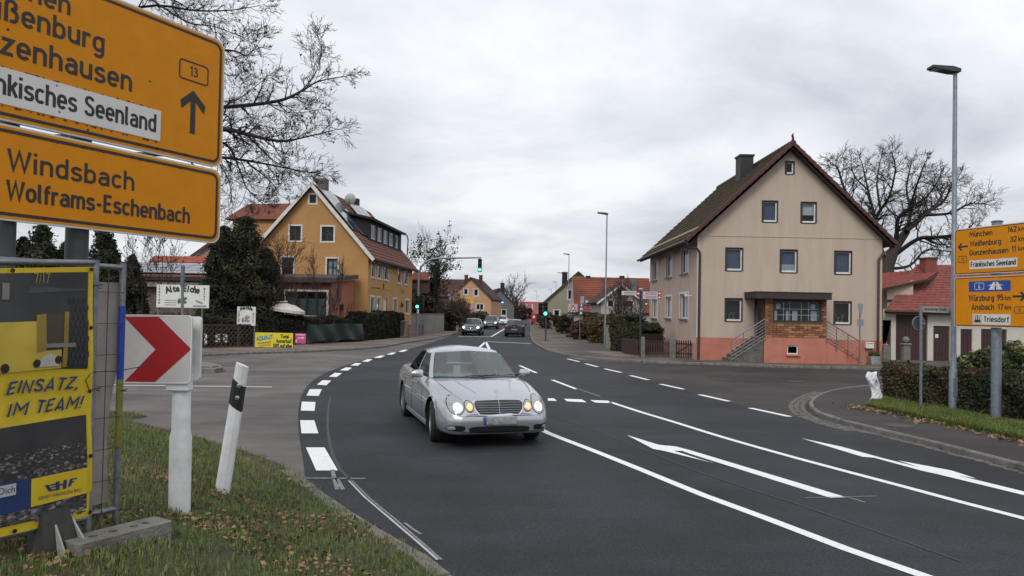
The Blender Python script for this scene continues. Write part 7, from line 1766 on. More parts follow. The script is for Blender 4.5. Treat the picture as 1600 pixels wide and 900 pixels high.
# hedges: leaf faces over an uneven body
def hedge(name,label,pts,z0,h,dep,mats,n,size,seed,cat="hedge",core=None,clump=.5,round_=.0,hvar=.06,group=None):
 """pts: ground points along the front foot; depth goes to the left normal"""
 o = pts[0]; t = thing(name,label,cat,(o.x,o.y,z0),group=group); r = np.random.default_rng(seed)
 P_ = np.array([(p.x - o.x,p.y - o.y) for p in pts]); sl = np.linalg.norm(np.diff(P_,axis=0),axis=1); cum = np.concatenate([[0],np.cumsum(sl)])
 def at(s):
  i = np.clip(np.searchsorted(cum,s,'right') - 1,0,len(sl) - 1); f = ((s - cum[i]) / sl[i])[:,None]; q = P_[i] * (1 - f) + P_[i + 1] * f
  d = (P_[i + 1] - P_[i]) / sl[i][:,None]; return q,np.stack([-d[:,1],d[:,0]],1)
 s = r.uniform(0,cum[-1],n); face = r.uniform(size=n); hh = h * (1 + hvar * np.sin(s * 2.1 + seed) + hvar * .6 * np.sin(s * 5.3))
 v = r.uniform(0,1,n); w = r.uniform(0,1,n); q,nn = at(s)
 fr_ = face < .52; tp_ = (face >= .52) & (face < .85)
 dd = np.where(fr_,r.normal(0,.04,n) + .05 * np.sin(s * 7 + v * 5),np.where(tp_,w * dep,dep + r.normal(0,.05,n))); zz = np.where(tp_,hh + r.normal(0,.035,n),v * hh)
 dd = dd + round_ * np.where(fr_,(v ** 3) * dep * .4,0)
 pts3 = np.stack([q[:,0] + nn[:,0] * dd,q[:,1] + nn[:,1] * dd,np.clip(zz,.02,9)],1)
 ends = r.choice(n,n // 12); pts3[ends[: len(ends) // 2],:2] = (at(np.zeros(len(ends) // 2))[0] + at(np.zeros(len(ends) // 2))[1] * (r.uniform(0,dep,len(ends) // 2))[:,None])
 leaves("foliage",pts3,size,mats,t,seed=seed,clump=clump)
 m = MB(); k = 24; ss = np.linspace(0.03,cum[-1] - .03,k); q,nn = at(ss); a = q + nn * .07; b_ = q + nn * (dep - .06)
 hv = h * .80 * (1 + hvar * np.sin(ss * 2.1 + seed) + hvar * .6 * np.sin(ss * 5.3)) - .02
 vs = [(x,y,.0) for x,y in a] + [(x,y,z) for (x,y),z in zip(a,hv)] + [(x,y,z) for (x,y),z in zip(b_,hv)] + [(x,y,0) for x,y in b_]
 m.add(vs,[(j * k + i,j * k + i + 1,(j + 1) * k + i + 1,(j + 1) * k + i) for j in range(3) for i in range(k - 1)] + [(0,k,2 * k,3 * k),(k - 1,2 * k - 1,3 * k - 1,4 * k - 1)])
 m.build("branch_core",core or pm("hedge_core",(0.018,0.015,0.010),.95,.3,6),t); return t
M_h1 = [pm("hedge_olive",(0.050,0.052,0.022),.85,.3,6),pm("hedge_dark_green",(0.025,0.034,0.014),.85,.3,6),pm("hedge_brown",(0.085,0.052,0.028),.85,.3,6)]
hp = gp([(1380,625),(1440,634),(1520,648),(1600,661),(1720,684)],.10)
hedge("hedge","low brown and green hedge behind the grass strip under the yellow boards",hp,.10,.82,.9,[M_h1[1],M_h1[0],M_h1[2]],60000,.042,91)
M_var = [pm("variegated_dark",(0.030,0.045,0.015),.8,.3,6),pm("variegated_mid",(0.080,0.095,0.025),.8,.3,6),pm("variegated_pale",(0.20,0.19,0.075),.8,.3,6)]
def bush(name,label,px,py_base,Y,wpx,top_py,mats,n,size,seed,cat="bush",z0=.05,group=None,sticks=0):
 b = P(px,py_base,Y); t = thing(name,label,cat,(b.x,Y,z0),group=group); L = Loc(t.location); H_ = L.hit(px,top_py).z; W = wpx / 1150 * Y / 2; r = np.random.default_rng(seed)
 k = 26; cs = np.stack([r.uniform(-.85,.85,k) * W,r.uniform(-.5,.5,k) * W,r.uniform(.12,.88,k) * H_],1); cs[:,2] *= 1 - .25 * (np.abs(cs[:,0]) / W) ** 2; rs = r.uniform(.14,.34,k) * min(W,H_)
 i = r.integers(0,k,n); d = r.normal(size=(n,3)); d /= np.linalg.norm(d,axis=1)[:,None]; p = cs[i] + d * (rs[i] * (r.uniform(.3,1.1,n) + r.exponential(.12,n)))[:,None]; p[:,2] = np.clip(p[:,2],.03,H_ * 1.02)
 leaves("foliage",p,size,mats,t,seed=seed,clump=.35)
 segs = []; rg = random.Random(seed)
 for c in cs: segs.append(((c[0] * .2,c[1] * .2,-.05),tuple(c),.02,.01))
 for _ in range(sticks): 
  x = rg.uniform(-W,W); segs.append(((x,0,0),(x + rg.uniform(-.3,.3),rg.uniform(-.3,.3),H_ * rg.uniform(.9,1.25)),.014,.006))
 link_np("stems",seg_mesh("stems",segs,M_twig2,4),t); return t
bush("variegated_bush","yellow-green variegated bush behind the hedge between lamp and sign post",1528,600,21,62,545,M_var,5200,.07,92)
bush("variegated_bush","larger yellow-green bush right of the sign post",1588,610,20,56,527,M_var,5200,.07,93)
bush("evergreen_bush","dark evergreen bush at the foot of the barn wall behind the hedge",1508,600,23,40,553,[M_con[1],M_h1[1]],3200,.07,94)
bush("evergreen_bush","dark evergreen bush at the right picture edge behind the hedge",1572,610,23,46,520,[M_con[1],M_h1[1],M_var[1]],3200,.07,95)
# garden hedges along the left footway
M_lh = [pm("garden_hedge_dark",(0.014,0.016,0.009),.9,.3,5),pm("garden_hedge",(0.026,0.030,0.014),.9,.3,5),pm("garden_hedge_brown",(0.038,0.032,0.018),.9,.3,5)]
hl = [G(595,531) + Vector((0,.6,0)),G(500,538.5) + Vector((0,.5,0)),G(400,541.5) + Vector((0,.5,0)),G(310,544) + Vector((0,.5,0)),Vector((-24,38.6,0))][::-1]
hedge("hedge","long clipped dark hedge behind the lattice fence before the inn",hl,.05,1.42,1.3,M_lh,60000,.065,96)
hq = [G(603,532.5) ,G(627,528)]
hl2 = [G(566,535) + Vector((0,1.0,0)),G(629,528.5) + Vector((.0,.3,0))]
hedge("hedge","taller boxy dark hedge block at the left footway corner",hl2,.05,1.75,2.4,M_lh,36000,.07,97)
# right side of the street
M_rb = [pm("brown_beech",(0.085,0.048,0.022),.9,.3,5),pm("ochre_leaves",(0.14,0.095,0.022),.9,.3,5),pm("olive_leaves",(0.055,0.055,0.020),.9,.3,5)]
bush("beech_bush","russet brown beech bush beside the yellow plate",911,530,56,40,501,[M_rb[0],M_twig2,M_rb[0]],5000,.13,101,sticks=14)
bush("beech_bush","ochre and olive bush left of the lamp by the pink house",933,534,50,34,499,M_rb,5000,.12,102,sticks=12)
bush("beech_bush","yellowish bush directly in front of the pink house wall",958,528,55,60,494,[M_rb[1],M_rb[2],M_rb[0]],6000,.12,103,sticks=14)
bush("evergreen_bush","big dark evergreen bush right of the concrete box pillar",982,545,43,60,492,[M_con[1],M_h1[1],M_con[0]],14000,.12,104)
bush("evergreen_bush","dark evergreen bush between the finger post and beige house",1003,540,45,36,498,[M_con[1],M_con[0]],8000,.12,105)
bush("street_bush","dark green bush in front of the olive house",858,508,92,26,489,[M_con[1],M_twig2,M_h1[2]],3000,.2,106)
bush("street_bush","low olive bush behind the yellow barrier board",880,512,72,22,491,[M_h1[1],M_h1[2],M_con[1]],3000,.16,107)
bush("street_bush","green bush before the orange house wall",745,510,96,40,484,[M_h1[1],M_con[1],M_h1[2]],5000,.2,108)
bush("street_bush","brown thicket behind the left railings",700,512,74,40,482,[M_twig2,M_h1[2],M_h1[1]],6000,.14,109,sticks=30)
bush("street_bush","brown thicket in front of the yellow poster",722,512,92,34,487,[M_twig2,M_h1[2],M_twig2],5000,.16,110,sticks=30)
bush("street_bush","dark brown scrub between petrol station and long store",806,497,200,34,471,[M_twig,M_twig2],5000,.35,111,sticks=20)
bush("street_bush","brown scrub in front of the left end of the long store",822,496,230,24,479,[M_twig,M_twig2],3000,.35,112)
bush("wall_creeper_bush","dark shrub against the brick red outbuilding",648,508,64,26,440,[M_twig2,M_con[2],M_twig],4200,.16,113,sticks=16)
bush("wall_creeper_bush","brown shrub between outbuilding and ivy tree",665,508,66,30,446,[M_twig2,M_twig,M_h1[2]],4200,.16,114,sticks=20)
hr = [G(868,512,.05) + Vector((.6,0,0)),G(900,525,.05) + Vector((.7,.3,0)),G(925,535,.05) + Vector((.6,.3,0)),G(946,545,.05) + Vector((.5,.6,0))]
hedge("hedge","long russet and olive garden hedge along the right footway up to the box pillar",hr,.05,1.45,1.5,[M_rb[0],M_rb[2],M_con[2],M_twig2],42000,.11,120,hvar=.22,clump=.8)
hr = [G(956,549,.05) + Vector((0,.4,0)),G(975,551,.05) + Vector((0,.5,0)),G(1000,555,.05) + Vector((0,.5,0))]
hedge("hedge","dark evergreen hedge section behind the close boarded fence",hr,.05,1.25,1.3,[M_con[1],M_h1[1],M_con[2]],20000,.10,121,hvar=.15,clump=.8)
# ================================================================== fences and boards on the left
def board_on(name,label,cat,px0,py0,px1,py1,Y,mat,back=.04,posts=None,rz=0.0):
 b = P((px0 + px1) / 2,(py0 + py1) / 2,Y); t = thing(name,label,cat,(b.x,Y,.05),rz); L = Loc(t.location,rz); a,c = L.hit(px0,py1),L.hit(px1,py0)
 m = MB(); m.box(a.x,c.x,0,back,a.z,c.z); m.build("board",mat,t)
 if posts:
  for px in posts: x = L.hit(px,py1).x; m = MB(); m.tube([(x,.06,-.05),(x,.06,c.z - .05)],.03,8); m.build("post",M_galv,t)
 return t,L,a,c
 # lattice fence: slats one by one
lat = thing("lattice_fence","dark brown crossed lattice fence along the left footway","fence",G(314,545),0); a = G(318,545,.05); b = G(402,542.3,.05); d = b - a; lat.location = a; lat.rotation_euler = (0,0,math.atan2(d.y,d.x))
LW = d.length; LH = 1.02; m = MB(); m.bar((0,0,0),(1,0,0),.02,.05); 
slat = MB(); slat.box(0,1,-.01,.01,-.022,.022); slm = slat.mesh("slat",M_wood)
M_lat = M_wood; stp = .26
for sgn in (1,-1):
 x = -LH if sgn > 0 else 0
 xs_ = np.arange(-LH,LW,stp) if sgn > 0 else np.arange(0,LW + LH,stp)
 for x in xs_:
  if sgn > 0: p0 = (max(x,0),max(0,-x)); q0 = (min(x + LH,LW),min(LH,LW - x))
  else: p0 = (min(x,LW),max(0,x - LW)); q0 = (max(x - LH,0),min(LH,x))
  dx,dz = q0[0] - p0[0],q0[1] - p0[1]; ln = math.hypot(dx,dz)
  if ln > .1: inst("slat",slm,lat,(p0[0],-.012 * sgn,.08 + p0[1]),(0,-math.atan2(dz,dx),0),(ln,1,1))
for z in (.06,LH + .1): m = MB(); m.box(0,LW,-.04,.04,z - .03,z + .03); m.build("rail",M_wood,lat)
for k in range(4): m = MB(); m.box(LW * k / 3 - .05,LW * k / 3 + .05,.03,.12,-.05,LH + .16); m.build("post",M_wood,lat)
hY1 = 37.0
t,L,a,c = board_on("paper_notice","white paper notice on the lattice fence directly beside the red chevron board","notice",314,521.5,323.5,538,36.6,M_signwht,.01)
t,L,a,c = board_on("paper_notice","grey lined paper notice alone in the middle of the lattice fence","notice",336.5,522,355.5,534.5,36.6,pm("grey_paper",(0.42,0.41,0.38),.8,.1,4),.01)
m = MB()
for k in range(3): m.box(a.x + .05,c.x - .05,-.006,-.002,c.z - .10 - k * .11,c.z - .07 - k * .11)
m.build("print_lines",pm("grey_print_dark",(0.14,0.13,0.12),.9,.3,20),t)
t,L,a,c = board_on("sale_banner","yellow sale banner reading Total Ausverkauf on the garden fence","banner",398,520.5,458,545,36.6,pm("sale_yellow",(0.62,0.52,0.02),.6,.1,3),.015)
W_,H_ = c.x - a.x,c.z - a.z
M_sb = pm("sale_blue",(0.02,0.20,0.38),.6,.1,5); M_sr = pm("sale_red",(0.35,0.10,0.02),.6,.1,5)
lettering(t,"AQUALIT",a.x + W_ * .03,a.z + H_ * .48,H_ * .24,M_sb,width=W_ * .46,weight=.05,rot=.16,shear=.2)
lettering(t,"Weißenburg" if 0 else "Wasserbett",a.x + W_ * .06,a.z + H_ * .27,H_ * .12,M_sr,width=W_ * .38,weight=.03,rot=.16)
m = MB()
for k in range(2): m.bar((a.x + W_ * .1,-.006,a.z + H_ * (.20 - k * .09)),(a.x + W_ * .42,-.006,a.z + H_ * (.34 - k * .09)),.004,.02)
m.build("underline",M_sr,t)
lettering(t,"Total",a.x + W_ * .78,a.z + H_ * .68,H_ * .22,M_signblk,align='c',width=W_ * .22,weight=.04); lettering(t,"Ausverkauf",a.x + W_ * .76,a.z + H_ * .40,H_ * .22,M_signblk,align='c',width=W_ * .42,weight=.04); lettering(t,"50% auf alles",a.x + W_ * .73,a.z + H_ * .10,H_ * .23,M_signblk,align='c',width=W_ * .50,weight=.05)
t,L,a,c = board_on("pink_poster","small pink poster with white arrow right of the yellow sale banner","poster",460.5,521,478,536.5,36.8,pm("poster_pink",(0.50,0.06,0.22),.6,.15,5),.015)
W_,H_ = c.x - a.x,c.z - a.z; m = MB()
m.prism([(a.x + W_ * .25,a.z + H_ * .48),(a.x + W_ * .68,a.z + H_ * .50),(a.x + W_ * .68,a.z + H_ * .40),(a.x + W_ * .88,a.z + H_ * .56),(a.x + W_ * .68,a.z + H_ * .70),(a.x + W_ * .68,a.z + H_ * .60),(a.x + W_ * .25,a.z + H_ * .58)],PF,-.006,-.002)
m.box(a.x + W_ * .1,c.x - W_ * .1,-.006,-.002,a.z + H_ * .80,a.z + H_ * .90); m.box(a.x + W_ * .06,a.x + W_ * .2,-.006,-.002,a.z + H_ * .08,a.z + H_ * .38); m.build("white_print",pm("pink_white",(0.6,0.45,0.5),.6,.1,5),t)
# green tarpaulin hanging over the fence
a = G(479,541,.05); b = G(566,534.5,.05); d = b - a; tp_ = thing("tarpaulin","dark green tarpaulin draped over the fence below the hedge","tarpaulin",a + Vector((0,-.1,0)),math.atan2(d.y,d.x)); W_ = d.length; vs = []; nx_,nz_ = 36,8
for j in range(nz_ + 1):
 for i in range(nx_ + 1):
  u,v = i / nx_,j / nz_; sag = .16 * abs(math.sin(u * PI * 2.2)) * (1 - v); vs.append((u * W_,-.05 + .05 * math.sin(u * 23 + v * 4) * (1 - v * .4) - .04 * math.sin(u * 9 - v * 3),.14 + sag * .6 + v * (1.02 - .03 * math.sin(u * 8) - sag * .3)))
m = MB(); m.add(vs,[(j * (nx_ + 1) + i,j * (nx_ + 1) + i + 1,(j + 1) * (nx_ + 1) + i + 1,(j + 1) * (nx_ + 1) + i) for j in range(nz_) for i in range(nx_)]); m.build("sheet",pm("tarpaulin_green",(0.005,0.021,0.017),.55,.25,2,.3,6),tp_,smooth=True)
# white inn boards
M_ink = pm("dark_green_ink",(0.02,0.045,0.03),.7,.2,6); M_treeg = pm("printed_tree_green",(0.05,0.10,0.04),.8,.4,8)
def inn_board(name,label,px0,py0,px1,py1,Y,posts,big,rz=0):
 t,L,a,c = board_on(name,label,"sign",px0,py0,px1,py1,Y,M_signwht,.04,posts,rz); W,H = c.x - a.x,c.z - a.z
 body = "Alte Eiche"; n = len(body)
 for i,ch in enumerate(body):
  if ch == ' ': continue
  f = (i + .5) / n; ang = (0.5 - f) * 1.15; u = a.x + W * (.5 + .50 * math.sin(-ang) * 1.1); v = a.z + H * ((.30 if big else .45) + .42 * math.cos(ang * 1.1))
  lettering(t,ch,u,v,H * (.27 if big else .17),M_ink,align='c',rot=ang * .7,weight=.06,xs=.8,d=-.006)
 for i,ch in enumerate("PENSION"): lettering(t,ch,a.x + W * (.055 if big else .10),c.z - H * (.12 + i * (.12 if big else .085) + (.0 if big else .18)),H * .075,M_ink,align='c',weight=.06,d=-.006)
 for i,ch in enumerate("Garni"): lettering(t,ch,c.x - W * (.09 if big else .12),c.z - H * (.20 + i * .11 + (0 if big else .22)),H * .09,M_ink,align='c',weight=.06,d=-.006)
 r = random.Random(4); m = MB()
 for k in range(26):
  an = r.uniform(0,PI); rr = r.uniform(.2,1); cx = a.x + W * .5 + math.cos(an) * rr * W * (.09 if big else .24); cz = a.z + H * .22 + math.sin(an) * rr * H * (.26 if big else .32); s = H * .05
  m.prism([(cx + s * math.cos(q) * r.uniform(.7,1.3),cz + s * math.sin(q) * r.uniform(.7,1.3)) for q in np.linspace(0,2 * PI,8)[:-1]],PF,-.007 - k * .0001,-.0065)
 m.build("tree_picture",M_treeg if big else pm("printed_tree_grey",(0.20,0.22,0.21),.8,.4,8),t)
 m = MB()
 for k in range(3): m.box(a.x + W * (.16 if big else .3),a.x + W * (.38 if big else .7),-.006,-.002,a.z + H * (.10 + k * .10) * (1 if big else .3),a.z + H * (.13 + k * .10) * (1 if big else .3))
 if big: m.box(c.x - W * .30,c.x - W * .04,-.006,-.002,a.z + H * .05,a.z + H * .11); m.bar((c.x - W * .25,-.006,a.z + H * .32),(c.x - W * .12,-.006,a.z + H * .20),.004,H * .07)
 m.build("small_print",pm("small_print_blue",(0.18,0.20,0.28),.8,.2,20),t,kind="stuff")
inn_board("inn_sign","large white inn sign with green tree picture on thin posts",244,446,327,480,31,(246,315),True)
inn_board("inn_sign","small square white inn sign with grey tree above the hedge",370,479.5,399.5,508.5,36.9,(372,397),False)
# clutter of the beer garden behind: brown fence boards
a = G(200,552); fb_ = thing("board_fence","low dark brown garden fence behind the inn signs","fence",(P(200,500,43).x,43,0)); L = Loc(fb_.location); x0_,x1_ = L.hit(150,500).x,L.hit(420,500).x
m = MB(); m.box(0,1,-.015,.015,-.07,.07); bdm = m.mesh("slat",pm("brown_boards",(0.06,0.032,0.022),.8,.3,4))
for k in range(5):
 for j in range(int((x1_ - x0_) / 2.4) + 1): inst("slat",bdm,fb_,(x0_ + j * 2.4,0,.4 + k * .26),(0,0,0),(2.36,1,1))
for j in range(int((x1_ - x0_) / 2.4) + 2): m = MB(); m.box(x0_ + j * 2.4 - .05,x0_ + j * 2.4 + .05,.02,.12,0,1.7); m.build("post",M_wood,fb_)
# right-hand garden fences
def pickets(name,label,x0,y0,x1,y1,h,n,w=.07,mat=None,z=.09,brace=False,gap_rail=True):
 a,b = G(x0,y0,z),G(x1,y1,z); d = b - a; t = thing(name,label,"gate" if brace else "fence",a,math.atan2(d.y,d.x)); W = d.length; mat = mat or M_door
 m = MB(); m.add([(-w / 2,-.012,.03),(w / 2,-.012,.03),(w / 2,-.012,h - .05),(0,-.012,h),(-w / 2,-.012,h - .05),(-w / 2,.012,.03),(w / 2,.012,.03),(w / 2,.012,h - .05),(0,.012,h),(-w / 2,.012,h - .05)],[(0,1,2,3,4),(9,8,7,6,5),(0,5,6,1),(1,6,7,2),(2,7,8,3),(3,8,9,4),(4,9,5,0)]); pmx = m.mesh("picket",mat)
 for k in range(n): inst("picket",pmx,t,(W * (k + .5) / n,-.03,rnd.uniform(-.01,.01)))
 for zz in (h * .25,h * .78): m = MB(); m.box(0,W,-.015,.02,zz - .035,zz + .035); m.build("rail",mat,t)
 if brace: m = MB(); m.bar((.05,-.05,h * .25),(W - .05,-.05,h * .78),.02,.07); m.build("brace",mat,t)
 return t
pickets("board_fence","close boarded oxblood fence left of the finger post",972,551.5,998,556.3,.78,24,.085)
pickets("picket_fence","oxblood picket fence between finger post and stone gatepost",1005,557,1046,558.5,.80,11,.05)
pickets("garden_gate","oxblood picket gate with diagonal brace at the beige house corner",1056,559,1081,560.5,.84,7,.05,brace=True)
def stone_post(label,px,py,top,w,ball=False,z=.09):
 b = G(px,py,z); t = thing("gatepost",label,"gatepost",b); L = Loc(b); h = L.hit(px,top).z; m = MB(); m.rbox(-w / 2,w / 2,-w / 2,w / 2,-.05,h * (.72 if ball else .9),.03); m.build("shaft",M_conc,t)
 if ball: m = MB(); m.rbox(-w * .62,w * .62,-w * .62,w * .62,h * .722,h * .78,.02); m.build("capstone",M_conc,t); m = MB(); rr = h * .11; m.lathe([(rr * .6,0)] + [(rr * math.cos(a_),rr + rr * math.sin(a_)) for a_ in np.linspace(-1.2,1.45,8)],(0,0,h * .785),14); m.build("ball",M_conc,t,smooth=True)
 else: m = MB(); m.lathe([(w * .5,h * .902),(w * .48,h * .96),(w * .25,h)],(0,0,0),10); m.build("capstone",M_conc,t,smooth=True)
 return t
stone_post("rounded stone gatepost between the picket fence and the gate",1050.5,559,528,.26)
stone_post("narrow stone post at the finger post foot",1004,558,526,.2)
stone_post("stone gatepost with ball on top standing in front of the barn doors",1415,573.5,526,.28,True)
stone_post("stone gatepost with ball at the right edge in front of the barn",1579,577,531,.28,True)
stone_post("low stone post beside the planter at the beige house corner",1384,571,537,.26)
b = G(951,545,.05); t = thing("utility_pillar","weathered concrete box pillar beside the lamp post","pillar",b); L = Loc(b); h = L.hit(951,510).z; m = MB(); m.rbox(-.16,.16,-.14,.14,0,h,.02); m.build("shaft",pm("mossy_concrete",(0.16,0.16,0.12),.9,.3,5,col2=(0.25,0.25,0.2)),t); m = MB(); m.rbox(-.19,.19,-.17,.17,h + .002,h + .07,.02); m.build("cap",M_conc,t)
# bulky waste bag on a stake at the island corner
b = G(1367,630,.09); t = thing("plastic_bag","crumpled white plastic bag standing at the hedge end on the corner","bag",b); L = Loc(b); H_ = L.hit(1368,582).z; r = random.Random(9); vs = []; n,k = 16,12
for j in range(k + 1):
 f = j / k; w = .115 + .012 * math.sin(f * 9 + 1); cx = .06 * math.sin(f * 5.2) - .02
 for i in range(n): a_ = 2 * PI * i / n; q = 1 + .10 * math.sin(a_ * 3 + j * 1.1) + r.uniform(-.08,.08); vs.append((cx + w * q * math.cos(a_),w * .65 * q * math.sin(a_),f * H_ + .02 * math.sin(a_ * 2 + 1)))
m = MB(); m.add(vs,[(j * n + i,j * n + (i + 1) % n,(j + 1) * n + (i + 1) % n,(j + 1) * n + i) for j in range(k) for i in range(n)] + [tuple(range(n)),tuple(k * n + i for i in range(n))]); m.build("bag",pm("bag_white",(0.62,0.63,0.66),.35,.2,3,.8,14,col2=(0.80,0.80,0.82)),t)
m = MB(); m.prism([(-.08,H_ * .72),(-.02,H_ * .66),(-.03,H_ * .80)],lambda u,v,d: (u,d,v),-.15,-.14); m.prism([(.0,H_ * .80),(.09,H_ * .82),(.08,H_ * .90),(.02,H_ * .88)],lambda u,v,d: (u,d,v),-.145,-.135); m.build("print",pm("bag_print",(0.25,0.12,0.05),.6,.5,12,col2=(0.03,0.15,0.35)),t)
# ================================================================== cars
def crv(tab,x):
 """smooth interpolation in a table of (x, value), x descending or ascending"""
 t = sorted(tab); xs = [a for a,b in t]; ys = [b for a,b in t]
 if x <= xs[0]: return ys[0]
 if x >= xs[-1]: return ys[-1]
 i = max(k for k in range(len(xs)) if xs[k] <= x); i = min(i,len(xs) - 2)
 h = xs[i + 1] - xs[i]; s = (x - xs[i]) / h
 def m(k):
  if k <= 0 or k >= len(xs) - 1: return (ys[min(k + 1,len(xs) - 1)] - ys[max(k - 1,0)]) / (xs[min(k + 1,len(xs) - 1)] - xs[max(k - 1,0)])
  a,b = (ys[k] - ys[k - 1]) / (xs[k] - xs[k - 1]),(ys[k + 1] - ys[k]) / (xs[k + 1] - xs[k])
  return 0 if a * b <= 0 else 2 * a * b / (a + b)
 m0,m1 = m(i),m(i + 1)
 return (2 * s ** 3 - 3 * s ** 2 + 1) * ys[i] + (s ** 3 - 2 * s ** 2 + s) * h * m0 + (-2 * s ** 3 + 3 * s ** 2) * ys[i + 1] + (s ** 3 - s ** 2) * h * m1
M_tyre = pm("tyre_rubber",(0.013,0.013,0.014),.85,.2,30)
M_rim2 = pm("alloy_rim",(0.36,0.37,0.39),.3,.1,20,metal=.8)
M_well = pm("wheel_well",(0.006,0.006,0.006),.95,.1,10)
M_carglass = glass_mat("car_glass",(0.46,0.56,0.55),0.13,.02)
M_sideglass = glass_mat("side_glass",(0.14,0.16,0.16),0.02,.02,.3)
M_darkglass = pm("dark_car_glass",(0.012,0.015,0.016),.05,.1,5,spec=.8)
M_chrome = pm("chrome",(0.60,0.61,0.63),.12,.05,10,metal=1)
M_seat = pm("seat_fabric",(0.05,0.052,0.055),.9,.2,10)
M_headglass = pm("headlight_glass",(0.30,0.31,0.30),.12,.2,30,spec=.9)
M_headlit = lamp_mat("headlight_bulb",(1.0,0.97,0.88),5.0)
M_indic = lamp_mat("indicator_amber",(0.95,0.50,0.22),0.7)
M_tail = pm("tail_light_red",(0.30,0.008,0.010),.2,.1,20)
M_plate = pm("number_plate",(0.15,0.15,0.155),.6,.25,14,col2=(0.30,0.30,0.31))
def wheel(parent,x,y,r,w,side,steer=0.0,detail=True):
 t = MB(); s = side
 t.lathe([(r * .64,-w * .4),(r * .66,-w / 2),(r * .90,-w / 2),(r * .985,-w * .36),(r,-w * .2),(r,w * .2),(r * .985,w * .36),(r * .90,w / 2),(r * .66,w / 2),(r * .64,w * .4)],(0,0,0),28,axis='y',cap=False)
 wh = t.build("wheel",M_tyre,parent,smooth=True); wh.location = (x,y,r); wh.rotation_euler = (0,0,steer)
 m = MB(); yo = s * w * .42; R = r * .66
 m.lathe([(R,s * w * .30),(R,s * w * .46),(R * .93,s * w * .47),(R * .90,s * w * .20)],(0,0,0),28,axis='y',cap=False)
 m.lathe([(R * .2,yo - s * .03),(R * .2,yo),(R * .1,yo + s * .012)],(0,0,0),12,axis='y')
 for k in range(5):
  a = 2 * PI * k / 5 + .3
  for da in (-.13,.13):
   p0 = (R * .15 * math.cos(a + da * 2),yo,R * .15 * math.sin(a + da * 2)); p1 = (R * .92 * math.cos(a + da * 1.5),yo - s * .005,R * .92 * math.sin(a + da * 1.5)); m.bar(p0,p1,.035,.02,up=(0,1,0))
 m.build("rim",M_rim2,wh)
 d = MB(); d.lathe([(R * .90,s * w * .18),(0.01,s * w * .16)],(0,0,0),20,axis='y'); d.build("brake_disc",M_well,wh)
 return wh
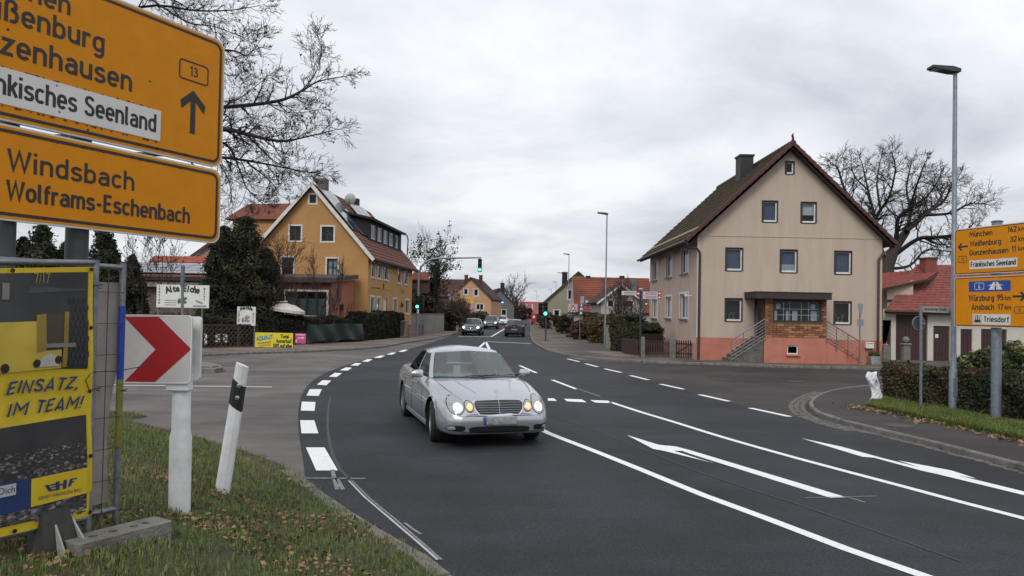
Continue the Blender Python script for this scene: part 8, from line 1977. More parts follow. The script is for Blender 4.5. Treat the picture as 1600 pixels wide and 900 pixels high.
def make_car(name,label,paint,loc,heading,S,steer=0.0,hero=False,lights=True,group=None,cat="car",trimmat=None):
 """S: dimensions and profile tables. local +x forward, +y the car's left"""
 root = thing(name,label,cat,loc,heading,group=group)
 hw,zlo,zsh,ztp = S['hw'],S['zlo'],S['zsh'],S['ztp']; xF,xR = S['xF'],S['xR']; r = S['r']; ax = S['ax']
 nst = 96 if hero else 54
 X = [xF + (xR - xF) * (0.5 - 0.5 * math.cos(PI * i / (nst - 1))) * 1.0 for i in range(nst)]
 if hero: X = sorted(set([round(x,4) for x in X] + [round(a_ + k * .045,4) for a_ in ax for k in range(-10,11)]),reverse=True)
 zf = [0,0,.05,.14,.25,.36,.47,.58,.70,.82,.92,1.0]
 yf = [.0,.80,.93,.975,.992,1.0,1.0,.998,.992,.98,.96,.90]
 rings = []
 for x in X:
  w,lo,sh,tp = crv(hw,x),crv(zlo,x),crv(zsh,x),crv(ztp,x); ring = []
  for k in range(12):
   z = lo + (sh - lo) * zf[k]; y = w * yf[k]; xx = x
   if x > S['xc']:
    q = (x - S['xc']) / (xF - S['xc']); bz = math.exp(-((z - .42) / .12) ** 2); xx = x + .045 * bz * q
   ring.append((xx,y,z))
  for k,(fy,fz) in enumerate(((.84,.30),(.74,.55),(.58,.76),(.40,.90),(.2,.975),(0,1.0))): ring.append((x,w * fy,sh + (tp - sh) * fz))
  rings.append(ring)
 nr = len(rings[0]); n = len(rings); V = []
 for ring in rings: V += [list(p) for p in ring]
 R_ = r * 1.16; inside = [False] * len(V)
 for i,v in enumerate(V):
  k = i % nr
  if 1 <= k <= 11:
   for a_ in ax:
    if math.hypot(v[0] - a_,v[2] - r * 1.0) < R_ * .999 and v[2] < r * 2.5: inside[i] = a_
 faces = []; 
 def idx(i,k): return i * nr + k
 for i in range(n - 1):
  for k in range(nr - 1):
   q = (idx(i,k),idx(i + 1,k),idx(i + 1,k + 1),idx(i,k + 1))
   if all(inside[j] is not False for j in q) and k >= 1: continue
   faces.append(q)
 used = {}
 for q in faces:
  for j in q: used[j] = 1
 for j in used:
  if inside[j] is not False:
   a_ = inside[j]; v = V[j]; dx,dz = v[0] - a_,v[2] - r; dd = math.hypot(dx,dz) or 1e-6
   if j % nr == 1 and dz < .1: continue
   V[j][0] = a_ + dx / dd * R_; V[j][2] = r + dz / dd * R_
 body = MB(); body.add(V,faces); m2 = [(a,-b,c) for a,b,c in V]; body.add(m2,[f[::-1] for f in faces])
 for e in (0,n - 1):
  cap = [idx(e,k) for k in range(nr)]; body.add([V[j] for j in cap] + [m2[j] for j in cap],[(k,k + 1,nr + k + 1,nr + k) for k in range(nr - 1)])
 bo = body.build("body",paint,root,smooth=True)
 bvh = BVHTree.FromPolygons([Vector(v) for v in body.v],body.f)
 # wheel wells
 for a_ in ax:
  for s in (-1,1):
   m = MB(); wy = crv(hw,a_); pts = [(a_ + R_ * 1.0 * math.cos(t),r + R_ * math.sin(t)) for t in np.linspace(-.45,PI + .45,18)]
   m.add([(x,s * (wy * .985),z) for x,z in pts] + [(x,s * (wy - .30),z) for x,z in pts],[(i,i + 1,18 + i + 1,18 + i) for i in range(17)]); m.add([(x,s * (wy - .30),z) for x,z in pts] + [(a_,s * (wy - .3),r)],[(i,i + 1,18) for i in range(17)])
   m.build("wheel_well",M_well,root)
 m = MB(); m.box(xR + .35,xF - .4,-.62,.62,S['zlo'][2][1] - .03,S['zlo'][2][1] + .25); m.build("underbody",M_well,root)
 # greenhouse from base and top key points: base, top for half side
 GK = S['gk']; bulge = .022
 def lerp(a,b,t): return Vector(a).lerp(Vector(b),t)
 nv = 6
 def patch(mb,b0,b1,t0,t1,nu,side,bl=0.0,zc=0.0,out=.0,v0=0.0,v1=1.0):
  vs = []
  for j in range(nv + 1):
   for i in range(nu + 1):
    u,v = i / nu,v0 + (v1 - v0) * j / nv; p = lerp(lerp(b0,b1,u),lerp(t0,t1,u),v); nrm = Vector((b1[1] - b0[1],-(b1[0] - b0[0]),0))
    if nrm.length < 1e-6: nrm = Vector((1,0,0))
    nrm.normalize()
    if abs(bl) > 0: nrm = Vector((1 if p.x > S['gc'] else -1,0,0))
    if nrm.dot(Vector((p.x - S['gc'],p.y,0))) < 0: nrm = -nrm
    p += nrm * (bulge * 4 * v * (1 - v) * (0.5) + bl * math.cos(u * PI / 2) * 1.0 + out); vs.append((p.x,side * p.y,p.z))
  mb.add(vs,[(j * (nu + 1) + i,j * (nu + 1) + i + 1,(j + 1) * (nu + 1) + i + 1,(j + 1) * (nu + 1) + i) for j in range(nv) for i in range(nu)])
 shell = MB(); glass = M_carglass if hero else M_darkglass
 names = S['gtype']
 ws = MB(); rw = MB()
 for side in (1,-1):
  for k in range(len(GK) - 1):
   (b0,t0),(b1,t1) = GK[k],GK[k + 1]; ty = names[k]
   if ty == 'ws': patch(ws,b0,b1,t0,t1,8,side,bl=.07)
   elif ty == 'rw': patch(rw,b1,b0,t1,t0,6,side,bl=.05)
   elif ty == 'p': patch(shell,b0,b1,t0,t1,3,side)
   else:
    g = MB(); patch(g,b0,b1,t0,t1,4,side); g.build("side_window",M_sideglass if hero else glass,root,smooth=True)
    f = MB(); e0,e1 = .97,.03
    for (ua,ub,va,vb) in ((0,1,-.03,.035),(0,1,.955,1.03)):
     vs = []
     for v in (va,vb):
      for i in range(5): p = lerp(lerp(b0,b1,i / 4),lerp(t0,t1,i / 4),v); vs.append((p.x,side * (p.y + .010 + bulge * 2 * max(0,v * (1 - v))),p.z))
     f.add(vs,[(i,i + 1,5 + i + 1,5 + i) for i in range(4)])
    f.build("window_trim",M_chrome if hero else M_black,root)
 w_ = ws.build("windscreen",glass,root,smooth=True); rw.build("rear_window",glass,root,smooth=True)
 m = MB()
 for side in (1,-1):
  b0,t0 = GK[0]; b1,t1 = GK[1]
  vs = []
  for v in (-.04,.035):
   for i in range(9): p = lerp(lerp(b0,b1,i / 8),lerp(t0,t1,i / 8),v); p.x += .07 * math.cos(i / 8 * PI / 2) + .012; vs.append((p.x,side * p.y,p.z + .004))
  m.add(vs,[(i,i + 1,9 + i + 1,9 + i) for i in range(8)])
 m.build("cowl",M_black,w_)
 # roof dome
 tops = [k[1] for k in GK]; loop = []
 def dense(a,b,k,ty,off):
  return [lerp(a,b,i / k) + Vector((off * math.cos(i / k * PI / 2) if ty == 'ws' else 0,0,0)) for i in range(k)]
 ring = []
 for k in range(len(tops) - 1):
  ty = names[k]; cnt = 6
  for i in range(cnt):
   u = i / cnt; p = lerp(tops[k],tops[k + 1],u)
   if ty == 'ws': p.x += .07 * math.cos(u * PI / 2)
   if ty == 'rw': p.x -= .05 * math.cos((1 - u) * PI / 2)
   ring.append(p)
 last = Vector(tops[-1]); last.x -= .05; ring.append(last)
 full = ring + [Vector((p.x,-p.y,p.z)) for p in ring[-2:0:-1]]; nn = len(full); cx = S['gc']; H = S['H']; vs = []
 for j,f in enumerate((0,.12,.3,.55,.8,1.0)):
  for p in full: q = p.lerp(Vector((cx + (p.x - cx) * .2,0,H)),f); q.z = p.z + (H - p.z) * math.sin(f * PI / 2) ** .75; vs.append(q)
 shell.add(vs,[(j * nn + i,j * nn + (i + 1) % nn,(j + 1) * nn + (i + 1) % nn,(j + 1) * nn + i) for j in range(5) for i in range(nn)]); shell.add([vs[5 * nn + i] for i in range(nn)],[tuple(range(nn))])
 shell.build("roof",paint,root,smooth=True)
 # shapes pressed onto the body skin from the front or rear
 def press(outline,sgn=1,off=.006,nring=4,bul=0.0,c=None):
  cy = sum(p[0] for p in outline) / len(outline); cz = sum(p[1] for p in outline) / len(outline)
  if c: cy,cz = c
  vs = []; k = len(outline)
  for j in range(nring + 1):
   f = j / nring
   for y,z in outline:
    yy,zz = cy + (y - cy) * f,cz + (z - cz) * f; h = bvh.ray_cast(Vector((sgn * 6,yy,zz)),Vector((-sgn,0,0)))
    x = h[0].x if h[0] is not None else sgn * 9
    if h[0] is None or abs(x) > 8: x = vs[-1][0] - sgn * off if vs else (xF if sgn > 0 else xR)
    vs.append((x + sgn * (off + bul * (1 - f * f)),yy,zz))
  m = MB(); m.add(vs,[(j * k + i,j * k + (i + 1) % k,(j + 1) * k + (i + 1) % k,(j + 1) * k + i) for j in range(nring) for i in range(k)]); return m
 def ell(cy,cz,a,b,rot=0,n=20,p=2.0):
  o = []
  for i in range(n):
   t = 2 * PI * i / n; u = a * abs(math.cos(t)) ** (2 / p) * (1 if math.cos(t) > 0 else -1); v = b * abs(math.sin(t)) ** (2 / p) * (1 if math.sin(t) > 0 else -1)
   o.append((cy + u * math.cos(rot) - v * math.sin(rot),cz + u * math.sin(rot) + v * math.cos(rot)))
  return o
 S['detail'](root,press,ell,bvh,paint,lights)
 # mirrors, handles
 mx,my,mz = S['mirror']
 for s in (1,-1):
  m = MB(); pr = [(0.02,0),(.075,.02),(.085,.08),(.075,.15),(.05,.20),(.01,.215)]
  m.lathe([(q * 1.0,z) for q,z in pr],(0,0,0),10,axis='y'); mo = m.mesh("mirror",paint,True)
  o = inst("mirror",mo,root,(mx,s * my,mz),(0,0,0 if s > 0 else PI),(.75,1,.85))
  g = MB(); g.rbox(mx - .075,mx - .068,s * my + (0.03 if s > 0 else -.19),s * my + (.19 if s > 0 else -.03),mz - .06,mz + .06,.002); g.build("mirror_glass",M_darkglass,root)
  g = MB(); g.bar((mx,s * (my - .08),mz - .04),(mx,s * (my + .04),mz - .01),.05,.03); g.build("mirror_arm",M_black,root)
  for hx in S['handles']:
   h = bvh.ray_cast(Vector((hx,s * 3,S['hz'])),Vector((0,-s,0)))
   if h[0] is not None: g = MB(); y = h[0].y; g.rbox(hx - .10,hx + .10,min(y,y + s * .03),max(y,y + s * .03),S['hz'] - .014,S['hz'] + .016,.005); g.build("door_handle",M_chrome if hero else paint,root)
   # door seams and side rub strip
  for sx in S['seams']:
   pts = []
   for z in np.linspace(S['zlo'][2][1] + .12,crv(zsh,sx) - .01,9):
    h = bvh.ray_cast(Vector((sx,s * 3,z)),Vector((0,-s,0)))
    if h[0] is not None: pts.append(h[0] + Vector((0,s * .001,0)))
   if len(pts) > 2: g = MB(); g.tube(pts,.0045,4); g.build("door_seam",M_black,root)
  pts = []
  for x in np.linspace(ax[0] - R_ - .04,ax[1] + R_ + .04,14):
   h = bvh.ray_cast(Vector((x,s * 3,S['rub'])),Vector((0,-s,0)))
   if h[0] is not None: pts.append(h[0] + Vector((0,s * .004,0)))
  if len(pts) > 2: g = MB(); [g.bar(pts[i],pts[i + 1],.014,.035) for i in range(len(pts) - 1)]; g.build("rub_strip",trimmat or paint,root)
  pts = []
  for x in np.linspace(ax[0] - R_ - .02,ax[1] + R_ + .02,12):
   h = bvh.ray_cast(Vector((x,s * 3,crv(zlo,x) + .06)),Vector((0,-s,0)))
   if h[0] is not None: pts.append(h[0] + Vector((0,s * .0,-.02)))
  if len(pts) > 2: g = MB(); [g.bar(pts[i],pts[i + 1],.05,.05) for i in range(len(pts) - 1)]; g.build("sill",M_black if not hero else paint,root)
 for i,a_ in enumerate(ax):
  for s in (1,-1): wheel(root,a_,s * (crv(hw,a_) - S['tw'] / 2 - .015),r,S['tw'],s,steer if i == 0 else 0)
 if hero or S.get('cabin'):
  m = MB(); m.box(-1.45,.75,-.66,.66,.30,.34); m.rbox(.42,.95,-.70,.70,.62,.90,.05); m.build("dashboard",pm("dashboard_grey",(0.035,0.036,0.038),.8,.2,8),root)
  for sy in (.37,-.37):
   m = MB(); m.rbox(-.30,.20,sy - .25,sy + .25,.36,.54,.05); m.prism([(-.28,.5),(-.14,.52),(-.34,1.06),(-.44,1.05)],lambda u,v,d: (u,sy + d,v),-.23,.23); m.rbox(-.47,-.38,sy - .13,sy + .13,1.08,1.27,.03); m.build("front_seat",M_seat,root)
  m = MB(); m.rbox(-1.25,-.85,-.62,.62,.36,.55,.05); m.prism([(-1.25,.5),(-1.1,.5),(-1.32,1.02),(-1.42,1.0)],lambda u,v,d: (u,d,v),-.62,.62); 
  m.build("rear_bench",M_seat,root)
  for sy in (.36,-.36): m = MB(); m.rbox(-1.44,-1.36,sy - .12,sy + .12,1.03,1.20,.03); m.build("headrest",M_seat,root)
  m = MB(); pts = [(.30 + .04 * math.cos(t),.37 + .18 * math.sin(t),.93 + .17 * math.cos(t)) for t in np.linspace(0,2 * PI,19)]; m.tube(pts,.015,6); m.build("steering_wheel",M_black,root)
  m = MB(); m.rbox(.10,.14,-.11,.11,1.27,1.34,.01); m.build("inner_mirror",M_black,root)
 return root,bvh
def paint_mat(name,col,metal=.5,rough=.28):
 return pm(name,col,rough,.008,1,metal=metal,coat=.6 if col[0] > .2 else .25)
 # ---- silver saloon in the foreground
def saloon_detail(root,press,ell,bvh,paint,lights):
 for s in (1,-1):
  o = press(ell(s * .645,.645,.112,.122,-s * .42,26),1,.008,5,.030).build("headlight",M_headglass,root,smooth=True)
  press(ell(s * .645,.645,.123,.133,-s * .42,26),1,.0035,3,.0).build("headlight_rim",M_black,o)
  press(ell(s * .63,.625,.060,.058,0,22),1,.040,3,.012).build("bulb",M_headlit,o)
  o = press(ell(s * .455,.635,.064,.080,-s * .35,22),1,.008,4,.022).build("headlight",M_headglass,root,smooth=True)
  press(ell(s * .455,.635,.072,.089,-s * .35,22),1,.003,3,.0).build("headlight_rim",M_black,o)
  press(ell(s * .455,.632,.042,.052,0,18),1,.031,3,.006).build("bulb",M_indic,o)
  press(ell(s * .66,.322,.135,.045,0,18,3),1,.005,3).build("side_intake",M_black,root)
  press(ell(s * .72,.325,.05,.030,0,14),1,.012,3,.008).build("fog_light",M_headglass,root)
 g = [(-.30,.525),(-.36,.60),(-.375,.69),(-.34,.715),(0,.725),(.34,.715),(.375,.69),(.36,.60),(.30,.525),(0,.515)]
 gr_ = press([(y * 1.07,.62 + (z - .62) * 1.15) for y,z in g],1,.006,4).build("grille_surround",M_chrome,root,smooth=True)
 press(g,1,.014,4).build("grille_back",M_black,gr_)
 for k in range(5):
  z = .552 + k * .034; w = .315 + .012 * k
  press([(-w,z - .004),(0,z - .006),(w,z - .004),(w,z + .005),(0,z + .003),(-w,z + .005)],1,.020,2).build("grille_slat",pm("grille_chrome",(0.22,0.23,0.24),.35,.05,10,metal=.8),gr_)
 press([(-.005,.53),(.005,.53),(.005,.715),(-.005,.715)],1,.023,2).build("grille_bar",M_chrome,gr_)
 press(ell(0,.298,.47,.052,0,28,4),1,.006,4).build("lower_intake",M_black,root)
 for s in (1,-1): press([(s * .20,.505),(s * .86,.505),(s * .86,.495),(s * .20,.495)],1,.005,3).build("bumper_seam",M_black,root)
 pl = press([(-.26,.375),(.26,.375),(.26,.488),(-.26,.488)],1,.020,3).build("number_plate",M_plate,root)
 press([(-.26,.377),(-.215,.377),(-.215,.486),(-.26,.486)],1,.024,2).build("country_strip",M_blue,pl)
 h = bvh.ray_cast(Vector((2.1,0,3)),Vector((0,0,-1)))[0]
 m = MB(); m.tube([h,h + Vector((-.01,0,.045))],.005,6); c = h + Vector((-.012,0,.075))
 m.tube([(c.x,c.y + .032 * math.cos(t),c.z + .032 * math.sin(t)) for t in np.linspace(0,2 * PI,17)],.0035,5)
 for a_ in (90,210,330): m.tube([(c.x,c.y,c.z),(c.x,c.y + .031 * math.cos(math.radians(a_)),c.z + .031 * math.sin(math.radians(a_)))],[.005,.002],5)
 m.build("bonnet_star",M_chrome,root)
 # bonnet shut line: over the lights and back along the wings
 for s in (1,-1):
  pts = []
  for x,y in ((1.80,.625),(1.6,.67),(1.3,.71),(1.02,.735)):
   q = bvh.ray_cast(Vector((x,s * y,3)),Vector((0,0,-1)))
   if q[0] is not None: pts.append(q[0] + Vector((0,0,.002)))
  g_ = MB(); g_.tube(smooth_line3(pts),.004,4); g_.build("bonnet_seam",M_black,root)
  pts = []
  for x,y in ((1.95,.27),(1.6,.36),(1.3,.44),(1.0,.50)):
   q = bvh.ray_cast(Vector((x,s * y,3)),Vector((0,0,-1)))
   if q[0] is not None: pts.append(q[0] + Vector((0,0,-.0)))
  g_ = MB(); g_.tube(smooth_line3(pts),[.002] + [.009] * (len(smooth_line3(pts)) - 2) + [.003],6); g_.build("bonnet_crease",paint,root,smooth=True)
  press([(s * .50,.60),(s * .80,.60),(s * .80,.85),(s * .50,.85)],-1,.006,3,.01).build("tail_light",M_tail,root)
  g_ = MB(); g_.bar((1.07,s * .15 - .1,.985),(.98,s * .15 + .45,.995),.012,.012); g_.build("wiper",M_black,root)
S_sal = dict(xF=2.27,xR=-2.55,xc=1.75,r=.325,ax=(1.425,-1.425),tw=.215,H=1.415,gc=-.45,
 hw=[(2.27,.60),(2.235,.70),(2.16,.775),(2.0,.835),(1.75,.878),(1.3,.905),(0,.912),(-1.4,.905),(-2.0,.875),(-2.35,.82),(-2.5,.74),(-2.55,.62)],
 zlo=[(2.27,.27),(2.2,.215),(1.9,.19),(0,.185),(-1.9,.20),(-2.4,.26),(-2.55,.34)],
 zsh=[(2.27,.50),(2.22,.56),(2.12,.63),(1.9,.715),(1.5,.80),(1.0,.88),(0,.925),(-1.2,.955),(-1.9,.955),(-2.3,.92),(-2.5,.84),(-2.55,.76)],
 ztp=[(2.27,.545),(2.235,.64),(2.19,.71),(2.1,.755),(1.9,.805),(1.5,.885),(1.1,.945),(.8,.955),(-1.4,1.0),(-1.9,1.01),(-2.3,.985),(-2.5,.93),(-2.55,.85)],
 gk=[((1.02,0,.955),(.20,0,1.36)),((.72,.715,.935),(.10,.575,1.32)),((.62,.77,.92),(.0,.615,1.31)),((-.22,.805,.935),(-.26,.635,1.33)),((-.29,.807,.937),(-.32,.635,1.33)),((-1.34,.775,.965),(-.98,.605,1.29)),((-1.70,.65,.975),(-1.16,.53,1.30)),((-1.90,0,.99),(-1.26,0,1.33))],
 gtype=['ws','p','w','p','w','p','rw'],mirror=(.52,.84,.985),handles=(-.12,-1.0),hz=.80,seams=(.74,-.26,-1.10),rub=.56,detail=saloon_detail)
M_silver = paint_mat("silver_paint",(0.43,0.44,0.465),.6,.25)
hx,hy = math.sin(math.radians(17)),-math.cos(math.radians(17))
fa = Vector((-.40,11.85,0)); ctr = fa - Vector((hx,hy,0)) * 1.425
carA,bvA = make_car("silver_saloon","silver four door saloon with lit twin oval headlights turning in the junction",M_silver,(ctr.x,ctr.y,.004),math.atan2(hy,hx),S_sal,steer=-.12,hero=True)
m = MB(); 
GKa = S_sal['gk']
def wsp(u,v,side,off=.0):
 b0,t0 = GKa[0]; b1,t1 = GKa[1]; p = Vector(b0).lerp(Vector(b1),u).lerp(Vector(t0).lerp(Vector(t1),u),v); p.x += .07 * math.cos(u * PI / 2) + off; p.y *= side; return p
c = wsp(.86,.16,-1,-.03); m.prism([(.045 * math.cos(t),.045 * math.sin(t)) for t in np.linspace(0,2 * PI,15)[:-1]],lambda u,v,d: (c.x - v * .75,c.y + u,c.z + v * .65),0,.002); m.add([wsp(.70,.06,-1,-.02),wsp(.96,.06,-1,-.02),wsp(.96,.16,-1,-.02),wsp(.70,.13,-1,-.02)],[(0,1,2,3)])
m.build("windscreen_sticker",pm("green_sticker",(0.05,0.35,0.32),.6,.3,30),carA)
# driver: one skinned body seated behind the wheel
def driver(loc,rz):
 t = thing("person","driver in dark jacket seated behind the wheel of the silver saloon","person",loc,rz)
 me = bpy.data.meshes.new("body")
 J = [(-.28,.37,.58),(-.30,.37,.78),(-.33,.37,.98),(-.34,.37,1.06),(-.32,.37,1.12),     # pelvis chest neck
 (-.30,.56,1.00),(-.10,.62,.86),(.14,.52,.93),(.24,.50,.98),(-.30,.18,1.00),(-.10,.13,.86),(.14,.24,.93),(.24,.26,.98),
 (.10,.47,.60),(.10,.27,.60)]
 Rr = [.15,.155,.15,.065,.06,.075,.055,.042,.035,.075,.055,.042,.035,.09,.09]
 E = [(0,1),(1,2),(2,3),(3,4),(2,5),(5,6),(6,7),(7,8),(2,9),(9,10),(10,11),(11,12),(0,13),(0,14)]
 me.from_pydata(J,E,[]); me.materials.append(pm("dark_jacket",(0.03,0.032,0.04),.9,.2,10)); pass
 o = bpy.data.objects.new("body",me); COL.objects.link(o); o.parent = t; o.modifiers.new("skin",'SKIN')
 for i,r_ in enumerate(Rr): me.skin_vertices[0].data[i].radius = (r_,r_ * (.8 if i < 3 else 1))
 me.skin_vertices[0].data[0].use_root = True
 s = o.modifiers.new("sub",'SUBSURF'); s.levels = 1; s.render_levels = 1
 M_skin = pm("skin",(0.42,0.24,0.17),.6,.1,8); M_hair = pm("grey_hair",(0.12,0.10,0.085),.8,.3,20)
 h = MB(); prof = [(.0,-.125),(.045,-.115),(.062,-.08),(.072,-.03),(.078,.02),(.076,.07),(.055,.11),(.0,.125)]
 h.lathe([(max(a,.002),b) for a,b in prof],(0,0,0),16); V = [(x * 1.18 + (.012 if z < -.04 and x > 0 else 0),y * .98,z) for x,y,z in h.v]; h.v = [(x - .30,y + .37,z + 1.215) for x,y,z in V]
 h.tube([(-.225,.37,1.225),(-.20,.37,1.195),(-.212,.37,1.18)],[.008,.014,.010],6)
 for s in (1,-1): h.tube([(-.30,.37 + s * .074,1.20),(-.31,.37 + s * .088,1.215),(-.305,.37 + s * .080,1.24)],.010,5)
 hd = h.build("head",M_skin,t,smooth=True)
 e = MB()
 for s in (1,-1): e.lathe([(.002,-.008),(.010,0),(.002,.008)],(-.218,.37 + s * .030,1.222),8)
 e.box(-.222,-.214,.345,.395,1.155,1.162); e.build("eyes_and_mouth",M_black,hd)
 k = MB(); k.lathe([(.082,.03),(.084,.07),(.062,.118),(.002,.136)],(0,0,0),14); k.v = [((x * 1.16) - .312,y + .37,z + 1.215) for x,y,z in k.v]; k.build("hair",M_hair,hd,smooth=True)
 for s in (1,-1):   # hands closed on the rim
  g = MB(); base = Vector((.25,.37 + s * .155,.985)); g.rbox(base.x - .02,base.x + .03,base.y - .035,base.y + .035,base.z - .02,base.z + .03,.012)
  for q in range(4): y = base.y - .026 + q * .0175; L_ = (.052,.060,.056,.044)[q]; g.tube([(base.x + .03,y,base.z + .015),(base.x + .045,y,base.z + .03),(base.x + .06,y,base.z + .01),(base.x + .06 - .01,y,base.z + .03 - L_)],[.009,.0088,.0085,.007],6)
  g.tube([(base.x,base.y - s * .035,base.z + .01),(base.x + .02,base.y - s * .05,base.z + .03),(base.x + .04,base.y - s * .045,base.z + .04)],[.011,.010,.008],6); g.build("hand",M_skin,t,smooth=True)
driver((ctr.x,ctr.y,.004),math.atan2(hy,hx))
# ---- other cars, smaller in the picture
def small_detail(front_grille=True,lampz=.68,lampy=.62,hatch=False,platez=.42,tailz=.85,lampw=.16,lamph=.07):
 def f(root,press,ell,bvh,paint,lights):
  for s in (1,-1):
   o = press(ell(s * lampy,lampz,lampw,lamph,s * .12,16,3),1,.008,4,.02).build("headlight",M_headglass,root)
   if lights: press(ell(s * lampy,lampz,lampw * .62,lamph * .95,0,12),1,.032,3,.01).build("bulb",M_headlit,o)
   press(ell(s * .66,tailz,.10,.12,0,12,4),-1,.01,3,.01).build("tail_light",M_tail,root)
   press([(s * .50,.28),(s * .74,.30),(s * .74,.38),(s * .50,.38)],1,.004,2).build("side_intake",M_black,root)
  press([(-.36,.54),(.36,.54),(.42,.66),(-.42,.66)],1,.005,3).build("grille",M_black,root)
  press([(-.5,.24),(.5,.24),(.5,.36),(-.5,.36)],1,.004,3).build("lower_intake",M_black,root)
  press([(-.26,platez),(.26,platez),(.26,platez + .11),(-.26,platez + .11)],1,.02,2).build("number_plate",M_plate,root)
  rp_ = press([(-.26,.55 if hatch else .5),(.26,.55 if hatch else .5),(.26,.67 if hatch else .61),(-.26,.67 if hatch else .61)],-1,.02,2).build("number_plate",M_plate,root)
  press([(-.68,.26),(.68,.26),(.66,.34),(-.66,.34)],-1,.006,3).build("bumper_trim",M_black,root)
  press(ell(0,.60 if front_grille else .6,.03,.03,0,12),1,.02,2).build("badge",M_chrome,root); press(ell(0,.86,.05,.05,0,12),-1,.012,2).build("badge",M_chrome,root)
 return f
def spec(kind):
 if kind == 'hatch':
  return dict(xF=2.0,xR=-1.98,xc=1.55,r=.31,ax=(1.25,-1.25),tw=.19,H=1.47,gc=-.3,hw=[(2.0,.58),(1.95,.70),(1.8,.80),(1.4,.845),(0,.86),(-1.4,.85),(-1.8,.80),(-1.98,.70)],
 zlo=[(2.0,.27),(1.9,.21),(1.6,.19),(0,.19),(-1.6,.2),(-1.85,.25),(-1.98,.32)],zsh=[(2.0,.55),(1.9,.68),(1.6,.78),(1.0,.87),(0,.92),(-1.2,.95),(-1.8,.93),(-1.98,.86)],
 ztp=[(2.0,.60),(1.93,.74),(1.6,.86),(1.1,.96),(.8,.98),(-1.2,1.0),(-1.8,.99),(-1.98,.92)],
 gk=[((1.05,0,.97),(.30,0,1.42)),((.80,.62,.93),(.20,.50,1.39)),((.68,.72,.92),(.12,.545,1.38)),((-.12,.76,.93),(-.18,.575,1.42)),((-.2,.76,.93),(-.25,.575,1.42)),((-1.15,.745,.95),(-1.05,.56,1.40)),((-1.78,.62,.97),(-1.42,.52,1.37)),((-1.90,0,.99),(-1.50,0,1.40))],
 gtype=['ws','p','w','p','w','p','rw'],mirror=(.62,.80,.99),handles=(-.05,-.9),hz=.80,seams=(.72,-.16,-1.0),rub=.5,detail=small_detail(hatch=True))
 if kind == 'suv':
  return dict(xF=2.2,xR=-2.2,xc=1.75,r=.36,ax=(1.34,-1.34),tw=.23,H=1.62,gc=-.4,hw=[(2.2,.66),(2.15,.78),(2.0,.87),(1.5,.91),(0,.92),(-1.5,.91),(-2.0,.86),(-2.2,.76)],
 zlo=[(2.2,.32),(2.1,.26),(1.7,.24),(0,.24),(-1.7,.25),(-2.05,.3),(-2.2,.38)],zsh=[(2.2,.68),(2.12,.80),(1.8,.90),(1.0,.98),(0,1.02),(-1.2,1.04),(-2.0,1.02),(-2.2,.95)],
 ztp=[(2.2,.72),(2.14,.86),(1.8,.99),(1.1,1.06),(.8,1.07),(-1.2,1.09),(-2.0,1.08),(-2.2,1.0)],
 gk=[((1.15,0,1.06),(.38,0,1.56)),((.88,.70,1.02),(.28,.58,1.53)),((.76,.80,1.01),(.2,.62,1.52)),((-.15,.83,1.03),(-.2,.65,1.56)),((-.24,.83,1.03),(-.28,.65,1.56)),((-1.3,.82,1.05),(-1.2,.64,1.54)),((-2.0,.70,1.07),(-1.7,.58,1.51)),((-2.1,0,1.08),(-1.78,0,1.54))],
 gtype=['ws','p','w','p','w','p','rw'],mirror=(.68,.88,1.08),handles=(-.08,-1.0),hz=.9,seams=(.80,-.2,-1.15),rub=.55,detail=small_detail(lampz=.78,tailz=.95,hatch=True))
 s = dict(S_sal); s['detail'] = small_detail(lampz=.66); return s
def face(px_,py_,kind,name,label,colr,lights,toward,yaw_deg=0.0,z=.004,Yd=None,metal=.4,group=None):
 g = G(px_,py_,0) if Yd is None else Vector((P(px_,490,Yd).x,Yd,0)); s = spec(kind)
 a = math.radians(yaw_deg); d = Vector((math.sin(a),-math.cos(a),0)) if toward else Vector((math.sin(a),math.cos(a),0))
 front = s['xF'] if toward else -s['xR']; c = g + (-d * front * .9 if toward else d * front * .9)
 return make_car(name,label,colr if not isinstance(colr,tuple) else paint_mat(name + "_paint",colr,metal),(c.x,c.y,z),math.atan2(d.y,d.x),s,lights=lights)
face(735.5,524,'hatch',"dark_car","dark grey hatchback with headlights on, first oncoming car beyond the junction",(0.030,0.036,0.042),True,True,-3,metal=.2)
face(766,514.3,'suv',"dark_car","black oncoming SUV right behind the dark grey hatchback",(0.010,0.010,0.013),True,True,-2,metal=.1)
face(785,508.4,'hatch',"white_car","white oncoming hatchback behind the black SUV",(0.60,0.61,0.63),False,True,0,metal=.1)
face(799,503.5,'saloon',"silver_car","pale silver car turning across behind the white hatchback",(0.42,0.44,0.45),False,True,38)
face(803.5,526.2,'hatch',"dark_car","dark blue small hatchback seen from behind driving up the street",(0.008,0.009,0.018),False,False,2,metal=.1)
face(820.5,498.2,'hatch',"dark_car","small dark blue car far ahead beside the red van",(0.03,0.035,0.055),False,False,1)
face(826.5,494.5,'saloon',"dark_car","farthest dark car at the end of the street behind the red van",(0.02,0.022,0.03),False,False,4)
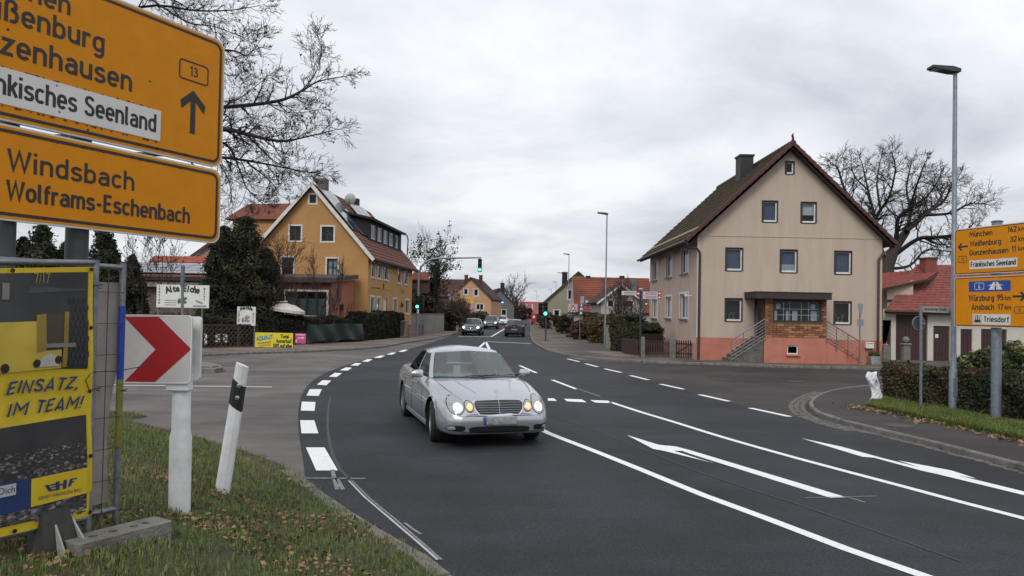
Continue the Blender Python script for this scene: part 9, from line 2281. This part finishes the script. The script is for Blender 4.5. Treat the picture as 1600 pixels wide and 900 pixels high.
def van(name,label,px,py,toward,body_m,W=1.95,H=2.3,Ln=5.2,yaw=0,split=None,Yd=None):
 g = G(px,py,0) if Yd is None else Vector((P(px,490,Yd).x,Yd,0)); a = math.radians(yaw); d = Vector((math.sin(a),-math.cos(a),0)) if toward else Vector((math.sin(a),math.cos(a),0)); c = g + (-d if toward else d) * Ln / 2
 t = thing(name,label,"van",(c.x,c.y,.004),math.atan2(d.y,d.x)); h = Ln / 2; w = W / 2
 prof = [(-h,.35),(-h - .0,1.0),(-h + .05,H - .08),(-h + .15,H),(h - 1.7,H),(h - 1.45,H - .07),(h - .75,1.25),(h - .15,1.02),(h,.85),(h + .02,.4),(h - .2,.28),(-h + .2,.28)]
 m = MB(); k = len(prof); secs = [(-1,.90),(-.97,.99),(-.90,1.0),(.90,1.0),(.97,.99),(1,.90)]; vs = []
 for sy,sc in secs:
  for x,z in prof: vs.append((x * (.985 + .015 * (sc - .9) * 10),w * sy * (1 - .10 * max(0,(z - 1.1)) / (H - 1.1)),.28 + (z - .28) * (sc if abs(sy) > .95 else 1)))
 m.add(vs,[(j * k + i,j * k + (i + 1) % k,(j + 1) * k + (i + 1) % k,(j + 1) * k + i) for j in range(5) for i in range(k)]); m.add([vs[i] for i in range(k)],[tuple(range(k))]); m.add([vs[5 * k + i] for i in range(k)],[tuple(range(k))]); m.build("body",body_m,t)
 for x in (h - .95,-h + 1.0):
  for s in (1,-1): wheel(t,x,s * (w - .12),.34,.22,s)
 m = MB(); m.add([(h - .80,-w * .78,1.27),(h - .80,w * .78,1.27),(h - 1.40,w * .72,H - .14),(h - 1.40,-w * .72,H - .14)],[(0,1,2,3)]); m.v = [(x + .04,y,z + .03) for x,y,z in m.v]; m.build("windscreen",M_darkglass,t)
 for s in (1,-1): m = MB(); m.prism([(h - 1.5,1.25),(h - .95,1.25),(h - 1.4,H - .35),(h - 1.75,H - .35),(h - 2.0,1.25)],lambda u,v,dd: (u,s * (w * 1.0 - .10 * w * max(0,v - 1.1) / (H - 1.1) + dd),v),0,.015); m.build("side_window",M_darkglass,t)
 for s in (1,-1):
  m = MB(); m.rbox(h - .10,h + .03,s * w * .74 - .16,s * w * .74 + .16,.78,.95,.02); m.build("headlight",M_headglass,t)
  m = MB(); m.rbox(-h - .03,-h + .05,s * w * .88 - .06,s * w * .88 + .06,.9,1.35,.015); m.build("tail_light",M_tail,t)
  dm = body_m
  if split: dm = split[0] if s > 0 else split[1]
  m = MB(); m.rbox(-h - .025,-h + .01,.01 if s > 0 else -w * .86,w * .86 if s > 0 else -.01,.5,H - .18,.012); dr = m.build("rear_door",dm,t)
  if split and s < 0: dr['label'] = "dark right rear door"
  m = MB(); m.box(-h - .03,-h - .026,(.12 if s > 0 else -w * .74),(w * .74 if s > 0 else -.12),1.35,H - .4); m.build("rear_window",M_darkglass if not (split and s > 0) else split[0],dr)
 m = MB(); m.rbox(-h - .08,-h + .1,-w * .95,w * .95,.32,.48,.02); m.rbox(h - .1,h + .06,-w * .95,w * .95,.30,.48,.02); m.build("bumper",M_black,t)
 m = MB(); m.box(-h - .09,-h - .081,-.26,.26,.36,.47); m.build("number_plate",M_plate,t)
 return t
rv = van("red_van","red parked van with white emblem on its rear door at the right kerb",838,508,False,paint_mat("van_red",(0.42,0.015,0.03),.1),W=1.85,H=2.1,Ln=5.0,yaw=3,split=(MATS["van_red_paint"] if "van_red_paint" in MATS else paint_mat("van_red",(0.42,0.015,0.03),.1),M_darkglass))
h = 2.5; m = MB(); m.lathe([(.22,-h - .040),(.22,-h - .032)],(0,.42,1.35),16,axis='x'); m.build("emblem",M_signwht,rv)
m = MB(); m.rbox(-h - .05,-h + .1,-.93,-.80,.45,2.02,.02); m.rbox(-h - .05,-h + .1,-.82,.0,1.96,2.06,.02); m.build("door_frame",M_signwht,rv)
van("white_van","white van far back in the oncoming lane",808,498.6,True,paint_mat("van_white",(0.6,0.6,0.6),.1),H=2.2,Ln=5)
van("blue_white_van","blue and white parked van at the petrol station forecourt",784,497.5,True,pm("blue_white_stripes",(0.05,0.16,0.42),.4,.2,.9,col2=(0.5,0.55,0.62)),H=2.0,Ln=4.6,yaw=30,Yd=150)
